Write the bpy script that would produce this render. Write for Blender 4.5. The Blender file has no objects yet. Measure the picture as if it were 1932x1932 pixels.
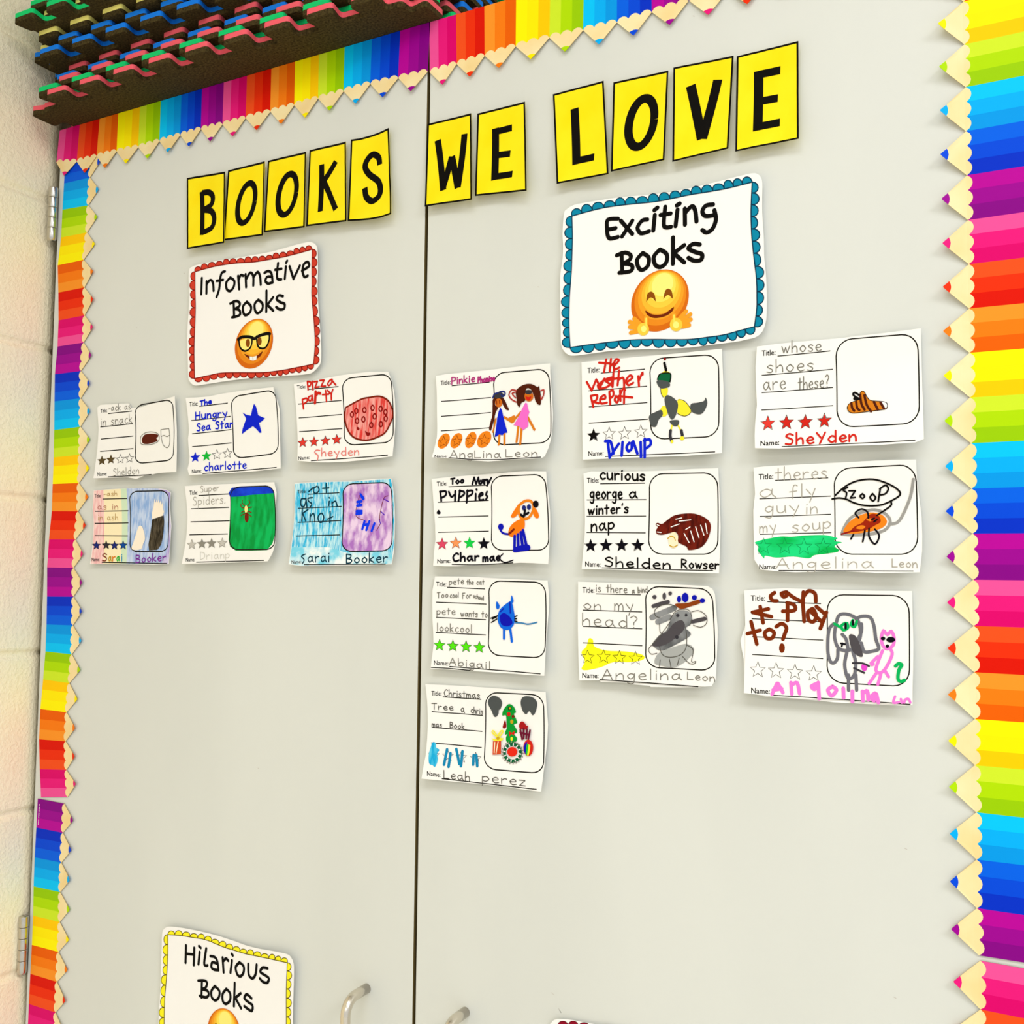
import bpy, bmesh, math, random
from mathutils import Vector, Matrix
from mathutils.geometry import delaunay_2d_cdt
S = bpy.context.scene
COL = S.collection
# ------------------------------------------------------------ camera, world, exposure, lamps
cd = bpy.data.cameras.new('camera'); cam = bpy.data.objects.new('camera', cd); COL.objects.link(cam)
CAM = [0.92735, -0.90547, 1.48522]
RR = [[0.882069, 0.471013, 0.010055], [0.022427, -0.0633, 0.997742], [-0.470586, 0.879852, 0.066399]]
cd.lens = 36.0559; cd.sensor_width = 36; cd.sensor_height = 36; cd.sensor_fit = 'HORIZONTAL'; cd.clip_start = .02
cam.matrix_world = Matrix(((RR[0][0], RR[1][0], -RR[2][0], CAM[0]), (RR[0][1], RR[1][1], -RR[2][1], CAM[1]),
                           (RR[0][2], RR[1][2], -RR[2][2], CAM[2]), (0, 0, 0, 1)))
S.camera = cam
S.view_settings.view_transform = 'Standard'; S.view_settings.look = 'None'
S.view_settings.gamma = 1; S.view_settings.use_curve_mapping = False
S.view_settings.exposure = -0.18
LAMPS = (7.5, 22.0, 9.0, 14.0)          # emission strengths of the ceiling panels
LAMP_COL = (.975, .985, 1.0)
w = bpy.data.worlds.new('room_light'); S.world = w; w.use_nodes = True
bg = w.node_tree.nodes['Background']; bg.inputs[0].default_value = (.96, .98, 1.0, 1); bg.inputs[1].default_value = .95
# ------------------------------------------------------------ materials
def lin(h):
    o = []
    for i in (0, 2, 4):
        v = int(h[i:i+2], 16) / 255
        o.append(v / 12.92 if v <= .04045 else ((v + .055) / 1.055) ** 2.4)
    return tuple(o) + (1,)
HEX = dict(print='1E1C17', paper='F6F4F0', pencil='77746A', pencildark='55524A', pencilpale='A7A296', pencilfaint='D2CEC4',
 darkbrown='5A4A2C', chocolate='5A1E0E', blue='0A22D0', green='12B838', red='CE2418', redpen='E03A30', redlight='E88078', brown='7A1E0C',
 darkred='8C1210', pastelred='F4C6C2', pastelyellow='FBECC2', pastelgreen='D2E6C6', pastelblue='B6C6E8', pastelpurple='B8A8DC',
 navy='1C2A78', charcoal='36343A', bluedark='0C4A9C', tan='C09A5C', rosebrown='B8705C', mustard='C8A020', orange='E08020', cyan='1090D0',
 purple='8030A0', cream='FCEFDC', graypale='C6C2BA', gray2='8C887E', graypale2='A8AAA8', greenmarker='08AC50', bluemarker='0838D0',
 yellowpale='F4E890', inkteal='0A3A4C', purplemark='5A20C0', bluebright='0838F0', orangemarker='EA821A', magenta='B02C78',
 orangeskin='D87C1C', hairbrown='4E1A08', face='CE6A1A', pinkdress='F06CCC', redbow='B03630', black='0B0907', yellowmark='F4E634',
 graymark='4E5252', greendark='0A6038', orangebrown='D27A18', rose='DA4866', peach='F2965A', greenbright='14CC48', ink='0A0812',
 bluemark='0C14B0', orangebright='F27A10', creampale='F8E8C4', greenhi='06C468', greenline='0C8446', graypen='9A9894', rustred='9A2408',
 lime='54E40E', bluemid='0E66E0', steelblue='3A80B4', highlight='F6F01C', graywash='6C6E70', grayshade='4E4A4E', branch='8C3E10',
 brownmark='782A06', pinkmark='F078D6', magentapink='E048C8', graypen2='6C6C74', greenmk='04B058', cyanmark='2CB8E6', cyandark='1486B4',
 treegreen='0A9630', tomato='E42818', giftred='D24A26', red2='A8181C', maroon='6A1430', signred='D2402E', signredline='86140C',
 signteal='0A86A8', signtealline='0A3A54', signyellow='FAF02A', signyellowline='6A5A10', signmaroon='8E0E26', signmaroonline='4A0612',
 em0='D66A12', em1='E88A1E', em2='F2A028', em3='F8B834', em4='FBCC42', em5='FDE05C', em6='FFEE80', emeye='8A4A0C', emmouth='6E2408',
 yellowcard='FFEA18')
HATCH = dict(pizza=('F2A8A0', 'DE3A34', 40, 8), crayonblue=('C6D6F2', '8CAEE2', 60, 4), crayoncyan=('C4EEF6', '2CB4E2', 90, 5),
 crayoncyanpale=('F2FAFA', '7CD4EC', 70, 1), crayonpurple=('ECD2EE', 'AE72C4', 60, 2), blackscribble=('5A5040', '2A241A', 120, 5), scribblebrown=('701C0C', '480C04', 90, 4),
 pastelred=('FAD8D2', 'F0B4B4', 60, 5), pastelblue=('CCD8F0', 'A4B8E4', 60, 5), pastelpurple=('D4CCEC', 'A898D8', 60, 5), greenmarker=('0CBA5C', '04963E', 40, 3), bluemarker=('1848E0', '0826B0', 40, .6),
 greenhi=('1CD67E', '02B44E', 30, .4), cyanmark=('58CCEE', '18A8DC', 60, 4), graywash=('8E9092', '5A5C5E', 40, 1.5))
MATS = {}
def pbsdf(name, col, rough=.6, metal=0., spec=.3):
    m = bpy.data.materials.new(name); m.use_nodes = True
    b = m.node_tree.nodes['Principled BSDF']
    b.inputs['Base Color'].default_value = col; b.inputs['Roughness'].default_value = rough; b.inputs['Metallic'].default_value = metal
    b.inputs['Specular IOR Level'].default_value = spec
    return m, b
def nd(m, t, **k):
    n = m.node_tree.nodes.new(t)
    for a, v in k.items(): setattr(n, a, v)
    return n
def noise_mix(m, b, c1, c2, scale, stretch=(1, 1, 1), lo=.35, hi=.65, detail=3):
    L = m.node_tree.links
    tc = nd(m, 'ShaderNodeTexCoord'); mp = nd(m, 'ShaderNodeMapping'); mp.inputs['Scale'].default_value = stretch
    ns = nd(m, 'ShaderNodeTexNoise'); ns.inputs['Scale'].default_value = scale; ns.inputs['Detail'].default_value = detail
    cr = nd(m, 'ShaderNodeValToRGB'); cr.color_ramp.elements[0].position = lo; cr.color_ramp.elements[1].position = hi
    cr.color_ramp.elements[0].color = c1; cr.color_ramp.elements[1].color = c2
    L.new(tc.outputs['Object'], mp.inputs[0]); L.new(mp.outputs[0], ns.inputs[0]); L.new(ns.outputs['Fac'], cr.inputs[0])
    L.new(cr.outputs[0], b.inputs['Base Color'])
    return ns
def bump(m, b, scale, strength, dist=.002, detail=3, stretch=(1, 1, 1)):
    L = m.node_tree.links
    tc = nd(m, 'ShaderNodeTexCoord'); mp = nd(m, 'ShaderNodeMapping'); mp.inputs['Scale'].default_value = stretch
    ns = nd(m, 'ShaderNodeTexNoise'); ns.inputs['Scale'].default_value = scale; ns.inputs['Detail'].default_value = detail
    bp = nd(m, 'ShaderNodeBump'); bp.inputs['Strength'].default_value = strength; bp.inputs['Distance'].default_value = dist
    L.new(tc.outputs['Object'], mp.inputs[0]); L.new(mp.outputs[0], ns.inputs[0]); L.new(ns.outputs['Fac'], bp.inputs['Height']); L.new(bp.outputs[0], b.inputs['Normal'])
def ink(k):
    if k not in MATS:
        if k in HATCH:
            a, c, sc, st = HATCH[k]
            m, b = pbsdf('crayon_' + k, lin(a), .7, 0, .08)
            noise_mix(m, b, lin(c), lin(a), sc, (st, 1, 1) if st >= 1 else (1, 1, 1 / st), .38, .62)
        else:
            m, b = pbsdf('ink_' + k, lin(HEX[k]), .6, 0, .06)
        MATS[k] = m
    return MATS[k]
M = {}
M['paper'], b = pbsdf('white_paper', lin('F7F5F1'), .75, 0, .2); bump(M['paper'], b, 24, .3, .004, 2)
M['laminate'], b = pbsdf('laminated_paper', lin('F9F7F5'), .32, 0, .4)
M['yellow'], b = pbsdf('yellow_card', lin('FFE60E'), .5, 0, .1); noise_mix(M['yellow'], b, lin('FFE208'), lin('FFEC1E'), 22)
M['door'], b = pbsdf('grey_laminate', lin('D9DBD5'), .42, 0, .3); noise_mix(M['door'], b, lin('D7D9D3'), lin('DBDDD7'), 6, (1, 1, .3)); bump(M['door'], b, 900, .05, .0005)
M['edge'], b = pbsdf('door_edge', lin('D9D4C6'), .5)
M['gapdark'], b = pbsdf('dark_gap', lin('6A5A30'), .7)
M['carcass'], b = pbsdf('carcass_laminate', lin('CBC8BE'), .5)
M['steel'], b = pbsdf('brushed_steel', lin('DCD4C6'), .24, 1.0); bump(M['steel'], b, 60, .06, .0005, 2, (1, 1, 30))
M['hinge'], b = pbsdf('hinge_steel', lin('C8C4BC'), .26, 1.0)
M['wall'], b = pbsdf('painted_block', lin('FFF3D4'), .6, 0, .2)
def wall_bump(m, b):
    L = m.node_tree.links
    tc = nd(m, 'ShaderNodeTexCoord')
    n1 = nd(m, 'ShaderNodeTexNoise'); n1.inputs['Scale'].default_value = 210; n1.inputs['Detail'].default_value = 3; n1.inputs['Roughness'].default_value = .6
    n2 = nd(m, 'ShaderNodeTexNoise'); n2.inputs['Scale'].default_value = 60; n2.inputs['Detail'].default_value = 2
    mx = nd(m, 'ShaderNodeMath', operation='MULTIPLY_ADD'); mx.inputs[1].default_value = .8
    cr = nd(m, 'ShaderNodeValToRGB'); cr.color_ramp.elements[0].position = .42; cr.color_ramp.elements[1].position = .62
    bp = nd(m, 'ShaderNodeBump'); bp.inputs['Strength'].default_value = .42; bp.inputs['Distance'].default_value = .0013
    L.new(tc.outputs['Object'], n1.inputs[0]); L.new(tc.outputs['Object'], n2.inputs[0]); L.new(n1.outputs['Fac'], cr.inputs[0])
    L.new(n2.outputs['Fac'], mx.inputs[0]); L.new(cr.outputs[0], mx.inputs[2]); L.new(mx.outputs[0], bp.inputs['Height']); L.new(bp.outputs[0], b.inputs['Normal'])
wall_bump(M['wall'], b)
M['floor'], b = pbsdf('floor_tile', lin('DAD8D2'), .5); noise_mix(M['floor'], b, lin('D4D2CC'), lin('DEDCD6'), 30)
M['ceil'], b = pbsdf('ceiling_tile', lin('EEEEEA'), .9); bump(M['ceil'], b, 120, .3, .003)
M['backwall'], b = pbsdf('painted_wall', lin('E6DEC8'), .7)
M['lampframe'], b = pbsdf('lamp_frame', lin('E8E8E8'), .5)
for i in range(4):
    m = bpy.data.materials.new('lamp_diffuser'); m.use_nodes = True; m.node_tree.nodes.clear()
    e = nd(m, 'ShaderNodeEmission'); e.inputs[0].default_value = LAMP_COL + (1,); e.inputs[1].default_value = LAMPS[i]
    o = nd(m, 'ShaderNodeOutputMaterial'); m.node_tree.links.new(e.outputs[0], o.inputs[0]); M['lamp%d' % i] = m
M['foamdark'], b = pbsdf('foam_underside', lin('46391F'), .9, 0, .08); ns = noise_mix(M['foamdark'], b, lin('2C2412'), lin('544728'), 420, (1, 1, 1), .3, .7, 2); 
for k, h in dict(pink='F2606E', green='08CE72', blue='0A7CEC', yellow='FFF488').items():
    M['foam_' + k], b = pbsdf('foam_' + k, lin(h), .75, 0, .2)
M['cutedge'], b = pbsdf('card_cut_edge', lin('8A6A34'), .8)
M['wood'], b = pbsdf('pencil_wood_print', lin('F6DDA2'), .55); noise_mix(M['wood'], b, lin('F3D594'), lin('F9E6B2'), 18, (1, 1, 1))
SHADES = dict(pink=('F0509A', 'E8187C', 'DC006C'), red=('F2501C', 'EC3008', 'DC1400'), orange=('F89428', 'F57C10', 'EA6000'), yellow=('FFF200', 'FFEA00', 'FFCA00'),
 green=('CEE82C', 'B0DC00', '98CA00'), sky=('00C4FF', '00AEF8', '0098EA'), blue=('0060E8', '0048DC', '0030C8'), purple=('B8009A', '9C0092', '860086'))
for k, v in SHADES.items():
    for i, h in enumerate(v): M['band_%s%d' % (k, i)], b = pbsdf('print_%s_%d' % (k, i), lin(h), .5, 0, .08)
    M['lead_' + k], b = pbsdf('lead_' + k, lin(v[1]), .5, 0, .08)
# ------------------------------------------------------------ helpers
def link(name, verts, faces, mats, fm=None, parent=None, smooth=False):
    me = bpy.data.meshes.new(name); me.from_pydata(verts, [], faces)
    for m in mats: me.materials.append(m)
    if fm: me.polygons.foreach_set('material_index', fm)
    if smooth: me.polygons.foreach_set('use_smooth', [True] * len(me.polygons))
    me.update()
    ob = bpy.data.objects.new(name, me); COL.objects.link(ob)
    if parent: ob.parent = parent
    return ob
def tag(o, label=None, cat=None, group=None, kind=None):
    if label: o['label'] = label
    if cat: o['category'] = cat
    if group: o['group'] = group
    if kind: o['kind'] = kind
    return o
def thing(name, loc, label, cat, group=None):
    o = bpy.data.objects.new(name, None); COL.objects.link(o); o.location = loc; o.empty_display_size = .03
    return tag(o, label, cat, group)
def box(vs, fs, x0, x1, y0, y1, z0, z1):
    n = len(vs)
    vs += [(x0, y0, z0), (x1, y0, z0), (x1, y1, z0), (x0, y1, z0), (x0, y0, z1), (x1, y0, z1), (x1, y1, z1), (x0, y1, z1)]
    fs += [tuple(n + i for i in f) for f in ((0, 3, 2, 1), (4, 5, 6, 7), (0, 1, 5, 4), (1, 2, 6, 5), (2, 3, 7, 6), (3, 0, 4, 7))]
def boxobj(name, b, mat, parent=None, bev=0.):
    vs, fs = [], []; box(vs, fs, *b)
    o = link(name, vs, fs, [mat], None, parent)
    if bev:
        bm = bmesh.new(); bm.from_mesh(o.data); bmesh.ops.bevel(bm, geom=bm.edges[:], offset=bev, segments=2, affect='EDGES', profile=.5); bm.to_mesh(o.data); bm.free()
    return o
def tube(pts, r, n=14):
    vs, fs = [], []; pts = [Vector(p) for p in pts]
    up = Vector((.3, .2, 1)).normalized()
    for i, p in enumerate(pts):
        t = (pts[min(i + 1, len(pts) - 1)] - pts[max(i - 1, 0)]).normalized()
        a = t.cross(Vector((1, 0, 0))).normalized(); c = t.cross(a)
        for k in range(n):
            u = 2 * math.pi * k / n; vs.append(tuple(p + (a * math.cos(u) + c * math.sin(u)) * r))
    for i in range(len(pts) - 1):
        for k in range(n): fs.append((i * n + k, i * n + (k + 1) % n, (i + 1) * n + (k + 1) % n, (i + 1) * n + k))
    fs.append(tuple(range(n))[::-1]); fs.append(tuple((len(pts) - 1) * n + k for k in range(n)))
    return vs, fs
def smooth_line(p, closed=False, maxseg=5.):
    n = len(p); out = []
    if n < 3 and not closed:
        pass
    else:
        rng = range(n if closed else n - 1); q = []
        for i in rng:
            g = lambda k: p[(i + k) % n] if closed else p[max(0, min(n - 1, i + k))]
            a, b, c, d = g(-1), g(0), g(1), g(2)
            for s in (0, .25, .5, .75):
                q.append(tuple(.5 * (2 * b[j] + (c[j] - a[j]) * s + (2 * a[j] - 5 * b[j] + 4 * c[j] - d[j]) * s * s + (3 * b[j] - a[j] - 3 * c[j] + d[j]) * s ** 3) for j in (0, 1)))
        if not closed: q.append(p[-1])
        p = q
    return densify(p, maxseg, closed)
def densify(p, maxseg, closed=False):
    out = []
    n = len(p)
    for i in range(n if closed else n - 1):
        a, b = p[i], p[(i + 1) % n]; L = math.hypot(b[0] - a[0], b[1] - a[1]); k = max(1, int(math.ceil(L / maxseg)))
        for s in range(k): out.append((a[0] + (b[0] - a[0]) * s / k, a[1] + (b[1] - a[1]) * s / k))
    if not closed: out.append(p[-1])
    return out
def dec(t): return [[tuple(int(v) / 10 for v in q.split(',')) for q in l.split(' ')] for l in t.split('|')]
def clean(poly):
    out = []
    for q in poly:
        if not out or math.hypot(q[0] - out[-1][0], q[1] - out[-1][1]) > .05: out.append(q)
    if len(out) > 2 and math.hypot(out[0][0] - out[-1][0], out[0][1] - out[-1][1]) < .05: out.pop()
    return out
def fill(poly, step=4.):
    poly = clean(poly)
    if len(poly) < 3: return [], []
    xs = [p[0] for p in poly]; zs = [p[1] for p in poly]
    pts = [Vector(p) for p in poly]; n = len(pts)
    x = math.floor(min(xs) / step) * step + .37
    while x < max(xs):
        z = math.floor(min(zs) / step) * step + .41
        while z < max(zs): pts.append(Vector((x, z))); z += step
        x += step
    r = delaunay_2d_cdt(pts, [(i, (i + 1) % n) for i in range(n)], [list(range(n))], 1, 1e-4)
    fs = []
    for f in r[2]:
        a, b, c = (r[0][i] for i in f[:3])
        fs.append(tuple(f) if (b - a).cross(c - a) > 0 else tuple(reversed(f)))
    return [tuple(v) for v in r[0]], fs
def lift(L, x, z):
    X0, X1, Z0, Z1, TL, TR, BR, BL, EL, ER, rip, ph, base = L
    s = (x - X0) / (X1 - X0); t = (Z0 - z) / (Z0 - Z1)
    f = lambda v, a: max(0., min(1.3, (v - a) / (1 - a))) ** 1.7
    wt = f(1 - t, .5); wb = f(t, .2)
    y = base + wb * (BL * (1 - s) + BR * s) + wt * (TL * (1 - s) + TR * s) + EL * f(1 - s, .55) + ER * f(s, .55)
    y += rip * (1 + math.sin(6.28 * (1.25 * s + .55 * t) + ph)) * .5
    return max(y, .3)
class Layer:
    """front faces that follow a sheet's curved surface, at a given height over it (mm)"""
    def __init__(s): s.v = []; s.f = []; s.fm = []; s.mats = []
    def mat(s, m):
        if m not in s.mats: s.mats.append(m)
        return s.mats.index(m)
    def add(s, pts2, faces, m, yf, off):
        n = len(s.v); k = s.mat(m)
        s.v += [(x / 1000, -(yf(x, z) + off) / 1000, z / 1000) for x, z in pts2]
        s.f += [tuple(n + i for i in f) for f in faces]; s.fm += [k] * len(faces)
def ribbon(line, w, cap):
    p = [line[0]]
    for q in line[1:]:
        if math.hypot(q[0] - p[-1][0], q[1] - p[-1][1]) > .04: p.append(q)
    h = w / 2; n = len(p); V = []; Fc = []
    if n == 1: p.append((p[0][0] + .05, p[0][1])); n = 2
    for i in range(n):
        a = p[max(0, i - 1)]; b = p[min(n - 1, i + 1)]
        t0 = Vector((p[i][0] - a[0], p[i][1] - a[1])); t1 = Vector((b[0] - p[i][0], b[1] - p[i][1]))
        if i == 0: t0 = t1
        if i == n - 1: t1 = t0
        t0 = t0.normalized(); t1 = t1.normalized(); m = t0 + t1
        if m.length < .2: m = t1
        m = m.normalized(); k = min(1.5, 1 / max(.3, m.dot(t1)))
        nx, nz = -m.y * h * k, m.x * h * k
        V += [(p[i][0] + nx, p[i][1] + nz), (p[i][0] - nx, p[i][1] - nz)]
        if i: j = 2 * i; Fc.append((j - 2, j - 1, j + 1, j))
    if cap:
        for (c, q) in ((p[0], p[1]), (p[-1], p[-2])):
            a0 = math.atan2(c[1] - q[1], c[0] - q[0]); j = len(V); V.append(c)
            V += [(c[0] + h * math.cos(a0 + a), c[1] + h * math.sin(a0 + a)) for a in [math.pi * (u / 6 - .5) for u in range(7)]]
            Fc += [(j, j + 1 + u, j + 2 + u) for u in range(6)]
    return V, Fc
def text_tris(s):
    cu = bpy.data.curves.new('t', 'FONT'); cu.body = s; cu.resolution_u = 2; cu.fill_mode = 'FRONT'; cu.offset = .012
    ob = bpy.data.objects.new('t', cu); COL.objects.link(ob)
    dg = bpy.context.evaluated_depsgraph_get(); dg.update(); me = ob.evaluated_get(dg).to_mesh()
    vs = [tuple(v.co) for v in me.vertices]; fs = [tuple(p.vertices) for p in me.polygons]
    bpy.data.objects.remove(ob); bpy.data.curves.remove(cu)
    return vs, fs
TXT = {}
def slab(name, outline, yf, thick, mat, parent, step=4., edge=None):
    V, Fc = fill(outline, step); n = len(V)
    vs = [(x / 1000, -yf(x, z) / 1000, z / 1000) for x, z in V] + [(x / 1000, -(yf(x, z) - thick) / 1000, z / 1000) for x, z in V]
    fs = list(Fc) + [tuple(n + i for i in reversed(f)) for f in Fc]; fm = [0] * len(fs)
    ec = {}
    for f in Fc:
        for i in range(len(f)):
            a, b = f[i], f[(i + 1) % len(f)]
            if (b, a) in ec: ec.pop((b, a))
            else: ec[(a, b)] = 1
    for a, b in ec: fs.append((b, a, n + a, n + b)); fm.append(1 if edge else 0)
    return link(name, vs, fs, [mat] + ([edge] if edge else []), fm, parent)
ZB = 1.5
# ------------------------------------------------------------ the room
XL = -.2728
def wall_left():
    prof = []   # (offset into the wall, z) up the wall with raked mortar joints every 203 mm
    zs = 0.; j0 = .1655 - .005
    z = 0.
    joints = [1.9935 + .2035 * k for k in range(-9, 5)]
    ev = [(0., 0.)]
    for jz in joints:
        for dz, d in ((-.008, 0), (-.0055, .001), (-.003, .003), (-.001, .0038), (.001, .0038), (.003, .003), (.0055, .001), (.008, 0)):
            if .0 < jz + dz < 2.8: ev.append((d, jz + dz))
    ev.append((0., 2.8))
    path = [(0, -7.), (0, -3.), (0, -.5), (0, -.1), (0, -.015)]   # plan: (into wall, y) then the bullnose
    r = .034
    for i in range(0, 10): a = math.pi / 2 * i / 9; path.append((r - r * math.cos(a), -.005 + r * math.sin(a)))
    path += [(.07, .029)]
    vs, fs = [], []
    n = len(ev)
    for i, (px, py) in enumerate(path):
        ang = 0 if i < 5 else min(math.pi / 2, math.pi / 2 * (i - 5) / 9)
        for d, z in ev: vs.append((XL - px - d * math.cos(ang) + (2.06 - z) * .0075, py - d * math.sin(ang), z))
    for i in range(len(path) - 1):
        for k in range(n - 1): fs.append((i * n + k, (i + 1) * n + k, (i + 1) * n + k + 1, i * n + k + 1))
    o = link('wall_left', vs, fs, [M['wall']], None, None)
    bm = bmesh.new(); bm.from_mesh(o.data); bmesh.ops.recalc_face_normals(bm, faces=bm.faces); bm.to_mesh(o.data); bm.free()
    tag(o, kind='structure')
wall_left()
tag(boxobj('trim_1', (XL - .2, XL - .032, .0285, .62, 0, 2.8), M['wall']), kind='structure')
tag(boxobj('wall_back', (XL - .2, 3.4, .62, .72, 0, 2.8), M['backwall']), kind='structure')
tag(boxobj('floor', (XL - .2, 3.4, -7., .72, -.08, 0), M['floor']), kind='structure')
tag(boxobj('ceiling', (XL - .2, 3.4, -7., .72, 2.8, 2.88), M['ceil']), kind='structure')
for i, (x, y) in enumerate(((1.05, -1.3), (2.7, -1.3), (1.05, -3.9), (2.7, -3.9))):
    t = thing('ceiling_light', (x, y, 2.8), ('square ceiling light panel nearest the cabinet', 'ceiling light panel to the right of the cabinet', 'ceiling light panel behind the camera', 'far ceiling light panel at the back right of the room')[i], 'ceiling light', 'ceiling light panels')
    vs, fs = [], []
    for a in ((-.62, .62, -.32, -.30), (-.62, .62, .30, .32), (-.62, -.60, -.30, .30), (.60, .62, -.30, .30)): box(vs, fs, a[0], a[1], a[2], a[3], -.02, 0)
    link('frame', vs, fs, [M['lampframe']], None, t)
    link('diffuser', [(-.6, -.3, -.012), (-.6, .3, -.012), (.6, .3, -.012), (.6, -.3, -.012)], [(0, 1, 2, 3)], [M['lamp%d' % i]], None, t)
# ------------------------------------------------------------ the cabinet
DX0, DG, DX1, TOP = -.2580, .3353, .931, 2.0890
cab = thing('storage_cabinet', (DG, .3, 0), 'tall two door grey laminate cabinet covered in book cards', 'cabinet')
def C(b): return (b[0] - DG, b[1] - DG, b[2] - .3, b[3] - .3, b[4], b[5])
boxobj('carcass', C((DX0 + .002, DX1 - .002, .0225, .58, .09, TOP - .001)), M['carcass'], cab)
boxobj('plinth', C((DX0 + .01, DX1 - .01, .07, .57, 0, .09)), M['gapdark'], cab)
def door(x0, x1, hx):
    d = boxobj('door', C((x0, x1, 0, .02, .1, TOP)), M['door'], cab, .0012)
    d.data.materials.append(M['gapdark'])
    for p in d.data.polygons:      # dark brown colour on the two meeting edges
        if abs(p.normal.x) > .9 and abs(p.center.x) < .05: p.material_index = 1
    h = .128; zt = 1.057; r = .0052; out = .036; br = .016
    p = [(hx, .002, zt)]
    for a in range(0, 91, 15): p.append((hx, -out + br - br * math.sin(math.radians(a)), zt - br + br * math.cos(math.radians(a))))
    for a in range(0, 91, 15): p.append((hx, -out + br - br * math.cos(math.radians(a)), zt - h + br - br * math.sin(math.radians(a))))
    p.append((hx, .002, zt - h))
    v, f = tube(p, r, 18); v = [(a - DG, b - .3, c) for a, b, c in v]
    link('handle', v, f, [M['steel']], None, d, True)
    return d
dl = door(DX0, DG - .0016, .2762)
dr = door(DG + .0016, DX1, .3962)
boxobj('gap_strip', C((DG - .004, DG + .004, .0202, .0222, .1, TOP - .002)), M['gapdark'], cab)  # dark brown strip closing the door gap from behind
def hinge(x, z0, z1, par):
    hroot = None
    n = 5; L = (z1 - z0) / n; r = .0060; cy = -.0070
    for k in range(n):
        za = z0 + L * k + .0004; zb = z0 + L * (k + 1) - .0004
        ps = [(x, cy, za), (x, cy, za + .0006), (x, cy, zb - .0006), (x, cy, zb)]
        vs, fs = tube(ps, r, 20)
        rr = [r * .975, r, r, r * .975]
        vs = [((v[0] - x) * rr[i // 20] / r + x, (v[1] - cy) * rr[i // 20] / r + cy, v[2]) for i, v in enumerate(vs)]
        if k == 0:   # rounded lower tip
            ps = [(x, cy, za - .004), (x, cy, za - .003), (x, cy, za), (x, cy, zb - .0006), (x, cy, zb)]; vs, fs = tube(ps, r, 20)
            rr = [.5, .85, 1, 1, .975]; vs = [((v[0] - x) * rr[i // 20] + x, (v[1] - cy) * rr[i // 20] + cy, v[2]) for i, v in enumerate(vs)]
        if hroot is None:
            s = 1 if x < 0 else -1
            a, b = sorted((x - .001 * s, x + .001 * s))
            lv, lf = [], []; box(lv, lf, min(x - s * .0012, x + s * .0012), max(x - s * .0012, x + s * .0012), cy, .0215, z0, z1)
            hroot = link('hinge', [(p[0] - DG, p[1] - .3, p[2]) for p in lv], lf, [M['hinge']], None, cab)
        link('hinge_knuckle', [(v[0] - DG, v[1] - .3, v[2]) for v in vs], fs, [M['hinge']], None, hroot, True)
for x in (DX0 - .0015, DX1 + .0015):
    for z0 in (1.9375, .978, .22): hinge(x, z0, z0 + .070, cab)
# small pen and scuff marks on the doors
def mark(name, pts, w, mat, par):
    V, Fc = ribbon(smooth_line([(a * 1000, c * 1000) for a, c in pts]), w, True)
    link(name, [(x / 1000 - DG, -.00008 - .3, z / 1000) for x, z in V], Fc, [mat], None, par)
mark('pen_mark', [(.805 + .0022 * math.cos(a / 2), .9915 + .003 * math.sin(a / 2)) for a in range(13)], .7, ink('steelblue'), dr)
for a in (((.4905, 1.094), (.494, 1.0925)), ((.4985, 1.081), (.5012, 1.0775), (.4995, 1.0795))): mark('scuff_mark', a, .5, ink('graypale'), dr)
for i, (x, z) in enumerate(((.52, 1.93), (.632, 2.02), (.47, 1.78), (.78, 1.62), (.81, 1.27), (.445, 1.52), (.86, 1.74), (.80, 1.15))): mark('scuff_mark', [(x, z), (x + .0015, z - .0006)], .7, ink('graypale'), dr)
for i, (x, z) in enumerate(((-.10, 1.80), (-.02, 1.86), (-.15, 1.70), (.12, 1.27))): mark('scuff_mark', [(x, z), (x + .0015, z - .0006)], .7, ink('graypale'), dl)
# ------------------------------------------------------------ foam mats stacked on the cabinet
def tile_outline(W, D, fx, fy, hd=.023, per=.0605, head=.0375, neck=.0265):
    """plan outline, head to head; fx = first front tab centre, fy = first side tab centre from the front"""
    def edge(L, first):
        pts = []; c = first
        while c - head / 2 < .012: c += per
        while c + head / 2 < L - .012:
            pts += [(c - neck / 2, hd), (c - head / 2, 0), (c + head / 2, 0), (c + neck / 2, hd)]; c += per
        return pts
    P = [(hd, hd)] + edge(W, fx) + [(W - hd, hd)]
    P += [(W - q[1], q[0]) for q in edge(D, fy)] + [(W - hd, D - hd)]
    P += [(W - q[0], D - q[1]) for q in edge(W, fx + .03)] + [(hd, D - hd)]
    P += [(q[1], D - q[0]) for q in edge(D, D % per - fy + .012)]
    out = []; n = len(P)
    for i in range(n):
        a, b, c = Vector(P[i - 1]), Vector(P[i]), Vector(P[(i + 1) % n])
        r = min(.0062, (a - b).length * .42, (c - b).length * .42)
        p0 = b + (a - b).normalized() * r; p1 = b + (c - b).normalized() * r
        for s in (0, .25, .5, .75, 1): out.append(tuple(p0 * (1 - s) ** 2 + b * 2 * s * (1 - s) + p1 * s * s))
    return out
def prism(name, poly, z0, z1, mat, parent):
    V, Fc = fill([(a * 1000, b * 1000) for a, b in poly], 500.); V = [(a / 1000, b / 1000) for a, b in V]; n = len(V)
    vs = [(x, y, z1) for x, y in V] + [(x, y, z0) for x, y in V]; fs = list(Fc) + [tuple(n + i for i in reversed(f)) for f in Fc]
    ec = {}
    for f in Fc:
        for i in range(3):
            a, b = f[i], f[(i + 1) % 3]
            if (b, a) in ec: ec.pop((b, a))
            else: ec[(a, b)] = 1
    fs += [(b, a, n + a, n + b) for a, b in ec]
    return link(name, vs, fs, [mat], None, parent)
TT = .0125; H0 = TOP
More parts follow.
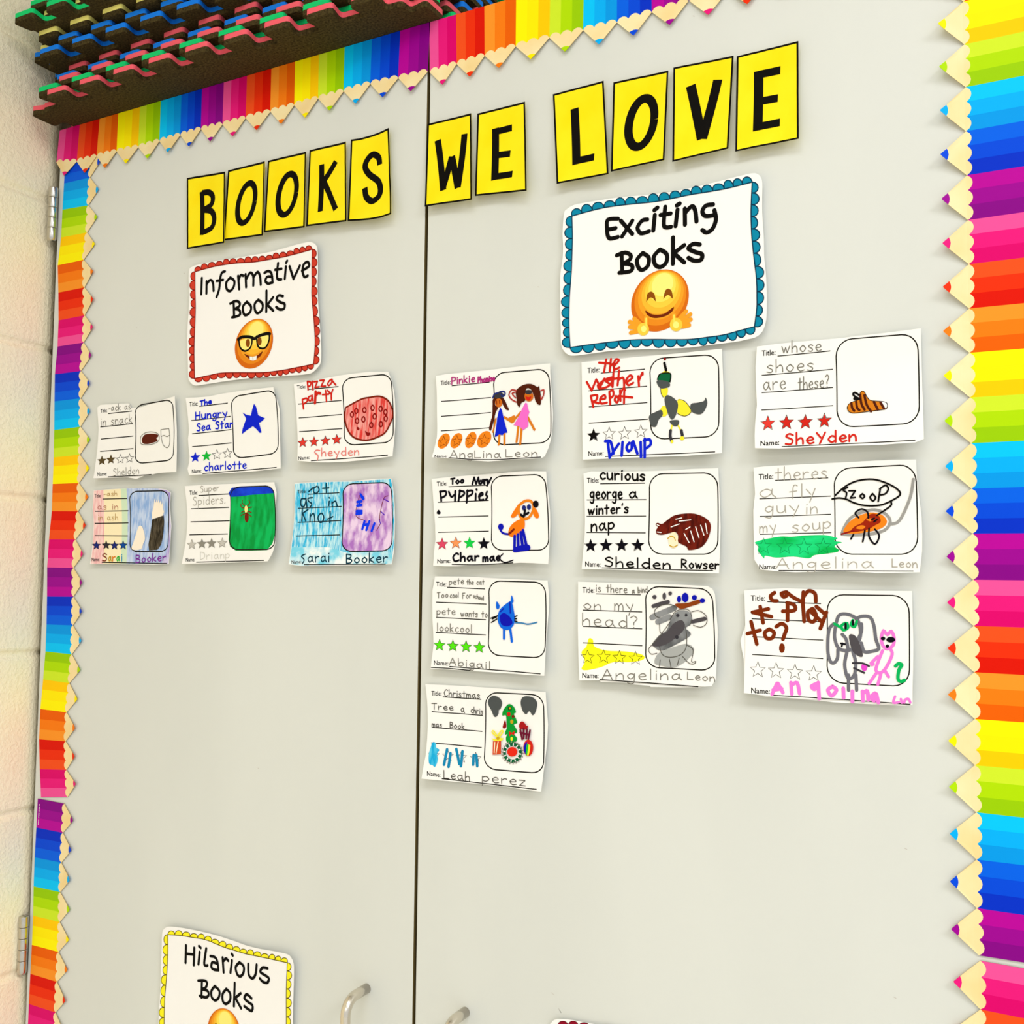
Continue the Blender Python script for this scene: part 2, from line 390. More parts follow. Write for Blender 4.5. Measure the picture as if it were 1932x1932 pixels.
TILES = [ # left head corner of a front tab (x), front y, colour, left edge, side tab phase, tab pitch, slight turn
 (-.2029, -.0672, 'pink', -.2575, .052, .0594, .011), (-.2303, -.0590, 'green', -.2600, .040, .0614, .013), (-.2025, -.0510, 'pink', -.2650, .030, .0597, .010), (-.2220, -.0397, 'blue', -.2600, .050, .0582, .005),
 (-.2040, -.0370, 'pink', -.2600, .030, .0584, -.012), (-.2320, -.0580, 'blue', -.2660, .022, .0594, .022), (-.2628, -.0540, 'blue', -.2660, .045, .0593, .024), (-.2345, -.0590, 'yellow', -.2620, .055, .0582, .018),
 (-.1834, -.0880, 'green', -.2560, .022, .0594, .012), (-.1608, -.0640, 'yellow', -.2600, .040, .0594, 0.), (-.1200, -.0700, 'green', -.2550, .030, .0594, .01), (-.10, -.060, 'blue', -.2600, .050, .0594, 0.), (-.13, -.055, 'pink', -.2580, .03, .0594, .01)]
ORD = ['lowest', 'second', 'third', 'fourth', 'fifth', 'sixth', 'seventh', 'eighth', 'ninth', 'tenth', 'eleventh', 'twelfth', 'thirteenth']
for i, (xc, yf, col, xl, sp, per, tw) in enumerate(TILES):
    t = thing('foam_mat', (xl + .305, yf + .305, H0 + TT * i), '%s puzzle edged foam mat, %s' % (col, 'lowest of the stack on the cabinet top' if i == 0 else ORD[i] + ' from the bottom of the stack on the cabinet'), 'foam mat', 'foam mats stacked on the cabinet')
    t.rotation_euler = (0, 0, tw)
    fx = (xc + .01875 - xl) % per
    ol = [(x - .305, y - .305) for x, y in tile_outline(.605, .605, fx, sp, .023, per)]
    prism('dark_base', ol, .0001, .0064, M['foamdark'], t)
    prism('colour_layer', ol, .0064, .0124, M['foam_' + col], t)
# ------------------------------------------------------------ pencil border strips
CARDS=[
 {'name':'review_card','label':'white review card torn at its top edge,drawing of brown biscuit and milk glass','cat':'paper card','group':'book title cards filled in by children','org':(-95.3,110.3),'L':[-168.3,-22.3,207.0,110.3,0,2,8.0,8.0,2,3,0.8,0,0.8],'out':'-673,917 -618,947 -337,940 -118,930 -85,898 -81,867 -7,866 142,875 296,899 394,919 571,932 731,951 738,813 753,684 788,425 833,164 866,8 678,12 528,11 421,-3 275,-6 110,-10 -206,-13 -604,-10 -613,153 -616,371 -631,643 -659,808','osm':0,'items':[['S','picture_frame','print',1.47,0,0,'556,914 593,912 627,903 656,888 678,868 692,845 697,819 759,262 760,235 752,211 735,190 709,173 678,163 644,159 235,152 199,155 164,164 132,179 105,199 86,223 76,248 0,795 4,820 17,844 38,865 65,882 98,894 133,899 556,914 593,912'],['S','printed_form','print',1.18,1,0,'-472,823 -58,830|-599,658 -34,669|-572,500 -8,509|-563,339 22,346|-356,0 421,-3'],['T','printed_form','print','Title:',[-608,842],[117,2],[-3,47]],['T','printed_form','print','Name:',[-547,18],[168,2],[-11,47]],['F','rating_star#165','darkbrown',0,0,0,'-520,277 -494,235 -437,234 -478,207 -459,171 -504,189 -543,167 -537,207 -578,230 -532,235'],['S','rating_star#165','darkbrown',0.59,0,0,'-520,277 -493,236 -436,235 -475,207 -451,164 -504,188 -546,163 -539,206 -588,233 -533,235 -520,277 -493,236'],['F','rating_star#252','darkbrown',0,0,0,'-364,279 -339,244 -284,242 -324,217 -305,183 -348,199 -388,176 -383,216 -433,242 -376,244'],['S','rating_star#252','darkbrown',0.59,0,0,'-365,287 -337,245 -279,244 -319,216 -294,174 -348,198 -390,173 -384,216 -434,243 -377,245 -365,287 -337,245'],['S','rating_star#343','print',0.59,0,0,'-197,283 -168,241 -108,240 -148,212 -123,170 -178,194 -221,170 -215,212 -267,239 -209,241 -197,283 -168,241'],['S','rating_star#430','print',0.59,0,0,'-34,284 -4,243 56,241 16,213 41,171 -14,195 -58,171 -52,213 -105,241 -45,243 -34,284 -4,243'],['S','title_writing','pencil',0.77,1,1,'-468,881 -439,886|-381,893 -400,903 -418,881 -404,856 -386,872 -380,898|-380,903 -380,874 -368,855|-311,895 -328,903 -348,879 -331,855 -310,862|-294,941 -293,854|-261,902 -292,878|-290,878 -257,854|-146,892 -164,902 -183,880 -170,855 -151,871 -145,897|-145,902 -145,873 -133,854|-82,894 -99,901 -113,890 -86,870 -94,854 -117,859'],['S','title_writing','pencil',0.77,1,1,'-588,731 -583,668|-590,755 -588,761|-558,732 -553,669|-556,701 -530,733 -509,714 -504,671|-369,728 -392,736 -410,720 -372,697 -382,675 -412,680|-346,738 -343,676|-345,707 -319,738 -299,721 -294,677|-220,729 -244,740 -268,712 -249,680 -225,701 -218,735|-219,741 -217,704 -200,680|-127,734 -149,743 -175,711 -152,681 -123,691|-104,793 -100,682|-59,745 -100,713|-98,713 -50,683'],['S','name_writing','pencil',0.62,1,1,'-227,89 -257,102 -274,79 -220,48 -222,12 -261,17|-207,108 -182,11|-189,38 -169,63 -148,50 -135,12|-114,39 -73,45 -80,62 -101,67 -116,42 -89,13 -60,20|-55,111 -30,14|38,59 11,69 -5,42 24,15 45,32|27,113 52,16|73,43 113,49 106,66 86,71 71,46 97,17 125,24|134,72 147,18|141,45 160,72 183,56 194,19'],['F','drawing','chocolate',0,1,0,'166,477 208,514 322,517 439,499 452,472 423,454 451,420 379,401 267,389 189,403 163,438'],['S','drawing','pencil',0.77,1,1,'139,413 135,493 205,534 319,540 437,512 477,457 453,407 344,380 192,386 139,413|489,555 511,455 562,361 633,322 669,352 665,446 634,562|489,555 634,562|509,469 554,481 612,462 651,475']],'back':'345,6 156,-46 -17,-18 -612,-12 -622,-2 -611,235 -290,356 468,314'},
 {'name':'review_card','label':'white review card with a solid blue star,its first rating stars blue and green','cat':'paper card','group':'book title cards filled in by children','org':(65.8,108.1),'L':[-10.4,141.9,205.6,108.1,0,2,6.4,8.0,2,2,0.8,1,0.8],'out':'-726,943 -540,939 -360,937 -181,955 152,966 405,966 665,963 682,896 727,784 756,698 786,357 847,9 626,2 403,-7 87,-10 -234,-12 -564,-10 -604,66 -595,142 -600,219 -634,336 -656,440 -651,542 -691,762','osm':0,'items':[['S','picture_frame','print',1.39,0,0,'561,927 597,925 631,915 660,900 683,878 698,853 703,825 767,297 768,269 759,242 742,218 717,200 686,188 652,183 243,165 208,167 172,176 141,192 114,214 95,239 85,267 -1,796 1,825 14,851 34,875 63,893 96,906 133,911 561,927 597,925'],['S','printed_form','print',1.11,1,0,'-508,827 -60,836|-625,660 -10,674|-598,497 22,512|-578,337 43,351|-352,-1 783,24'],['T','printed_form','print','Title:',[-661,836],[131,2],[-1,52]],['T','printed_form','print','Name:',[-522,9],[151,4],[-10,47]],['F','rating_star#1060','blue',0,0,0,'-518,265 -493,223 -443,221 -478,195 -452,151 -503,178 -544,151 -537,194 -585,221 -530,223'],['S','rating_star#1060','blue',0.56,0,0,'-518,267 -492,224 -435,223 -474,194 -451,151 -503,175 -545,150 -538,194 -586,221 -531,224 -518,267 -492,224'],['F','rating_star#1168','green',0,0,0,'-341,269 -315,231 -263,228 -298,202 -278,161 -326,182 -363,164 -361,201 -407,228 -353,230'],['S','rating_star#1168','green',0.56,0,0,'-342,274 -315,231 -258,230 -297,201 -274,158 -326,183 -368,157 -361,201 -410,229 -354,231 -342,274 -315,231'],['S','rating_star#1268','print',0.56,0,0,'-178,282 -151,240 -94,238 -133,210 -111,167 -162,191 -205,166 -197,209 -247,237 -190,239 -178,282 -151,240'],['S','rating_star#1370','print',0.56,0,0,'-10,289 16,247 72,246 33,218 54,175 4,199 -38,175 -30,218 -79,245 -23,247 -10,289 16,247'],['S','title_writing','blue',1.9,1,1,'-467,889 -466,835|-493,887 -440,894|-422,901 -421,839|-422,856 -400,874 -385,867 -382,843|-359,863 -324,869 -327,879 -343,881 -360,864 -344,847 -319,854'],['S','title_writing','blue',1.75,1,1,'-560,757 -556,671|-495,758 -491,672|-559,714 -493,718|-465,726 -458,683 -433,673 -411,689 -410,727|-410,727 -403,673|-379,727 -376,674|-378,700 -348,727 -326,712 -321,674|-240,717 -266,728 -291,706 -268,683 -245,699 -240,723|-239,728 -238,659 -256,638 -288,648|-210,728 -206,675|-208,707 -184,726 -161,723|-136,728 -101,691|-71,728 -105,638'],['S','title_writing','blue',1.75,1,1,'-481,605 -507,617 -526,595 -481,564 -488,529 -524,533|-449,555 -409,560 -414,577 -432,582 -450,557 -429,528 -401,536|-336,574 -358,584 -379,559 -360,531 -339,550 -335,580|-335,585 -332,553 -315,532|-188,612 -215,625 -235,603 -188,572 -195,537 -232,542|-142,621 -133,536|-162,589 -115,592|-43,581 -66,591 -87,566 -68,539 -46,557 -42,586|-42,591 -39,559 -22,538|-7,592 0,539|-3,571 15,589 34,587'],['S','name_writing','blue',1.6,1,1,'-282,78 -307,86 -330,59 -302,32 -273,40|-267,129 -248,32|-253,59 -229,83 -208,70 -197,33|-124,76 -151,86 -172,62 -149,34 -126,52 -123,81|-124,86 -118,55 -98,33|-85,87 -74,34|-79,65 -60,84 -39,81|-16,129 0,34|54,87 30,61 61,35 84,61 54,87|125,119 138,35|104,87 156,90|199,119 212,36|179,88 230,90|261,62 305,67 300,83 279,88 260,65 285,36 315,43'],['F','drawing','blue',0,0,0,'363,795 397,755 432,655 539,611 480,572 449,564 483,486 499,448 471,444 419,490 359,531 274,493 197,448 199,504 225,577 246,625 228,651 183,704 251,672 318,657 336,729']]},
 {'name':'review_card','label':'white review card with a big round red pizza drawing','cat':'paper card','group':'book title cards filled in by children','org':(228.9,113.8),'L':[158.3,299.5,211.6,113.8,0,2,6.4,9.6,1,3,0.8,2,0.8],'out':'-686,922 -537,935 -367,945 -198,959 -9,969 187,970 382,968 639,940 678,855 709,742 728,635 744,476 753,344 755,179 754,15 542,4 377,-4 135,-12 -105,-10 -269,-2 -439,16 -538,27 -582,291 -622,503 -655,715 -671,820','osm':0,'items':[['S','picture_frame','print',1.3,0,0,'546,919 581,915 613,903 641,885 663,863 677,836 682,808 734,280 734,252 725,225 707,202 682,185 651,174 617,171 216,173 181,177 148,188 118,205 93,228 76,255 67,284 5,817 8,846 20,872 40,895 68,912 101,923 136,926 546,919 581,915'],['S','printed_form','print',1.04,1,0,'-485,846 -52,844|-617,687 -5,684|-596,526 13,525|-571,365 32,364|-346,18 691,31'],['T','printed_form','print','Title:',[-639,861],[124,2],[-1,42]],['T','printed_form','print','Name:',[-523,35],[151,5],[-8,40]],['F','rating_star#275','redpen',0,0,0,'-510,295 -487,254 -436,253 -473,227 -447,183 -496,210 -531,188 -528,226 -567,251 -521,255'],['S','rating_star#275','print',0.52,0,0,'-510,296 -486,255 -434,254 -470,227 -449,185 -496,208 -534,184 -528,226 -572,253 -522,255 -510,296 -486,255'],['F','rating_star#462','redpen',0,0,0,'-350,296 -327,254 -277,254 -310,227 -292,187 -337,209 -373,188 -366,227 -403,250 -360,253'],['S','rating_star#462','print',0.52,0,0,'-350,296 -326,256 -275,254 -311,227 -291,185 -337,209 -375,184 -368,226 -413,253 -362,255 -350,296 -326,256'],['F','rating_star#650','redpen',0,0,0,'-190,288 -171,256 -119,257 -154,230 -135,189 -180,214 -216,190 -207,230 -252,255 -201,255'],['S','rating_star#650','print',0.52,0,0,'-192,299 -169,258 -119,257 -154,230 -135,189 -180,212 -218,188 -210,229 -254,256 -204,258 -192,299 -169,258'],['F','rating_star#840','redpen',0,0,0,'-35,303 -14,261 28,260 -2,236 17,197 -24,218 -62,193 -50,236 -94,260 -47,264'],['S','rating_star#840','print',0.52,0,0,'-35,303 -13,263 36,262 1,235 19,195 -24,217 -62,193 -54,235 -96,261 -47,263 -35,303 -13,263'],['S','title_writing','red',2.06,1,1,'-492,937 -480,841|-492,937 -443,924 -451,887 -483,879|-422,933 -411,836|-399,927 -350,926|-350,926 -383,861|-383,861 -324,863|-316,934 -257,933|-257,933 -299,865|-299,865 -235,863|-146,934 -180,920 -205,888 -188,866 -154,890 -142,927|-142,916 -89,864|-558,729 -536,627|-559,736 -500,746 -490,711 -543,680|-433,769 -471,758 -469,723 -439,714 -424,754|-424,775 -409,712|-234,815 -216,687|-276,771 -186,770|-208,813 -153,768|-131,817 -151,761 -147,702'],['S','title_writing','red',3.32,1,1,'-374,812 -378,682|-373,764 -340,793 -310,786'],['S','name_writing','redlight',1.27,1,1,'-242,131 -293,137 -309,110 -257,73 -257,21'],['S','name_writing','redlight',1.19,1,1,'-221,157 -206,64|-211,90 -182,112 -160,99 -151,63|-121,88 -72,91 -78,108 -101,113 -123,90 -96,62 -61,67|-43,112 -5,75|22,111 -6,24|110,99 79,110 55,85 86,59 113,73|105,150 119,58|148,83 197,86 191,102 169,108 147,85 173,57 207,62|226,106 233,56|230,81 258,106 282,90 290,54'],['F','drawing','pizza',0,1,0,'57,595 110,618 273,676 397,686 520,687 628,638 690,553 712,459 687,382 623,281 511,235 390,213 266,230 171,276 97,368 58,479'],['S','drawing','brown',1.9,1,1,'57,595 110,618 273,676 397,686 520,687 628,638 690,553 712,459 687,382 623,281 511,235 390,213 266,230 171,276 97,368 58,479 57,595'],['S','drawing','darkred',1.58,1,1,'210,580 191,569 186,549 195,530 214,522 228,533 230,554 219,572 204,580'],['S','drawing','darkred',1.58,1,1,'155,544 136,532 131,513 141,493 159,485 173,496 175,518 164,536 148,544'],['S','drawing','darkred',1.58,1,1,'321,582 302,571 297,551 306,532 325,524 339,535 341,556 330,574 315,582'],['S','drawing','darkred',1.58,1,1,'431,597 412,586 407,567 416,547 434,539 448,550 451,571 440,589 425,597'],['S','drawing','darkred',1.58,1,1,'543,579 524,568 518,548 528,529 546,521 560,531 563,553 552,571 537,578'],['S','drawing','darkred',1.58,1,1,'611,537 592,526 587,506 597,487 615,479 629,490 631,511 620,529 605,537'],['S','drawing','darkred',1.58,1,1,'621,466 602,455 597,436 607,416 626,408 639,419 641,440 629,458 614,466'],['S','drawing','darkred',1.58,1,1,'230,468 212,456 207,436 217,417 235,409 249,420 250,442 239,460 224,468'],['S','drawing','darkred',1.58,1,1,'315,479 297,467 292,448 301,428 320,420 334,431 335,453 324,471 309,479'],['S','drawing','darkred',1.58,1,1,'465,502 446,490 441,471 451,451 470,443 484,454 485,475 474,494 459,501'],['S','drawing','darkred',1.58,1,1,'427,408 409,396 404,376 414,357 433,349 446,360 448,381 436,400 421,407'],['S','drawing','darkred',1.58,1,1,'559,408 540,397 535,377 546,358 565,350 578,361 580,382 568,400 553,408'],['F','drawing','darkred',0,1,0,'350,319 389,296 422,294 417,268 385,260 362,285|239,370 270,351 260,328 238,343']]},
 {'name':'review_card','label':'review card in pastel rainbow bands with a drawing of a black and cream hand','cat':'paper card','group':'book title cards filled in by children','org':(-98.4,-0.2),'L':[-169.1,-27.7,95.8,-0.2,0,1,4.8,4.8,1,3,0.6,0,0.8],'out':'-665,950 -446,956 -112,959 222,954 494,937 650,918 737,876 724,775 721,686 746,571 764,470 769,242 781,8 488,-1 210,2 -163,9 -629,7 -623,146 -620,253 -632,520 -652,627 -670,722 -668,842','osm':0,'items':[['F','drawing','pastelred',0,0,0,'-659,944 -483,952 -393,11 -619,11 -611,253 -627,520 -660,721'],['F','drawing','pastelyellow',0,0,0,'-483,952 -176,955 -78,12 -393,11'],['F','drawing','pastelgreen',0,0,0,'-176,955 -72,955 24,12 -78,12'],['F','drawing','pastelblue',0,0,0,'-72,955 222,950 494,933 650,912 731,872 715,686 757,470 775,12 25,6'],['F','drawing','pastelpurple',0,0,0,'494,933 650,912 731,872 715,686 757,470 775,12 657,7 726,166 720,496 690,840'],['F','drawing','crayonblue',0,0,0,'554,904 592,900 627,889 656,873 679,853 693,830 698,805 734,255 732,230 721,207 702,188 675,172 643,163 608,160 200,160 164,163 130,173 99,188 74,208 57,231 48,257 -12,818 -9,844 4,867 25,887 53,902 86,911 122,914'],['S','picture_frame','print',1.46,0,0,'554,904 592,900 627,889 656,873 679,853 693,830 698,805 734,255 732,230 721,207 702,188 675,172 643,163 608,160 200,160 164,163 130,173 99,188 74,208 57,231 48,257 -12,818 -9,844 4,867 25,887 53,902 86,911 122,914 554,904 592,900'],['S','printed_form','print',1.17,1,0,'-493,835 -58,830|-619,680 -29,675|-611,526 -15,521|-594,369 -4,359|-420,27 751,15'],['T','printed_form','print','Title:',[-640,858],[118,-1],[-3,45]],['T','printed_form','print','Name:',[-602,43],[136,2],[-7,42]],['F','rating_star#113','navy',0,0,0,'-556,299 -534,259 -486,257 -520,235 -505,202 -545,218 -586,197 -578,234 -615,258 -568,260'],['S','rating_star#113','print',0.58,0,0,'-556,300 -532,261 -476,259 -516,234 -496,194 -545,217 -588,195 -579,234 -626,260 -571,262 -556,300 -532,261'],['F','rating_star#207','charcoal',0,0,0,'-383,298 -361,262 -309,261 -348,238 -324,199 -373,221 -413,201 -407,237 -446,261 -396,262'],['S','rating_star#207','print',0.58,0,0,'-384,303 -359,264 -303,262 -343,237 -323,197 -373,220 -416,198 -407,237 -453,263 -398,265 -384,303 -359,264'],['F','rating_star#287','navy',0,0,0,'-235,294 -211,258 -153,257 -193,232 -175,195 -223,216 -263,197 -253,233 -298,257 -248,258'],['S','rating_star#287','print',0.58,0,0,'-235,298 -210,259 -153,257 -193,232 -172,193 -223,215 -266,193 -257,232 -305,258 -249,259 -235,298 -210,259'],['F','rating_star#370','bluedark',0,0,0,'-79,295 -54,260 -5,257 -42,234 -23,200 -67,217 -110,196 -98,235 -149,259 -94,261'],['S','rating_star#370','print',0.58,0,0,'-80,299 -54,261 3,258 -38,233 -16,194 -67,217 -111,195 -102,234 -150,260 -94,261 -80,299 -54,261'],['S','title_writing','tan',0.76,1,1,'-471,889 -437,893|-372,898 -392,905 -413,889 -398,871 -377,882 -371,901|-371,905 -370,884 -356,870|-299,899 -318,905 -334,896 -303,882 -312,870 -337,874|-280,932 -278,870|-279,887 -256,903 -240,894 -237,870'],['S','title_writing','rosebrown',0.76,1,1,'-515,738 -543,748 -570,728 -549,704 -521,718 -514,743|-514,747 -512,720 -493,702|-419,738 -444,746 -465,735 -423,716 -435,700 -469,706|-307,743 -305,697|-307,760 -305,764|-273,742 -271,697|-272,719 -243,741 -220,727 -216,696'],['S','title_writing','tan',0.76,1,1,'-550,607 -546,561|-551,624 -550,629|-523,607 -519,561|-521,584 -499,606 -480,593 -475,561|-349,596 -370,606 -391,585 -374,561 -353,576 -348,601|-348,605 -346,578 -331,560|-274,598 -294,605 -310,594 -276,576 -285,560 -312,565|-256,641 -250,560|-252,582 -229,602 -212,591 -207,559'],['S','name_writing','brown',1.38,1,1,'-348,125 -388,138 -416,115 -347,84 -357,47 -411,51'],['S','name_writing','mustard',1.38,1,1,'-269,89 -288,99 -303,73 -285,45 -269,64 -269,94|-270,100 -264,67 -248,45'],['S','name_writing','orange',1.38,1,1,'-235,98 -224,43|-230,76 -209,96 -188,95'],['S','name_writing','green',1.38,1,1,'-119,89 -140,99 -156,73 -137,45 -120,64 -119,94|-120,100 -114,67 -98,45'],['S','name_writing','cyan',1.38,1,1,'-73,99 -64,44|-77,120 -75,126'],['S','name_writing','purple',1.38,1,1,'183,117 197,25|183,117 241,109 236,81 189,73|189,73 258,60 249,30 197,25|324,85 295,57 330,31 358,60 324,85|421,90 392,61 427,36 455,64 421,90|475,135 489,39|533,95 487,66|490,66 548,42|579,70 633,77 626,94 601,98 578,73 607,44 644,53|664,101 674,48|669,79 693,99 718,98'],['F','drawing','blackscribble',0,0,0,'418,553 511,577 622,600 637,523 638,421 630,319 612,243 555,180 407,172 386,245 395,335 407,425'],['F','drawing','cream',0,0,0,'417,560 407,631 434,720 443,816 471,758 483,806 500,757 527,805 538,749 566,793 577,729 599,766 608,677 628,651 613,600 511,577'],['F','drawing','cream',0,1,0,'96,193 125,312 179,468 225,480 268,440 316,323 292,259 256,188']]},
 {'name':'review_card','label':'white review card with a spider drawn on a green and blue picture','cat':'paper card','group':'book title cards filled in by children','org':(64.5,0.8),'L':[-8.3,137.3,95.6,0.8,0,1,11.2,8.0,1,3,0.6,2,0.8],'out':'-696,941 -461,946 -130,945 288,941 725,935 763,815 753,636 771,456 806,336 820,241 802,123 752,29 406,20 -5,13 -335,5 -624,-2 -624,105 -616,230 -622,419 -634,583 -663,761','osm':0,'items':[['F','drawing','greenmarker',0,0,0,'34,797 372,810 725,810 769,552 794,337 776,230 709,157 457,152 207,154 108,200 68,286 50,532'],['F','drawing','bluemarker',0,0,0,'7,835 55,895 205,908 602,902 700,859 730,810 536,805 373,802 208,791 34,788'],['S','picture_frame','print',1.37,0,0,'589,895 624,891 657,881 685,864 708,843 722,819 727,792 807,265 809,239 801,214 783,194 757,178 724,168 686,165 247,166 209,169 173,179 140,196 114,217 96,241 87,267 39,799 43,826 57,850 79,871 107,887 141,897 177,900 589,895 624,891'],['S','printed_form','print',1.1,1,0,'-471,821 24,824|-586,662 24,666|-575,504 50,507|-570,349 44,351|-389,20 690,41'],['T','printed_form','print','Title:',[-615,832],[127,2],[-1,50]],['T','printed_form','print','Name:',[-562,27],[148,5],[-11,43]],['F','rating_star#1028','graypale',0,0,0,'-520,290 -494,249 -436,249 -477,222 -457,186 -504,207 -546,179 -536,222 -587,247 -530,247'],['S','rating_star#1028','gray2',0.55,0,0,'-521,292 -492,251 -434,250 -474,222 -449,179 -503,203 -546,178 -540,221 -590,247 -533,250 -521,292 -492,251'],['F','rating_star#1125','gray2',0,0,0,'-356,293 -330,259 -281,256 -313,231 -294,195 -340,214 -380,190 -373,230 -416,254 -369,258'],['S','rating_star#1125','gray2',0.55,0,0,'-358,300 -329,259 -271,258 -311,230 -287,188 -340,212 -383,187 -376,229 -427,256 -370,259 -358,300 -329,259'],['F','rating_star#1218','gray2',0,0,0,'-201,302 -176,260 -128,259 -160,235 -134,194 -185,219 -224,195 -216,234 -264,258 -212,261'],['S','rating_star#1218','gray2',0.55,0,0,'-202,304 -174,263 -117,262 -156,234 -132,192 -184,216 -227,191 -220,233 -271,260 -214,262 -202,304 -174,263'],['F','rating_star#1320','graypale',0,0,0,'-32,297 -8,263 47,263 7,237 31,198 -17,221 -56,197 -50,236 -96,261 -44,263'],['S','rating_star#1320','gray2',0.55,0,0,'-33,305 -6,265 50,264 11,236 34,195 -17,218 -58,193 -52,235 -101,262 -45,264 -33,305 -6,265'],['S','title_writing','pencilpale',0.72,1,1,'-398,923 -421,933 -441,914 -400,889 -410,859 -442,862|-376,904 -372,868 -353,860 -336,874 -335,906|-335,906 -330,861|-311,907 -309,829|-311,898 -285,908 -266,889 -287,868 -311,873|-242,888 -205,894 -208,908 -225,911 -243,890 -226,867 -199,873|-182,914 -179,869|-180,896 -162,912 -146,911'],['S','title_writing','pencilpale',0.72,1,1,'-500,790 -528,805 -552,780 -502,745 -513,706 -553,710|-473,764 -467,659|-472,752 -440,765 -417,739 -442,711 -471,719|-386,767 -383,707|-386,790 -384,796|-300,757 -327,768 -351,738 -324,708 -298,727|-300,817 -294,709|-266,740 -221,746 -225,765 -245,771 -267,743 -245,711 -213,719|-193,772 -188,712|-190,748 -168,770 -148,767|-78,766 -101,774 -120,759 -81,736 -91,715 -122,720|-51,717 -40,722'],['S','name_writing','pencilfaint',0.72,1,1,'-350,141 -328,48|-350,141 -284,127 -268,78 -328,48|-241,106 -226,52|-234,85 -214,105 -191,103|-159,109 -147,55|-163,130 -162,135|-64,102 -93,112 -115,86 -89,59 -66,77 -64,107|-65,113 -58,80 -35,60|-23,114 -11,61|-17,87 7,115 32,100 43,63|57,117 78,24|59,107 91,119 120,95 97,70 66,77'],['S','drawing','brown',1.01,1,1,'287,673 230,712 234,746|303,673 350,708 333,739|280,649 222,663 208,700|313,648 385,661|282,619 227,602|316,612 382,598|285,588 222,565|327,581 391,547'],['F','drawing','yellowpale',0,1,0,'322,636 322,622 319,610 315,601 309,595 301,593 293,595 286,601 280,611 275,624 273,637 273,651 276,663 280,672 287,679 294,680 302,678 309,672 315,662 320,649'],['F','drawing','brown',0,1,0,'346,540 346,522 344,506 338,493 331,485 322,483 312,486 302,494 294,507 287,524 284,542 283,560 286,576 291,589 299,597 309,600 319,597 328,588 336,575 342,559']]},
 {'name':'review_card','label':'review card scribbled in bright blue crayon with a purple coloured picture box','cat':'paper card','group':'book title cards filled in by children','org':(229.2,-1.2),'L':[157.2,301.3,93.2,-1.2,0,2,8.0,6.4,2,3,0.6,1,0.8],'out':'-635,934 -458,937 -250,939 0,932 169,930 296,934 423,938 591,937 706,934 731,813 743,684 754,555 766,393 778,232 781,123 776,21 570,12 405,9 158,7 -88,4 -297,-1 -466,-1 -646,17 -643,108 -639,210 -631,367 -627,517 -626,722','osm':0,'items':[['F','drawing','crayoncyan',0,0,0,'-628,927 -250,934 169,925 702,929 727,813 749,555 774,232 770,117 665,150 139,146 -118,207 -630,210 -623,517'],['F','drawing','crayoncyanpale',0,0,0,'-630,210 -118,207 139,146 665,150 770,117 771,27 404,14 -89,10 -467,4 -640,20'],['F','drawing','crayonpurple',0,0,0,'577,895 611,891 643,881 670,864 690,842 703,817 707,790 744,266 743,239 733,214 714,192 688,176 656,165 621,161 212,158 177,161 143,171 113,188 89,209 72,235 65,262 37,795 41,823 55,848 77,870 105,887 138,897 173,900'],['S','picture_frame','print',1.29,0,0,'577,895 611,891 643,881 670,864 690,842 703,817 707,790 744,266 743,239 733,214 714,192 688,176 656,165 621,161 212,158 177,161 143,171 113,188 89,209 72,235 65,262 37,795 41,823 55,848 77,870 105,887 138,897 173,900 577,895 611,891'],['S','printed_form','print',1.03,1,0,'-448,803 -12,808|-581,648 22,656|-575,489 25,499|-582,336 29,342|-430,14 693,22'],['T','printed_form','print','Title:',[-590,817],[122,3],[-1,38]],['T','printed_form','print','Name:',[-605,24],[136,7],[-6,36]],['S','title_writing','inkteal',1.72,1,1,'-325,889 -370,865 -366,824 -333,810 -296,842 -308,885|-436,833 -375,877|-196,913 -193,812|-246,864 -159,866|-473,753 -537,751 -537,679 -495,670 -472,732|-473,759 -458,660|-386,764 -444,757 -435,724 -393,696 -412,660|-153,717 -157,669|-154,758 -149,753|-115,710 -108,657|-110,696 -65,715 -37,657|-519,645 -518,505|-440,633 -512,590|-512,590 -465,506|-408,581 -406,492|-406,554 -367,587 -348,553 -340,504|-267,585 -298,545 -277,491 -235,489 -218,537 -242,581 -267,585|-135,603 -129,480|-162,519 -93,545'],['S','name_writing','inkteal',1.41,1,1,'-427,131 -479,108 -435,68 -453,26'],['S','name_writing','inkteal',1.33,1,1,'-327,93 -356,105 -380,76 -355,42 -329,64 -326,99|-327,105 -321,67 -299,42|-284,106 -272,43|-278,81 -257,103 -234,101|-148,96 -176,108 -200,79 -176,46 -150,67 -147,102|-148,108 -142,70 -120,45|-96,109 -87,46|-100,133 -98,139'],['S','name_writing','inkteal',1.41,1,1,'141,129 155,31|141,129 203,119 197,90 147,83|147,83 220,67 209,35 155,31|290,92 259,62 296,34 326,64 290,92|393,94 362,64 400,36 430,66 393,94|451,140 465,38|512,96 463,66|466,66 528,39|561,68 617,74 610,92 584,97 560,71 590,40 629,48|650,98 661,42|656,75 681,96 707,93'],['S','drawing','purplemark',1.09,1,1,'565,585 616,548|549,501 569,455|603,720 668,689'],['S','drawing','brown',0.7,1,1,'271,771 232,647 234,541 341,496|660,751 603,727 557,573 558,494|566,449 522,384'],['F','drawing','bluebright',0,1,0,'281,797 338,742 330,716 305,722 271,776'],['S','drawing','bluebright',2.97,1,1,'238,699 297,703|238,658 298,663|268,698 269,662|233,597 305,597|234,569 306,574|247,600 246,567|350,482 328,401|416,481 383,390|345,446 406,452|487,457 457,380']]},
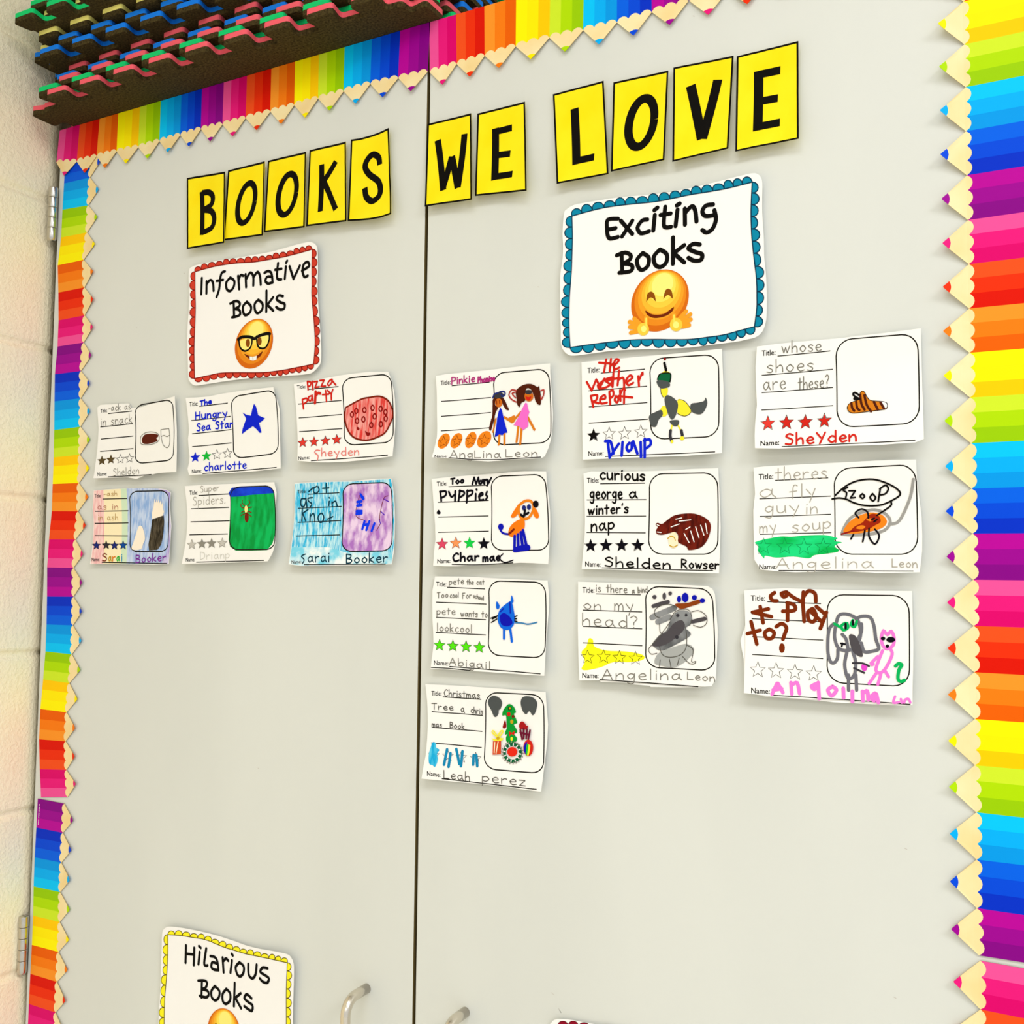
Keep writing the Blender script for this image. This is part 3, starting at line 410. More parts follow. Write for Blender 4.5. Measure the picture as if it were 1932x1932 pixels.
 {'name':'review_card','label':'white review card with two girls holding hands,one in blue and one in pink','cat':'paper card','group':'book title cards filled in by children','org':(417.3,105.9),'L':[346.8,487.8,200.9,105.9,0,2,11.2,14.4,2,3,0.8,0,0.8],'out':'-651,929 -534,938 -379,938 -235,940 -76,939 142,942 395,941 700,933 700,839 711,675 728,516 739,429 743,357 744,263 741,170 721,78 691,0 653,-16 461,-13 301,-12 182,-19 60,-20 -65,-8 -192,7 -405,33 -609,55 -598,132 -592,193 -587,269 -594,347 -610,463 -623,571 -640,809','osm':0,'items':[['S','picture_frame','print',1.2,0,0,'559,886 592,881 623,869 649,850 670,827 683,799 688,770 732,253 732,223 723,195 706,172 682,154 652,143 619,140 227,146 193,151 159,163 128,182 104,206 86,235 78,265 38,787 43,816 56,843 77,866 104,884 135,895 169,898 559,886 592,881'],['S','printed_form','print',0.96,1,0,'-455,810 -10,813|-578,652 10,653|-565,492 21,495|-549,334 31,335|-411,41 -109,8 139,-5 340,-5 652,-5'],['T','printed_form','print','Title:',[-590,824],[122,3],[-1,48]],['T','printed_form','print','Name:',[-575,50],[149,-4],[-5,28]],['F','rating_star#278','orangemarker',0,1,0,'-431,235 -438,199 -458,168 -485,147 -515,142 -542,153 -561,177 -566,211 -559,247 -539,278 -511,299 -480,304 -454,293 -436,269'],['F','rating_star#455','orangemarker',0,1,0,'-284,231 -292,195 -311,164 -338,144 -367,139 -394,150 -412,174 -417,208 -409,243 -390,275 -362,295 -333,300 -307,289 -289,265'],['F','rating_star#657','orangemarker',0,1,0,'-118,229 -125,192 -143,159 -169,138 -197,133 -222,144 -239,171 -245,206 -238,244 -220,277 -193,298 -165,303 -140,291 -123,265'],['F','rating_star#845','orangemarker',0,1,0,'57,225 48,186 25,153 -7,132 -42,128 -74,140 -97,168 -104,205 -95,243 -72,277 -39,297 -3,302 29,289 50,262'],['S','rating_star#278','brown',0.48,0,0,'-507,277 -485,236 -439,234 -470,207 -451,165 -493,189 -527,165 -522,207 -562,234 -517,236 -507,277 -485,236'],['S','rating_star#455','brown',0.48,0,0,'-353,277 -331,236 -285,234 -316,207 -297,165 -339,190 -373,166 -368,207 -408,235 -363,236 -353,277 -331,236'],['S','rating_star#657','brown',0.48,0,0,'-192,275 -170,235 -124,232 -155,206 -136,165 -179,189 -213,165 -207,207 -248,234 -202,235 -192,275 -170,235'],['S','rating_star#845','brown',0.48,0,0,'-29,269 -7,229 39,226 7,200 26,159 -16,183 -51,160 -45,201 -85,228 -39,229 -29,269 -7,229'],['S','title_writing','magenta',1.3,1,1,'-454,897 -453,823|-454,897 -414,890 -417,863 -453,858|-387,869 -387,825|-388,885 -386,889|-364,869 -364,826|-364,848 -343,870 -328,858 -326,827|-308,906 -308,828|-275,872 -307,850|-305,850 -271,829|-246,873 -246,830|-246,889 -244,894|-219,852 -186,857 -188,871 -203,874 -220,855 -205,831 -181,837'],['S','title_writing','magenta',1.38,1,1,'-143,875 -144,817|-143,875 -123,869 -125,849 -143,845|-113,879 -113,819|-113,835 -102,851 -95,843 -94,819|-71,854 -82,837 -72,820 -62,837 -71,854|-52,854 -52,821|-52,841 -44,855 -38,841 -39,821|-38,841 -30,855 -24,842 -24,821|-10,856 -11,822|-10,868 -9,872|20,851 11,856 3,848 18,835 13,823 1,826|31,840 48,843 47,854 39,857 30,842 38,823 51,828'],['S','name_writing','pencil',0.78,1,1,'-364,118 -390,39|-364,118 -307,35|-382,67 -322,66|-285,81 -276,33|-281,57 -253,79 -227,64 -218,30|-139,64 -167,75 -190,57 -164,35 -141,48 -139,68|-139,73 -131,12 -147,-6 -181,5|-114,100 -100,25|-100,25 -32,23|-5,66 3,19|-8,84 -6,88|29,64 37,18|33,41 61,62 86,47 94,15|176,47 148,58 122,39 146,13 172,27 177,52|176,56 181,29 201,9'],['S','name_writing','pencil',0.78,1,1,'246,93 256,19|256,19 328,18|358,37 412,38 406,52 381,58 357,39 385,13 422,16|482,53 451,32 486,8 516,29 482,53|542,50 549,4|545,27 576,48 602,33 609,1'],['S','drawing','orangeskin',1.73,1,1,'87,427 70,286'],['S','drawing','orangeskin',2.42,1,1,'149,258 156,150|206,262 221,150|359,326 357,168|399,330 401,140|447,430 546,280|374,472 321,417|186,434 249,396 284,375'],['F','drawing','orangeskin',0,1,0,'230,416 270,436 302,444 320,424 351,452 368,450 323,402 301,370 267,377'],['F','drawing','hairbrown',0,1,0,'36,632 85,658 144,645 180,605 209,551 234,506 200,511 158,563 134,609 70,614 65,570 101,538 80,494 66,421 57,361 43,302 19,326 30,408 41,460 35,572'],['F','drawing','face',0,1,0,'148,586 147,572 142,559 133,550 122,544 109,543 96,546 83,554 73,565 66,578 63,593 65,607 70,619 78,629 90,634 103,636 116,632 128,625 138,614 145,600'],['F','drawing','charcoal',0,1,0,'162,662 160,652 151,644 138,638 122,634 103,634 84,637 67,643 53,652 44,662 41,672 43,682 51,691 65,697 81,701 100,701 119,698 136,691 150,683 159,673'],['S','drawing','brown',0.86,1,1,'79,614 85,576|112,618 119,581'],['S','drawing','navy',1.56,1,1,'35,647 50,683 92,694|108,700 159,703 177,676 152,652 130,676'],['F','drawing','blue',0,0,0,'130,539 149,512 184,412 214,336 242,271 206,266 184,245 149,258 115,234 98,235 101,306 103,433 113,499'],['F','drawing','pinkdress',0,0,0,'421,565 442,554 458,495 475,464 460,429 474,318 417,282 380,324 304,343 332,387 364,443 384,500'],['F','drawing','hairbrown',0,1,0,'314,624 303,690 344,730 411,752 478,750 527,728 560,710 573,723 581,687 595,628 598,534 566,537 536,576 517,628 478,696 428,708 413,644 416,586 375,567 357,525 326,557'],['F','drawing','face',0,1,0,'511,621 509,605 502,591 491,581 478,574 462,573 446,577 431,586 419,598 411,614 408,630 410,646 417,660 428,671 442,677 458,678 474,674 488,665 500,653 508,637'],['F','drawing','charcoal',0,1,0,'495,666 493,659 488,653 479,649 467,646 455,646 442,649 430,653 421,659 414,666 412,673 414,680 420,686 429,691 440,693 453,693 466,690 478,686 487,680 493,673'],['F','drawing','red',0,1,0,'418,629 456,619 488,623 473,588 441,587'],['S','drawing','redbow',1.38,1,1,'311,697 252,710 224,661 256,614 316,579|303,683 261,672 305,624|594,671 630,675 627,625 604,584 595,614']]},
 {'name':'review_card','label':'white review card with a tall grey and yellow robot bird under a green head','cat':'paper card','group':'book title cards filled in by children','org':(589.3,101.5),'L':[518.5,660.2,198.7,101.5,0,1,8.0,6.4,1,2,0.4,0,0.8],'out':'-699,967 -491,968 -279,967 -29,966 216,961 458,960 707,958 712,781 720,591 719,286 724,-7 557,-9 401,-12 121,-7 -167,-2 -418,0 -653,1 -674,298 -692,706','osm':0,'items':[['S','picture_frame','print',1.11,0,0,'544,916 578,910 610,896 637,874 657,847 670,815 674,782 684,281 681,248 670,216 650,190 625,170 594,157 561,153 168,160 133,165 100,179 71,200 48,228 32,260 25,295 5,804 9,838 22,869 44,896 72,916 105,928 140,931 544,916 578,910'],['S','printed_form','print',0.89,1,0,'-495,842 -45,843|-623,678 -22,678|-614,520 -17,520|-608,359 -4,359|-422,22 661,9'],['T','printed_form','print','Title:',[-635,854],[125,-1],[0,52]],['T','printed_form','print','Name:',[-595,35],[156,0],[-3,47]],['F','rating_star#258','black',0,0,0,'-556,302 -538,255 -496,253 -529,227 -515,187 -551,210 -587,185 -580,225 -612,253 -570,256'],['S','rating_star#258','black',0.45,0,0,'-556,302 -537,257 -488,255 -525,226 -509,179 -551,206 -591,179 -580,225 -620,255 -571,257 -556,302 -537,257'],['S','rating_star#447','print',0.45,0,0,'-396,309 -377,264 -329,262 -365,233 -350,187 -392,213 -431,187 -420,233 -459,262 -411,264 -396,309 -377,264'],['S','rating_star#635','print',0.45,0,0,'-238,303 -219,259 -171,257 -207,227 -192,182 -233,208 -272,182 -262,227 -301,257 -253,259 -238,303 -219,259'],['S','rating_star#832','print',0.45,0,0,'-75,309 -56,265 -8,262 -44,233 -29,188 -70,214 -108,188 -98,233 -137,263 -89,265 -75,309 -56,265'],['S','title_writing','red',2.22,1,1,'-438,971 -461,849|-513,946 -402,928|-389,971 -402,852|-397,900 -363,921 -357,852|-363,897 -308,948 -338,962 -359,920 -351,868 -304,880|-641,767 -588,678|-588,678 -542,784|-542,784 -499,708|-499,708 -457,785|-525,726 -448,776 -364,785 -414,709 -507,692 -525,726|-465,777 -372,706|-364,833 -372,698|-423,766 -305,780|-305,852 -321,710|-317,758 -263,777 -254,673|-238,727 -171,770 -196,795 -234,751 -212,702 -163,721|-113,780 -104,685|-105,740 -72,808 -68,792|-596,626 -567,515|-596,626 -531,629 -539,581 -577,568|-573,568 -512,547|-496,586 -446,591 -455,624 -497,595 -487,545 -428,549|-404,644 -393,531|-405,652 -371,666 -362,617 -395,587|-336,607 -348,568 -322,542 -311,581 -336,607|-295,660 -289,556|-291,628 -262,674 -245,656|-253,641 -253,529|-311,605 -169,579'],['S','name_writing','blue',2.77,1,1,'-404,170 -373,8|-429,171 -378,168 -349,95 -337,46|-373,16 -288,139|-251,153 -252,22|-184,141 -207,103 -187,62 -155,84 -159,140|-143,155 -94,34|-68,143 -55,0|-28,172 -18,-6|-35,157 22,161 33,113 -14,77'],['S','drawing','yellowmark',1.48,1,1,'239,297 229,235|291,285 326,228'],['F','drawing','yellowmark',0,1,0,'283,520 332,516 381,473 419,400 360,362 287,395|114,643 179,646 180,583 140,559|125,785 158,811 207,780'],['F','drawing','yellowmark',0,1,0,'190,421 189,405 184,391 176,381 166,374 155,372 143,376 132,384 123,396 117,411 115,427 116,443 121,457 129,468 139,475 151,476 163,473 173,465 182,452 188,438'],['S','drawing','black',0.55,1,1,'283,520 332,516 381,473 419,400 360,362 287,391|114,643 119,596 140,559'],['F','drawing','graymark',0,1,0,'153,538 185,575 259,530 289,473 272,380 241,339 216,353 181,426|413,471 484,480 539,491 554,521 571,466 541,391 495,368 423,400|7,391 59,419 124,438 142,390 103,345 81,284 40,286 13,335|217,329 298,328 299,285 268,271 226,297|72,718 134,728 199,691 198,652 126,642 93,665'],['F','drawing','greendark',0,1,0,'80,733 109,785 207,780 205,698 174,709 134,720'],['S','drawing','black',1.11,1,1,'80,733 109,783 207,778 205,698'],['S','drawing','black',2.4,1,1,'149,882 166,811'],['F','drawing','darkred',0,1,0,'167,918 166,914 164,910 162,907 158,905 154,905 151,906 147,909 145,912 143,916 142,920 143,925 145,928 147,931 151,933 155,933 158,932 162,930 164,926 166,922'],['S','drawing','charcoal',2.77,1,1,'225,235 224,180 242,132|330,228 342,181'],['F','drawing','yellowmark',0,1,0,'362,152 361,146 358,141 354,137 348,134 342,134 335,135 329,138 325,143 321,149 320,155 321,161 324,167 328,171 334,173 340,174 346,173 352,169 357,165 360,159'],['F','drawing','yellowmark',0,1,0,'256,128 256,123 254,119 252,115 248,113 245,113 241,114 237,116 234,120 233,124 232,129 232,134 234,138 236,142 239,144 243,144 247,143 250,141 253,137 255,133']]},
 {'name':'review_card','label':'white review card with a drawing of an orange and brown striped shoe','cat':'paper card','group':'book title cards filled in by children','org':(759.1,102.5),'L':[688.5,829.7,198.8,102.5,0,2,11.2,11.2,2,2,0.9,1,0.8],'out':'-671,937 -501,945 -335,947 -129,946 74,943 194,947 313,945 508,946 704,950 702,817 703,672 706,468 713,262 721,12 656,-13 529,-14 393,-17 200,-12 5,-8 -236,-6 -466,-5 -668,10 -677,124 -678,230 -668,405 -680,582 -685,757','osm':0,'items':[['S','picture_frame','print',1.03,0,0,'549,914 582,908 614,894 640,871 661,841 673,807 677,771 684,294 680,257 668,222 649,192 623,170 592,156 559,151 165,155 130,160 97,175 68,198 45,228 30,264 23,302 11,786 16,823 29,857 51,887 80,909 113,922 148,926 549,914 582,908'],['S','printed_form','print',0.82,1,0,'-490,835 -37,840|-630,673 -18,677|-628,515 -14,515|-626,356 -10,353|-436,11 656,5'],['T','printed_form','print','Title:',[-629,848],[121,-1],[0,49]],['T','printed_form','print','Name:',[-621,29],[163,1],[-2,45]],['F','rating_star#215','redpen',0,0,0,'-568,294 -550,252 -501,251 -538,219 -531,179 -564,197 -598,175 -590,219 -619,246 -583,253'],['S','rating_star#215','print',0.41,0,0,'-568,300 -550,252 -503,250 -538,219 -524,170 -564,198 -602,169 -591,218 -629,250 -583,252 -568,300 -550,252'],['F','rating_star#408','red',0,0,0,'-407,287 -390,249 -347,247 -381,219 -363,168 -403,197 -437,176 -426,219 -468,249 -421,251'],['S','rating_star#408','print',0.41,0,0,'-407,299 -389,251 -343,249 -378,218 -363,169 -403,197 -441,169 -430,218 -468,249 -422,251 -407,299 -389,251'],['F','rating_star#605','red',0,0,0,'-244,283 -228,242 -188,240 -214,211 -205,168 -241,193 -275,167 -265,212 -295,239 -259,245'],['S','rating_star#605','print',0.41,0,0,'-244,292 -226,245 -180,242 -215,211 -201,163 -240,191 -278,163 -267,211 -305,243 -259,245 -244,292 -226,245'],['F','rating_star#803','red',0,0,0,'-82,282 -68,242 -21,244 -56,214 -45,172 -80,193 -112,173 -103,215 -132,241 -95,244'],['S','rating_star#803','print',0.41,0,0,'-83,293 -65,247 -20,244 -55,213 -41,166 -80,193 -116,166 -106,214 -142,245 -97,247 -83,293 -65,247'],['S','title_writing','pencil',0.79,1,1,'-451,917 -434,859|-434,859 -419,905|-419,905 -406,858|-406,858 -383,915|-363,961 -364,857|-364,886 -339,911 -322,896 -320,856|-269,912 -294,884 -271,855 -247,883 -269,912|-184,901 -203,910 -220,896 -188,872 -198,852 -225,859|-159,880 -119,883 -122,902 -139,908 -159,883 -142,851 -114,857'],['S','title_writing','pencil',0.79,1,1,'-530,748 -556,758 -578,742 -536,715 -549,692 -584,700|-502,809 -503,691|-503,724 -470,753 -449,736 -446,690|-381,753 -413,722 -383,688 -352,720 -381,753|-318,719 -268,723 -271,744 -294,751 -319,722 -297,686 -261,693|-183,737 -208,748 -230,733 -188,705 -201,683 -235,691'],['S','title_writing','pencil',0.79,1,1,'-567,593 -589,607 -612,575 -595,538 -573,561 -566,600|-566,607 -565,565 -550,537|-531,607 -529,537|-529,579 -509,603 -491,600|-466,572 -426,578 -429,600 -447,607 -467,576 -448,537 -420,546'],['S','title_writing','pencil',0.79,1,1,'-297,620 -296,521|-312,583 -280,586|-266,633 -265,521|-266,552 -249,580 -237,565 -234,521|-217,552 -189,557 -191,577 -203,583 -217,555 -204,521 -184,529|-143,574 -156,583 -168,568 -145,543 -152,521 -171,527|-124,552 -97,557 -99,577 -112,583 -125,555 -112,521 -93,528|-79,613 -65,632 -51,607 -65,570 -64,552|-64,528 -63,524'],['S','name_writing','red',1.59,1,1,'-342,110 -375,124 -401,101 -345,67 -356,30 -402,35|-313,130 -308,27|-310,55 -279,81 -258,67 -253,27|-221,55 -171,60 -175,78 -198,84 -222,58 -198,27 -163,34|-141,118 -104,72|-70,118 -111,22|16,72 -14,84 -40,55 -12,27 16,44|16,128 20,28|52,56 100,60 96,78 74,84 51,58 73,28 108,35|130,84 132,28|131,56 161,84 182,67 186,28'],['F','drawing','orangebrown',0,1,0,'107,325 122,357 169,379 204,393 215,452 243,456 270,405 302,373 387,358 426,343 432,309 411,290 295,281 171,273 123,289'],['F','drawing','paper',0,1,0,'383,356 426,343 430,311 411,294 399,320'],['S','drawing','black',0.59,1,1,'107,325 122,357 169,379 204,393 215,452 243,456 270,405 302,373 387,358 426,343 432,309 411,290 295,281 171,273 123,289 107,325'],['S','drawing','hairbrown',1.98,1,1,'141,364 148,322 166,293|181,370 189,318 208,296|212,431 224,350 250,297|247,424 267,338 303,278|325,359 357,289|378,351 407,294'],['S','drawing','black',1.59,1,1,'204,393 156,435 168,454 204,429|204,393 165,398 176,414 208,393']]},
 {'name':'review_card','label':'white review card with an orange puppy on blue legs','cat':'paper card','group':'book title cards filled in by children','org':(416.4,-1.1),'L':[347.1,485.7,94.3,-1.1,0,1,9.6,8.0,1,3,0.8,1,0.8],'out':'-677,913 -511,923 -341,931 -173,935 -5,940 205,945 414,949 547,943 670,934 674,860 679,790 695,670 715,542 726,402 731,262 736,136 742,22 585,32 421,36 283,29 138,18 -25,9 -192,4 -319,-1 -448,-1 -598,6 -605,142 -601,276 -618,425 -640,575 -659,740','osm':0,'items':[['S','picture_frame','print',1.19,0,0,'537,907 569,903 599,892 626,874 646,852 660,825 665,797 721,265 720,237 712,211 694,189 670,172 640,161 607,158 212,159 177,163 144,174 115,191 92,214 76,240 68,269 34,803 38,831 50,858 70,880 96,898 126,908 159,912 537,907 569,903'],['S','printed_form','print',0.95,1,0,'-472,824 -21,825|-598,666 6,669|-585,510 12,511|-576,352 28,355|-373,19 -151,14 56,19 340,36'],['T','printed_form','print','Title:',[-615,836],[128,3],[0,46]],['T','printed_form','print','Name:',[-550,30],[157,5],[-5,43]],['F','rating_star#255','rose',0,0,0,'-521,287 -501,247 -454,246 -487,220 -468,177 -513,202 -549,179 -540,219 -581,245 -534,247'],['S','rating_star#255','darkred',0.48,0,0,'-522,292 -499,249 -448,248 -485,219 -466,175 -512,200 -553,174 -544,218 -587,247 -536,249 -522,292 -499,249'],['F','rating_star#447','peach',0,0,0,'-358,293 -337,258 -288,256 -325,230 -306,189 -349,213 -385,189 -379,229 -421,256 -370,257'],['S','rating_star#447','brown',0.48,0,0,'-358,302 -336,259 -284,257 -322,229 -303,185 -349,210 -389,184 -380,228 -423,256 -372,259 -358,302 -336,259'],['F','rating_star#640','greenbright',0,0,0,'-193,293 -171,257 -124,255 -160,228 -144,191 -184,210 -220,188 -212,228 -251,253 -205,256'],['S','rating_star#640','green',0.48,0,0,'-193,300 -171,257 -120,256 -157,227 -138,184 -183,208 -223,183 -215,227 -258,255 -207,257 -193,300 -171,257'],['F','rating_star#840','ink',0,0,0,'-23,288 -2,248 46,246 11,219 29,178 -14,201 -49,181 -41,219 -78,243 -35,246'],['S','rating_star#840','ink',0.48,0,0,'-23,291 -1,249 49,247 13,219 30,176 -14,200 -53,175 -44,218 -87,246 -37,248 -23,291 -1,249'],['S','title_writing','ink',1.88,1,1,'-422,905 -422,851|-444,904 -399,909|-363,889 -382,871 -364,855 -346,874 -363,889|-309,894 -327,875 -310,860 -292,878 -309,894'],['S','title_writing','ink',2.05,1,1,'-190,841 -169,910|-169,910 -144,843|-144,843 -119,908|-119,908 -110,845|-89,877 -110,856 -89,841 -68,877|-66,884 -51,840|-47,839 -47,883|-47,869 -22,882 -9,838|-13,882 8,852|33,898 -17,820'],['S','title_writing','ink',2.22,1,1,'-569,779 -555,678|-574,775 -505,777 -505,736 -560,708|-467,772 -437,719 -399,740|-391,777 -392,674|-336,783 -350,673|-341,776 -290,767 -290,737 -344,706|-248,780 -254,655|-252,773 -191,775 -196,738 -249,714|-149,741 -149,675|-141,786 -137,780|-111,710 -66,731 -79,749 -108,725 -98,677 -56,679|-16,758 -27,729 -11,707 -28,678'],['F','title_writing','ink',0,1,0,'-585,587 -557,558 -566,542 -583,540 -605,553'],['S','name_writing','ink',2.05,1,1,'-305,122 -334,131 -366,92 -336,51 -293,62|-280,137 -269,53|-272,76 -246,98 -226,87 -219,54|-144,94 -169,102 -192,81 -172,57 -148,73 -143,99|-144,103 -140,75 -122,57|-105,104 -98,58|-102,86 -81,103 -61,101'],['S','name_writing','ink',2.05,1,1,'-10,91 -5,48|-8,74 6,92 19,75 22,50|19,75 34,94 47,77 52,52|111,90 91,97 73,77 90,55 108,70 112,94|111,99 114,73 129,57|148,79 182,85 178,99 162,102 147,82 165,59 189,66'],['S','name_writing','ink',1.28,1,1,'216,125 183,89 207,54 258,39 337,62'],['S','drawing','bluemark',2.05,1,1,'263,321 197,333 156,376'],['F','drawing','bluemark',0,1,0,'198,396 197,386 194,376 187,369 179,365 169,363 160,365 150,370 143,377 138,387 135,397 136,407 140,416 146,424 155,428 164,430 174,428 183,423 191,415 196,406'],['F','drawing','orangebright',0,1,0,'368,623 336,595 279,511 286,488 325,492 359,534|532,583 565,561 596,503 586,475 553,483 526,533|392,469 433,457 441,393 417,337 346,302 290,294 258,332 274,396 328,445'],['S','drawing','orangemarker',2.73,1,1,'368,612 432,650 498,646 532,590 503,506 448,470 386,494 362,559 368,612'],['S','drawing','brown',2.39,1,1,'267,323 317,367'],['S','drawing','bluemark',3.07,1,1,'334,302 343,160|370,316 384,195|401,337 432,202|423,358 477,201'],['F','drawing','bluemark',0,1,0,'331,180 388,202 484,219 523,190 506,159 409,145 337,141'],['F','drawing','navy',0,1,0,'445,582 444,574 441,566 436,561 430,557 424,556 417,557 410,561 405,567 402,575 400,583 401,591 404,598 409,604 415,608 422,609 428,607 435,603 440,597 443,590'],['F','drawing','navy',0,1,0,'503,587 502,578 499,571 494,564 488,561 480,559 473,561 466,565 461,572 457,580 456,589 456,597 460,605 465,611 471,615 478,616 486,615 492,610 498,604 501,596'],['F','drawing','ink',0,1,0,'588,614 587,604 583,594 576,587 567,582 556,581 546,583 537,588 529,596 524,606 522,616 523,627 528,637 535,644 544,649 554,650 565,648 574,643 581,635 586,625'],['S','drawing','ink',2.39,1,1,'436,557 430,514|391,515 423,495 431,518|438,513 476,531']]},
 {'name':'review_card','label':'white review card with a large dark brown scribbled animal curled asleep','cat':'paper card','group':'book title cards filled in by children','org':(588.4,-6.6),'L':[519.9,657.0,90.9,-6.6,0,1,8.0,6.4,1,2,0.6,2,0.8],'out':'-661,956 -580,973 -419,964 -268,958 -101,955 64,952 243,950 427,953 677,949 683,826 686,714 694,564 702,415 703,207 704,-1 525,1 328,6 88,16 -155,23 -405,29 -650,33 -646,199 -637,357 -641,517 -647,676','osm':0,'items':[['S','picture_frame','print',1.1,0,0,'544,911 577,905 608,892 634,871 654,845 667,815 671,782 681,293 678,261 666,231 647,205 620,186 589,174 555,170 155,172 120,177 87,189 58,210 36,236 22,267 16,300 12,798 17,831 31,861 53,887 82,907 114,919 149,922 544,911 577,905'],['S','printed_form','print',0.88,1,0,'-488,850 -33,840|-626,698 -18,684|-624,539 -18,529|-619,384 -17,372|-442,44 649,21'],['T','printed_form','print','Title:',[-624,863],[121,0],[0,48]],['T','printed_form','print','Name:',[-615,57],[160,-4],[-3,48]],['F','rating_star#222','ink',0,0,0,'-573,313 -553,277 -512,272 -544,245 -527,200 -569,229 -606,203 -597,245 -624,270 -589,277'],['S','rating_star#222','print',0.44,0,0,'-574,320 -554,276 -505,274 -542,245 -526,200 -569,226 -608,200 -597,245 -637,275 -588,276 -574,320 -554,276'],['F','rating_star#408','ink',0,0,0,'-416,325 -398,277 -355,274 -384,248 -372,207 -411,231 -448,206 -439,248 -471,275 -430,278'],['S','rating_star#408','print',0.44,0,0,'-416,323 -396,279 -348,276 -384,248 -369,203 -411,229 -450,203 -439,248 -479,277 -430,279 -416,323 -396,279'],['F','rating_star#600','ink',0,0,0,'-254,321 -236,276 -187,275 -227,248 -214,210 -249,228 -288,203 -274,248 -306,273 -267,275'],['S','rating_star#600','print',0.44,0,0,'-254,321 -235,277 -187,275 -223,247 -208,202 -249,228 -288,203 -277,247 -317,276 -269,278 -254,321 -235,277'],['F','rating_star#795','ink',0,0,0,'-92,318 -74,276 -30,273 -65,246 -49,203 -89,232 -120,211 -112,247 -149,273 -106,275'],['S','rating_star#795','print',0.44,0,0,'-93,319 -74,276 -27,274 -63,246 -48,202 -88,227 -126,202 -116,246 -154,275 -107,276 -93,319 -74,276'],['S','title_writing','black',1.73,1,1,'-437,943 -459,954 -486,926 -465,894 -436,901|-414,950 -410,902 -388,889 -367,905 -365,947|-365,947 -361,887|-338,945 -336,885|-336,921 -314,940 -295,936|-266,940 -266,880|-266,962 -263,968|-205,935 -232,907 -207,876 -181,904 -205,935|-157,931 -153,884 -131,870 -110,887 -108,928|-108,928 -104,868|-37,914 -58,924 -77,911 -41,884 -52,865 -81,873'],['S','title_writing','black',1.55,1,1,'-554,761 -571,774 -589,749 -574,720 -557,738 -553,767|-553,773 -554,691 -567,665 -588,679|-530,741 -496,745 -499,765 -514,772 -530,744 -515,709 -491,716|-451,770 -471,739 -451,707 -431,738 -451,770|-413,769 -411,706|-412,744 -395,765 -380,762|-325,754 -343,767 -360,742 -345,714 -329,732 -325,760|-324,766 -326,685 -338,660 -360,673|-301,734 -268,738 -271,758 -286,765 -302,737 -287,702 -263,709'],['S','title_writing','black',1.55,1,1,'-130,748 -158,760 -187,735 -166,705 -137,723 -128,754|-128,760 -128,726 -109,703'],['S','title_writing','black',1.55,1,1,'-607,607 -590,555|-590,555 -578,597|-578,597 -564,556|-564,556 -546,609|-522,609 -520,557|-522,629 -520,635|-497,610 -496,558|-497,584 -475,611 -459,596 -456,559|-418,644 -416,560|-438,612 -397,615|-374,588 -339,593 -342,609 -358,614 -375,590 -358,562 -333,569|-316,615 -314,563|-315,595 -297,613 -281,611|-258,653 -261,638|-200,611 -218,618 -232,605 -203,585 -211,566 -235,571'],['S','title_writing','black',1.55,1,1,'-571,460 -568,395|-570,427 -542,462 -520,444 -516,398|-436,455 -461,467 -487,436 -467,403 -441,426 -434,462|-435,469 -433,430 -415,405|-395,471 -390,358|-394,458 -361,473 -337,446 -363,415 -393,423'],['S','name_writing','black',1.36,1,1,'-335,130 -374,145 -406,125 -338,92 -352,59 -407,66|-300,147 -294,55|-296,80 -259,102 -234,88 -227,52|-189,76 -129,78 -135,94 -162,100 -190,79 -162,50 -120,54|-84,138 -79,47|31,83 -5,94 -36,70 -2,44 32,57|30,133 37,42|74,66 132,68 127,84 101,90 73,68 101,40 142,44|169,87 171,37|170,62 205,86 232,70 237,35'],['S','name_writing','black',1.36,1,1,'345,125 349,46|345,125 386,114 381,89 347,85|354,85 399,44|441,89 421,67 442,43 462,66 441,89|480,88 497,42|497,42 507,78|507,78 522,41|522,41 537,86|590,78 573,85 559,74 588,55 580,39 557,45|613,61 646,64 643,79 628,84 612,64 628,38 652,43|667,83 670,37|669,64 685,80 700,77'],['F','drawing','creampale',0,1,0,'308,301 306,278 300,257 290,241 276,230 261,227 246,230 232,241 220,258 212,279 209,302 211,325 217,345 227,362 241,372 256,376 271,372 285,361 297,344 304,324'],['F','drawing','scribblebrown',0,1,0,'79,449 101,464 142,452 189,485 252,526 339,543 449,542 544,508 601,458 611,394 582,298 522,231 413,208 388,239 339,262 303,285 301,346 272,377 232,370 153,352 97,360 87,395 102,425'],['S','drawing','paper',0.91,1,1,'276,495 332,505|309,475 419,485|231,423 309,449|422,382 457,284|468,419 502,321|515,434 549,343|561,448 579,357|359,361 410,277|374,398 413,420|100,378 136,374|94,447 114,437'],['S','drawing','mustard',0.91,1,1,'202,317 233,336 266,324 276,299|225,252 261,237 300,255']]},
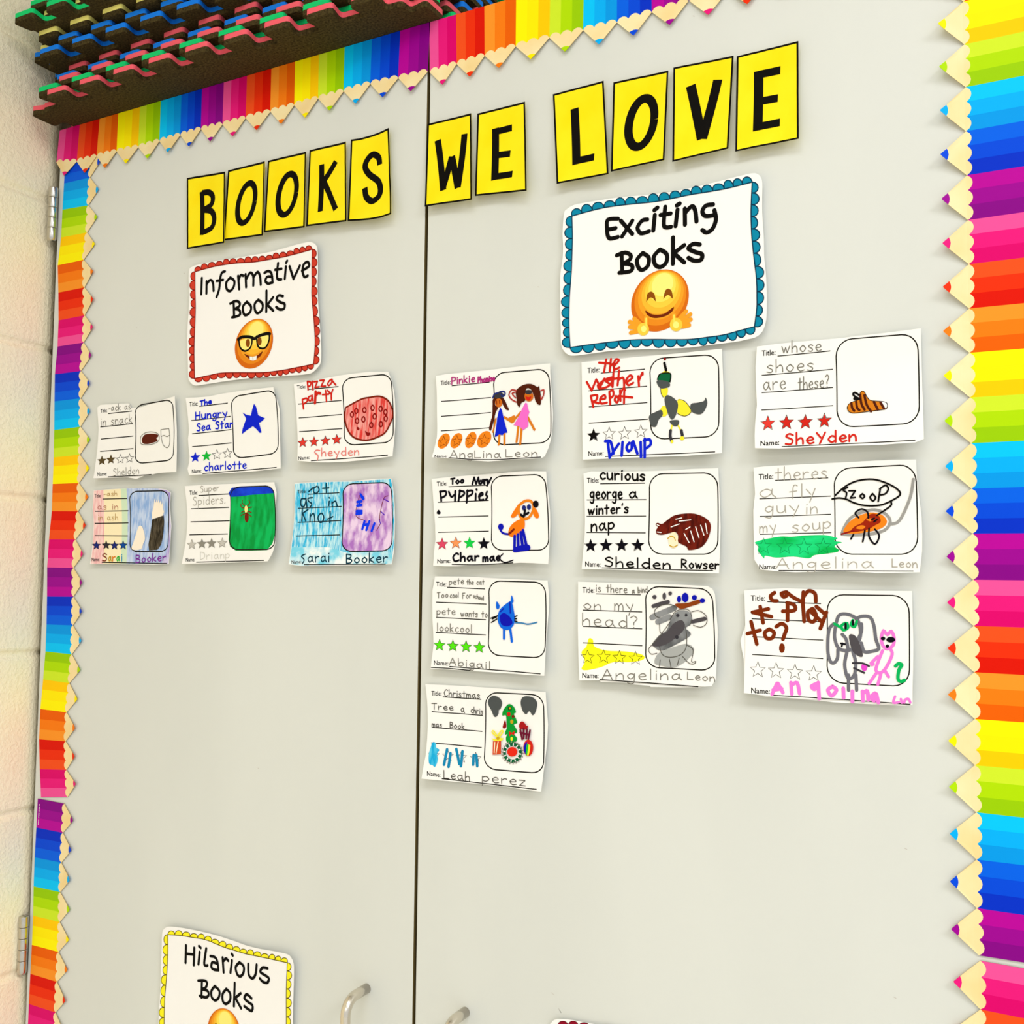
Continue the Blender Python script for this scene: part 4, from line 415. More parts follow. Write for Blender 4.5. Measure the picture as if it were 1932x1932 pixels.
 {'name':'review_card','label':'review card with green scribbled stars and a fly in a bowl under a bubble','cat':'paper card','group':'book title cards filled in by children','org':(757.1,-5.6),'L':[686.9,827.3,89.3,-5.6,0,2,9.6,9.6,2,3,0.9,0,0.8],'out':'-689,931 -590,937 -489,939 -241,942 2,944 241,945 475,944 669,935 672,836 675,733 692,589 706,454 710,311 709,177 692,6 525,1 359,-1 182,8 10,13 -150,7 -311,1 -459,9 -608,23 -666,107 -677,268 -684,396 -689,551 -676,696','osm':0,'items':[['S','picture_frame','print',1.01,0,0,'539,895 573,891 604,877 630,854 651,825 663,791 668,754 675,295 671,258 659,224 640,195 614,173 583,159 550,154 153,156 118,161 85,175 56,197 33,226 18,260 13,296 4,752 9,788 23,822 45,852 73,874 106,889 141,894 539,895 573,891'],['S','printed_form','print',0.81,1,0,'-499,809 -46,816|-637,650 -26,658|-633,492 -24,500|-626,334 -19,342|-455,15 644,16'],['T','printed_form','print','Title:',[-644,822],[129,2],[1,48]],['T','printed_form','print','Name:',[-621,25],[146,5],[-2,43]],['F','rating_scribble','greenhi',0,1,0,'-667,264 -568,293 -445,313 -355,310 -241,320 -79,322 2,304 34,292 7,271 71,258 35,246 12,222 44,197 37,177 -58,161 -155,149 -202,122 -333,137 -480,128 -572,145 -583,120 -622,166 -640,192 -637,234'],['S','rating_star#170','greenline',0.4,0,0,'-593,302 -574,252 -523,250 -562,216 -547,165 -590,194 -632,163 -620,215 -661,248 -610,251 -593,302 -574,252'],['S','rating_star#390','greenline',0.4,0,0,'-412,300 -393,251 -342,249 -381,215 -366,164 -409,193 -450,163 -438,214 -479,247 -428,250 -412,300 -393,251'],['S','rating_star#590','greenline',0.4,0,0,'-248,295 -229,245 -179,244 -217,210 -203,160 -245,188 -286,158 -274,209 -314,242 -264,245 -248,295 -229,245'],['S','rating_star#790','greenline',0.4,0,0,'-86,297 -68,248 -18,246 -56,213 -41,163 -83,191 -124,162 -112,213 -152,245 -102,248 -86,297 -68,248'],['S','title_writing','pencilpale',0.78,1,1,'-470,914 -471,811|-498,875 -442,878|-417,927 -419,811|-418,843 -388,872 -369,856 -366,811|-334,844 -287,849 -290,869 -311,876 -335,847 -314,812 -281,820|-256,876 -256,812|-255,851 -231,873 -210,870|-182,845 -135,850 -138,870 -159,876 -183,848 -163,813 -129,821|-57,867 -80,877 -100,861 -63,836 -75,814 -106,820'],['S','title_writing','pencilpale',0.78,1,1,'-528,718 -578,733 -632,701 -595,662 -541,686 -524,725|-524,733 -524,689 -491,660'],['S','title_writing','pencilpale',0.78,1,1,'-308,755 -328,764 -344,739 -346,644|-375,703 -313,711|-269,772 -270,651|-231,722 -193,678|-157,728 -203,610'],['S','title_writing','pencilpale',0.78,1,1,'-519,570 -552,581 -584,556 -557,529 -526,548 -518,576|-517,582 -521,502 -545,477 -584,488|-482,583 -476,534 -445,523 -416,542 -413,584|-413,584 -407,523|-375,585 -334,543|-295,587 -343,482'],['S','title_writing','pencilpale',0.78,1,1,'-227,566 -227,509|-228,587 -225,593|-195,567 -194,510|-195,539 -165,569 -143,553 -140,513'],['S','title_writing','pencilpale',0.78,1,1,'-629,403 -628,345|-629,379 -611,404 -598,382 -597,348|-598,382 -579,407 -566,386 -564,351|-542,411 -514,373|-490,416 -519,315'],['S','title_writing','pencilpale',0.78,1,1,'-296,405 -321,412 -343,395 -301,374 -313,352 -347,355|-232,420 -264,387 -233,360 -203,393 -232,420|-175,425 -170,378 -145,368 -121,388 -119,431|-119,431 -113,371|-87,433 -85,329|-87,421 -51,437 -26,412 -55,382 -87,388'],['S','name_writing','pencilpale',0.68,1,1,'-426,125 -477,30|-426,125 -368,32|-460,64 -381,67|-330,87 -328,32|-329,60 -288,88 -257,72 -252,34|-142,78 -177,89 -210,67 -181,43 -148,59 -141,84|-140,89 -142,19 -167,-3 -209,7|-94,63 -28,68 -33,85 -63,90 -95,65 -64,36 -18,43|24,134 27,37|81,92 83,38|81,112 84,117|125,92 127,39|126,65 166,92 195,77 199,40|310,83 275,94 239,69 265,41 301,59 312,89|312,94 312,62 335,41'],['S','name_writing','pencilpale',0.68,1,1,'478,116 479,50|479,50 519,50|537,68 566,70 564,83 551,88 536,70 549,47 570,51|606,86 588,66 605,45 623,65 606,86|639,84 639,43|639,64 657,84 670,71 672,42'],['S','drawing','graypen',2.34,1,1,'69,328 88,386 142,467 237,514 338,530 423,493 461,427 416,356 293,324 160,319 69,328|454,407 515,418 560,481 621,632 646,774'],['F','drawing','orangemarker',0,1,0,'81,345 119,418 190,474 299,508 392,487 435,428 393,374 277,342 160,329'],['F','drawing','rustred',0,1,0,'144,344 175,392 237,424 299,492 361,486 385,429 339,397 269,360'],['F','drawing','orangemarker',0,1,0,'183,376 222,400 261,391 238,367|268,448 307,459 307,431'],['S','drawing','ink',1.47,1,1,'206,465 178,507 229,539 276,513 286,460|258,358 242,261|145,285 166,325|292,374 293,301 340,240 374,308 339,365|311,445 332,458|331,428 354,446'],['S','drawing','darkred',1.47,1,1,'69,328 168,356'],['S','drawing','black',1.47,1,1,'10,661 95,736 198,781 324,788 433,751 516,699 540,650 469,601 377,567 252,569 158,598 110,624 46,639 -14,632|469,588 461,556 354,482|114,727 78,706 106,682 98,637|126,698 178,696|178,696 138,636|138,636 177,639|237,669 217,650 237,629 254,648 237,669|319,667 299,635 323,605 344,633 319,667|382,705 365,600|378,705 425,734 447,702 424,663 385,654']]},
 {'name':'review_card','label':'white review card with a blue teardrop creature and four lime green stars','cat':'paper card','group':'book title cards filled in by children','org':(417.2,-107.6),'L':[349.2,485.2,-11.5,-107.6,0,1,9.6,6.4,2,2,0.6,1,0.8],'out':'-621,960 -421,961 -205,961 -32,952 140,944 313,938 483,934 682,930 691,822 697,699 688,520 682,342 687,179 695,15 532,11 364,14 110,15 -148,17 -385,16 -623,15 -618,135 -611,256 -625,392 -641,520 -650,673 -651,811 -635,895','osm':0,'items':[['S','picture_frame','print',1.17,0,0,'535,912 567,908 598,896 624,878 643,854 655,826 659,797 676,289 673,261 663,234 645,211 620,194 590,183 557,179 172,181 138,185 106,197 77,214 55,238 40,265 33,294 11,806 15,835 28,863 50,886 77,904 109,915 143,918 535,912 567,908'],['S','printed_form','print',0.94,1,0,'-477,849 -36,838|-603,694 -16,685|-598,537 -14,529|-594,384 -3,377|-402,47 652,30|-620,28 -413,28 -148,20'],['T','printed_form','print','Title:',[-605,859],[119,-2],[-1,46]],['T','printed_form','print','Name:',[-586,56],[170,0],[-5,44]],['F','rating_star#282','lime',0,0,0,'-544,313 -525,275 -478,273 -512,247 -497,208 -537,231 -574,208 -565,247 -603,273 -557,275'],['S','rating_star#282','print',0.47,0,0,'-544,318 -523,276 -473,274 -510,247 -493,204 -537,228 -577,204 -567,247 -608,274 -558,276 -544,318 -523,276'],['F','rating_star#462','lime',0,0,0,'-387,311 -367,273 -321,271 -355,246 -339,207 -379,229 -416,207 -407,246 -446,271 -400,273'],['S','rating_star#462','print',0.47,0,0,'-387,316 -366,274 -315,273 -352,245 -335,203 -379,227 -419,203 -409,245 -451,272 -401,274 -387,316 -366,274'],['F','rating_star#640','lime',0,0,0,'-231,309 -211,271 -165,270 -199,245 -182,206 -223,228 -260,205 -251,244 -290,269 -244,271'],['S','rating_star#640','print',0.47,0,0,'-231,314 -210,273 -160,271 -196,244 -179,202 -223,226 -262,201 -253,244 -295,271 -245,273 -231,314 -210,273'],['F','rating_star#820','lime',0,0,0,'-74,307 -54,270 -8,269 -42,244 -26,205 -66,227 -102,205 -94,243 -132,268 -86,270'],['S','rating_star#820','print',0.47,0,0,'-74,312 -53,272 -3,270 -39,243 -22,201 -66,225 -105,201 -96,243 -138,269 -88,271 -74,312 -53,272'],['S','title_writing','pencil',0.79,1,1,'-451,911 -451,844|-451,903 -432,912 -419,896 -434,878 -451,882|-402,895 -376,900 -378,912 -389,915 -402,897 -391,877 -372,883|-344,941 -344,880|-359,917 -328,921|-312,902 -286,907 -288,919 -300,921 -313,904 -301,884 -282,889'],['S','title_writing','pencil',0.79,1,1,'-238,926 -238,880|-248,909 -228,910|-219,932 -219,880|-219,895 -208,908 -201,901 -200,881|-188,895 -171,897 -172,907 -180,909 -189,896 -181,881 -169,884|-112,906 -120,910 -131,896 -122,881 -111,886|-81,905 -90,910 -100,897 -93,882 -83,892 -80,907|-80,910 -80,893 -74,882|-56,928 -55,882|-65,910 -45,912'],['S','title_writing','pencil',0.79,1,1,'-575,793 -574,737|-593,791 -555,796|-525,776 -540,757 -525,741 -510,760 -525,776|-479,780 -494,761 -479,745 -464,764 -479,780'],['S','title_writing','pencil',0.79,1,1,'-421,769 -429,774 -439,757 -431,742 -420,747|-399,775 -410,758 -399,743 -389,759 -399,775|-368,776 -378,760 -368,744 -358,760 -368,776|-345,802 -345,745'],['S','title_writing','pencil',0.79,1,1,'-295,792 -294,736|-295,792 -267,793|-295,767 -275,769|-239,774 -253,756 -239,740 -226,758 -239,774|-214,776 -212,742|-213,762 -201,775 -191,774'],['S','title_writing','pencil',0.79,1,1,'-156,765 -162,770 -168,766 -157,754 -160,746 -169,750|-132,761 -139,766 -147,755 -140,742 -131,744|-125,782 -125,739|-125,751 -117,760 -111,753 -110,736|-93,756 -101,746 -93,732 -85,743 -93,756|-68,751 -76,741 -68,727 -60,738 -68,751|-51,767 -50,724'],['S','title_writing','pencil',0.79,1,1,'-590,607 -587,535|-590,599 -566,607 -549,589 -568,570 -589,576|-528,588 -494,592 -497,605 -512,609 -528,590 -512,568 -489,573|-456,634 -453,569|-474,609 -435,612|-414,590 -381,594 -384,607 -399,611 -415,592 -399,570 -375,576'],['S','title_writing','pencil',0.79,1,1,'-311,591 -299,555|-299,555 -293,584|-293,584 -283,555|-283,555 -273,591|-233,583 -246,591 -258,574 -248,555 -236,567 -233,587|-233,590 -232,569 -223,554|-213,590 -211,554|-212,572 -199,590 -188,579 -186,554|-163,611 -160,554|-175,590 -149,591|-113,584 -125,590 -134,581 -115,566 -120,554 -136,558|-53,611 -50,554|-65,589 -39,591|-11,589 -24,571 -10,553 3,571 -11,589'],['S','title_writing','pencil',0.79,1,1,'-577,481 -572,399|-527,444 -547,421 -525,398 -506,421 -527,444|-464,443 -484,421 -463,398 -443,420 -464,443|-428,478 -423,397|-393,442 -423,420|-422,420 -385,397|-328,434 -345,441 -364,419 -346,396 -324,403|-285,440 -305,418 -283,396 -264,418 -285,440|-222,440 -242,418 -220,395 -201,417 -222,440|-180,475 -174,395'],['S','name_writing','pencil',0.79,1,1,'-371,134 -403,63|-371,134 -323,60|-393,88 -335,88|-303,135 -292,59|-295,80 -263,98 -236,78 -259,58 -292,64|-204,98 -199,55|-205,114 -203,118|-113,86 -139,95 -163,79 -140,60 -117,71 -113,90|-112,94 -110,40 -127,24 -159,33|-24,83 -51,92 -77,74 -55,51 -29,64 -23,87|-23,91 -20,66 -1,48|27,89 32,47|25,105 28,109|65,121 73,46'],['S','drawing','bluemid',2.62,1,1,'204,440 210,349|275,442 301,325'],['S','drawing','steelblue',1.4,1,1,'330,509 406,508 473,499 571,520'],['F','drawing','bluemid',0,1,0,'263,720 284,706 308,618 322,546 307,480 251,436 182,447 141,489 123,548 138,622 187,674|277,779 301,719 268,702|104,715 141,673 128,638 102,650'],['F','drawing','bluemark',0,1,0,'149,570 199,601 269,559 297,501 240,470 170,490'],['S','drawing','bluemark',1.4,1,1,'259,705 267,603|155,615 188,645'],['S','drawing','black',1.22,1,1,'43,545 123,573|54,505 116,540|111,561 65,539|319,567 345,579|320,546 341,548|321,527 348,521']]},
 {'name':'review_card','label':'white review card with yellow highlighter over its stars and a grey scribbled animal','cat':'paper card','group':'book title cards filled in by children','org':(585.0,-109.9),'L':[516.0,654.1,-15.5,-109.9,0,3,9.6,8.0,1,3,0.9,0,0.9],'out':'-678,944 -451,940 -225,935 21,931 265,928 443,923 618,917 664,892 686,848 695,687 708,526 707,308 706,93 671,32 602,24 408,26 131,27 -79,23 -244,21 -419,23 -624,10 -644,172 -658,326 -669,482 -676,638','osm':0,'items':[['F','rating_highlight','highlight',0,1,0,'-621,273 -574,329 -552,406 -510,394 -490,332 -364,299 -174,299 -7,276 4,232 -126,203 -291,195 -412,144 -552,109 -611,120 -582,190'],['S','picture_frame','print',1.08,0,0,'536,895 569,890 600,877 627,857 647,832 660,802 664,771 688,285 686,254 675,226 657,202 631,183 601,171 568,167 169,166 133,170 100,182 70,201 47,226 31,255 25,286 10,784 15,816 29,846 50,871 78,890 110,901 144,905 536,895 569,890'],['S','printed_form','print',0.87,1,0,'-490,830 -38,828|-625,673 -25,669|-619,518 -21,513|-612,363 -12,358|-420,29 51,26 548,20'],['T','printed_form','print','Title:',[-630,840],[125,-1],[0,52]],['T','printed_form','print','Name:',[-597,36],[165,5],[-3,48]],['S','rating_star#185','print',0.43,0,0,'-560,297 -539,253 -489,251 -527,221 -510,176 -554,201 -594,174 -584,221 -625,250 -575,252 -560,297 -539,253'],['S','rating_star#380','print',0.43,0,0,'-398,307 -378,263 -328,262 -365,232 -348,187 -392,212 -432,185 -421,231 -462,260 -413,263 -398,307 -378,263'],['S','rating_star#572','print',0.43,0,0,'-238,306 -218,262 -168,261 -205,231 -189,187 -232,212 -272,185 -262,230 -303,259 -253,262 -238,306 -218,262'],['S','rating_star#768','print',0.43,0,0,'-77,305 -57,262 -7,261 -44,231 -28,187 -70,212 -110,185 -100,230 -141,258 -91,261 -77,305 -57,262'],['S','title_writing','pencil',0.81,1,1,'-485,892 -485,850|-485,908 -484,912|-438,884 -452,891 -463,881 -441,863 -448,849 -466,853|-365,914 -366,847|-381,889 -349,890|-336,922 -336,846|-336,867 -319,886 -308,875 -307,846|-289,866 -262,869 -264,882 -276,887 -289,868 -278,845 -259,850|-245,886 -244,844|-244,869 -231,884 -219,881|-203,864 -176,867 -178,880 -190,885 -203,866 -192,843 -173,848'],['S','title_writing','pencil',0.81,1,1,'-104,865 -112,870 -122,856 -116,841 -106,851 -103,868|-103,871 -103,853 -98,842|-63,897 -63,845|-63,860 -52,874 -44,861 -52,846 -63,849|-32,877 -32,848|-32,888 -31,891|-21,878 -21,849|-21,863 -11,879 -4,871 -3,850|26,876 16,881 7,866 16,852 25,862|27,905 26,853'],['S','title_writing','pencil',0.81,1,1,'-574,738 -612,714 -575,683 -539,707 -574,738|-505,732 -505,677|-505,705 -467,729 -441,710 -437,671'],['S','title_writing','pencil',0.81,1,1,'-298,740 -298,678|-298,715 -275,740 -258,715 -258,678|-258,715 -232,740 -216,715 -214,678|-183,740 -149,697|-115,740 -157,635'],['S','title_writing','pencil',0.81,1,1,'-624,646 -621,530|-622,562 -581,590 -553,573 -547,528|-504,559 -438,562 -443,582 -473,590 -505,562 -475,526 -428,532|-317,572 -352,586 -389,559 -363,524 -326,544 -315,578|-315,585 -314,547 -290,521|-180,568 -219,582 -254,551 -217,519 -180,537|-179,631 -174,518|-139,611 -106,629 -74,603 -105,566 -105,547|-104,524 -102,519'],['S','name_writing','pencil',0.81,1,1,'-350,128 -395,31|-350,128 -290,36|-380,66 -305,72|-256,93 -252,38|-254,66 -215,95 -185,80 -178,42|-74,91 -108,100 -140,76 -110,53 -79,71 -73,96|-72,102 -71,30 -94,7 -136,16|-27,76 37,84 31,101 2,105 -28,79 3,50 48,59|84,152 91,54|141,111 145,57|140,132 143,137|184,113 187,59|185,86 223,115 251,100 257,62|363,110 329,120 295,94 321,67 355,86 365,116|364,121 366,89 389,69'],['S','name_writing','pencil',0.72,1,1,'440,142 443,78|443,78 496,79|518,96 557,99 553,112 536,116 517,99 536,76 563,81|609,115 585,95 609,75 632,95 609,115|652,114 654,75|653,94 676,114 694,102 698,74'],['F','drawing','graypale2',0,1,0,'154,298 311,364 428,391 493,342 434,252 320,180 201,185 119,207'],['S','drawing','graywash',5.39,1,1,'75,622 294,713|133,582 246,629'],['F','drawing','graywash',0,1,0,'262,616 334,685 438,680 462,592 447,562 408,531 457,473 310,379 177,321 102,355 84,377 153,462 224,510'],['F','drawing','grayshade',0,1,0,'225,495 287,571 367,604 400,545 346,469 214,375 110,356 93,377 154,455'],['S','drawing','grayshade',3.59,1,1,'86,725 156,747 233,768|470,593 588,623'],['F','drawing','grayshade',0,1,0,'120,810 119,805 116,799 111,795 106,792 99,791 93,792 87,795 83,799 80,804 79,810 80,816 83,821 88,825 94,828 100,829 106,828 112,826 116,822 119,816'],['F','drawing','grayshade',0,1,0,'214,820 213,810 210,801 206,794 201,789 195,788 190,789 185,793 181,800 179,809 178,819 179,829 182,838 186,845 191,849 196,851 202,850 207,845 211,838 213,829'],['F','drawing','grayshade',0,1,0,'273,845 272,840 269,835 265,831 260,828 255,827 249,828 244,830 240,834 238,839 237,845 238,851 241,856 245,860 250,862 255,863 261,863 266,860 270,856 272,851'],['F','drawing','branch',0,1,0,'309,752 423,762 535,794 546,763 454,731 366,705 318,726'],['F','drawing','bluemark',0,1,0,'362,794 361,785 358,777 353,770 347,766 341,764 335,765 329,769 325,776 322,784 321,794 322,803 325,811 330,818 336,822 342,824 348,823 354,819 358,812 361,804'],['F','drawing','bluemark',0,1,0,'434,811 432,797 427,785 420,775 411,769 401,767 391,769 382,775 375,784 371,796 369,810 371,823 376,835 383,845 392,851 402,853 412,852 421,845 428,836 432,824'],['F','drawing','bluemark',0,1,0,'516,812 514,805 511,799 505,794 499,791 491,789 484,790 477,793 472,798 469,804 468,811 469,818 473,824 478,830 485,833 492,834 500,833 506,830 511,825 515,819'],['F','drawing','bluemark',0,1,0,'593,786 592,780 588,774 582,769 575,766 567,765 560,766 553,769 547,773 544,779 543,785 544,792 548,797 554,802 561,805 569,806 576,805 583,803 589,798 592,792'],['S','drawing','pencildark',0.63,1,1,'318,715 261,744 180,738 107,695 107,642 148,620|462,681 533,694 603,647 603,581 549,546 479,563|254,608 302,677 366,701 438,695 466,621 447,562|185,478 108,393 54,331 81,287 138,297|158,358 195,285 276,266 377,300 421,383 408,545|421,383 485,342 474,239 513,241 498,218 451,223 386,279|150,567 169,478 255,586|173,239 169,173|261,251 281,178|355,263 342,203'],['F','drawing','charcoal',0,1,0,'345,646 344,642 342,638 338,634 334,632 329,631 324,632 319,634 316,637 313,641 313,646 313,650 316,654 319,658 324,660 329,661 334,660 338,658 342,655 344,651'],['F','drawing','charcoal',0,1,0,'423,652 423,647 421,644 418,641 414,639 410,638 406,638 403,640 400,643 398,647 398,651 398,655 400,659 403,662 406,664 410,665 414,664 418,662 421,659 422,656'],['F','drawing','charcoal',0,1,0,'342,450 342,445 339,441 335,437 331,434 325,433 320,434 315,436 311,440 308,444 307,449 308,454 310,459 314,463 319,465 324,466 329,465 334,463 338,460 341,455']],'back':'-420,30 -414,8 -82,15 -77,3 85,0 90,-10 541,11 602,26 665,306 -461,257'},
 {'name':'review_card','label':'review card with big brown lettering,four blank stars,a grey and pink animal','cat':'paper card','group':'book title cards filled in by children','org':(748.4,-114.1),'L':[677.7,819.0,-19.4,-114.1,0,1,9.6,9.6,2,2,0.6,2,1.0],'out':'-691,924 -520,938 -338,947 -173,945 -11,941 189,938 384,936 707,938 708,732 712,498 709,266 703,19 536,15 385,16 232,18 92,19 -81,14 -241,12 -462,19 -675,31 -677,154 -678,278 -678,428 -681,570','osm':0,'items':[['S','picture_frame','print',1.0,0,0,'555,899 589,894 619,880 646,858 666,829 678,795 682,759 682,296 678,261 666,229 646,200 620,179 589,165 556,160 162,159 127,163 94,177 66,198 44,226 29,259 24,294 21,759 26,795 40,829 62,858 91,880 124,894 159,898 555,899 589,894'],['S','printed_form','print',0.8,1,0,'-490,828 -30,820|-627,675 -13,664|-620,519 -12,510|-616,364 -10,355|-436,27 76,26 692,22'],['T','printed_form','print','Title:',[-633,833],[126,3],[0,48]],['T','printed_form','print','Name:',[-612,35],[162,1],[-2,46]],['S','rating_star#220','print',0.4,0,0,'-565,305 -546,258 -497,256 -534,225 -519,176 -561,204 -602,176 -590,224 -631,255 -581,258 -565,305 -546,258'],['S','rating_star#410','print',0.4,0,0,'-407,304 -388,257 -339,255 -377,224 -362,176 -404,203 -444,175 -432,223 -472,254 -423,257 -407,304 -388,257'],['S','rating_star#607','print',0.4,0,0,'-245,299 -227,253 -179,251 -216,220 -201,172 -242,199 -282,171 -270,219 -309,250 -261,252 -245,299 -227,253'],['S','rating_star#802','print',0.4,0,0,'-87,294 -70,248 -22,247 -59,216 -45,169 -85,195 -124,168 -113,215 -151,245 -103,248 -87,294 -70,248'],['S','title_writing','brownmark',3.28,1,1,'-425,908 -459,879 -446,841 -405,837|-326,914 -365,901 -347,872 -318,889 -321,914|-317,910 -256,865 -183,829|-178,916 -183,837|-178,875 -133,927 -80,905 -73,837|-551,784 -526,642|-619,732 -480,765|-619,732 -454,698|-314,818 -315,668|-318,821 -257,803 -257,757 -356,747|-184,825 -173,664|-102,775 -141,742 -133,678 -94,664 -70,712 -94,769|-126,758 -17,658|-69,794 -5,738|15,747 -36,608|-631,649 -578,456|-662,544 -551,577|-472,589 -511,557 -494,511 -446,513 -430,561 -472,589|-412,612 -364,640 -324,606 -339,548 -353,506'],['F','title_writing','brownmark',0,1,0,'-335,431 -336,418 -339,406 -344,397 -351,391 -358,389 -366,390 -373,396 -379,405 -383,416 -384,429 -383,442 -380,453 -375,463 -368,469 -360,471 -353,469 -346,464 -340,455 -336,443'],['S','name_writing','pinkmark',3.09,1,1,'-392,128 -430,37|-384,128 -339,54|-423,71 -350,86|-274,141 -263,47|-270,119 -222,141 -198,54|-53,146 -100,120 -74,97 -45,139|-46,153 -34,22|73,128 35,96 67,52 105,100 73,128|160,117 165,42|234,98 236,14|315,102 320,27|322,89 353,106 362,37|414,93 386,62 408,34 422,86|426,86 442,21'],['S','name_writing','pinkmark',1.93,1,1,'573,78 560,28 603,34|618,60 626,31|644,33 651,57 677,64 691,37'],['S','drawing','pinkmark',2.51,1,1,'460,551 479,605 509,575 540,603 562,554 555,491 509,458 471,488 460,551|471,441 441,361 419,281 457,260 502,309 547,413 532,459|433,392 380,334|419,250 367,169|458,244 436,165|487,285 520,232'],['F','drawing','magentapink',0,1,0,'352,301 350,291 347,282 342,274 335,269 327,267 320,268 313,273 307,280 304,289 302,299 303,309 307,319 312,326 319,331 327,333 334,332 341,328 347,321 350,312'],['F','drawing','pinkmark',0,1,0,'409,332 409,325 406,320 401,315 396,312 390,310 384,311 378,314 374,318 371,324 370,330 371,336 373,342 378,347 383,350 389,351 396,351 401,348 406,344 408,338'],['S','drawing','graypen2',2.71,1,1,'91,635 115,717 162,737 233,720 280,673 295,561 256,472 186,430 115,450 83,538 91,635|75,651 35,593 28,431 46,343 77,322 108,362 111,434|260,696 303,720 373,714 403,644 418,533 441,457 387,433 326,427 302,497|303,657 302,593 271,520|146,564 178,525 194,445|186,421 168,316 189,214 220,202 250,241 257,336 233,423|200,229 203,105|260,232 268,109'],['F','drawing','grayshade',0,1,0,'201,558 256,552 303,450 312,386 270,393 225,438'],['S','drawing','charcoal',1.55,1,1,'234,329 311,331 364,310|244,288 327,253'],['S','drawing','greenmk',2.32,1,1,'83,651 138,620|170,660 140,636 154,600 193,622 186,660|233,686 218,647 248,633 264,679'],['S','drawing','ink',1.93,1,1,'174,654 174,615|233,679 234,649'],['S','drawing','ink',1.45,1,1,'135,489 170,483|148,490 143,463'],['F','drawing','ink',0,1,0,'493,542 493,537 490,533 486,529 481,527 475,526 469,527 464,529 460,532 458,536 457,540 458,545 460,549 464,553 470,555 475,556 481,556 486,554 490,550 493,546'],['F','drawing','ink',0,1,0,'571,535 569,528 564,521 556,516 547,513 536,511 525,512 515,515 508,519 503,526 501,533 503,540 508,546 515,552 525,555 536,557 547,556 556,553 564,548 569,542'],['F','drawing','ink',0,1,0,'522,481 522,476 520,472 517,469 513,467 509,466 505,466 502,468 499,471 497,475 496,480 497,484 499,488 502,491 505,493 509,494 513,494 517,492 520,489 522,485'],['S','drawing','greenmk',2.71,1,1,'574,322 600,343 623,331 601,291 594,221 616,199 644,212']],'back':'-686,612 -706,544 -726,481 -711,402 -692,319 -685,195 -676,40 -486,10 -2,3 92,-3 648,7 707,17 699,732'},
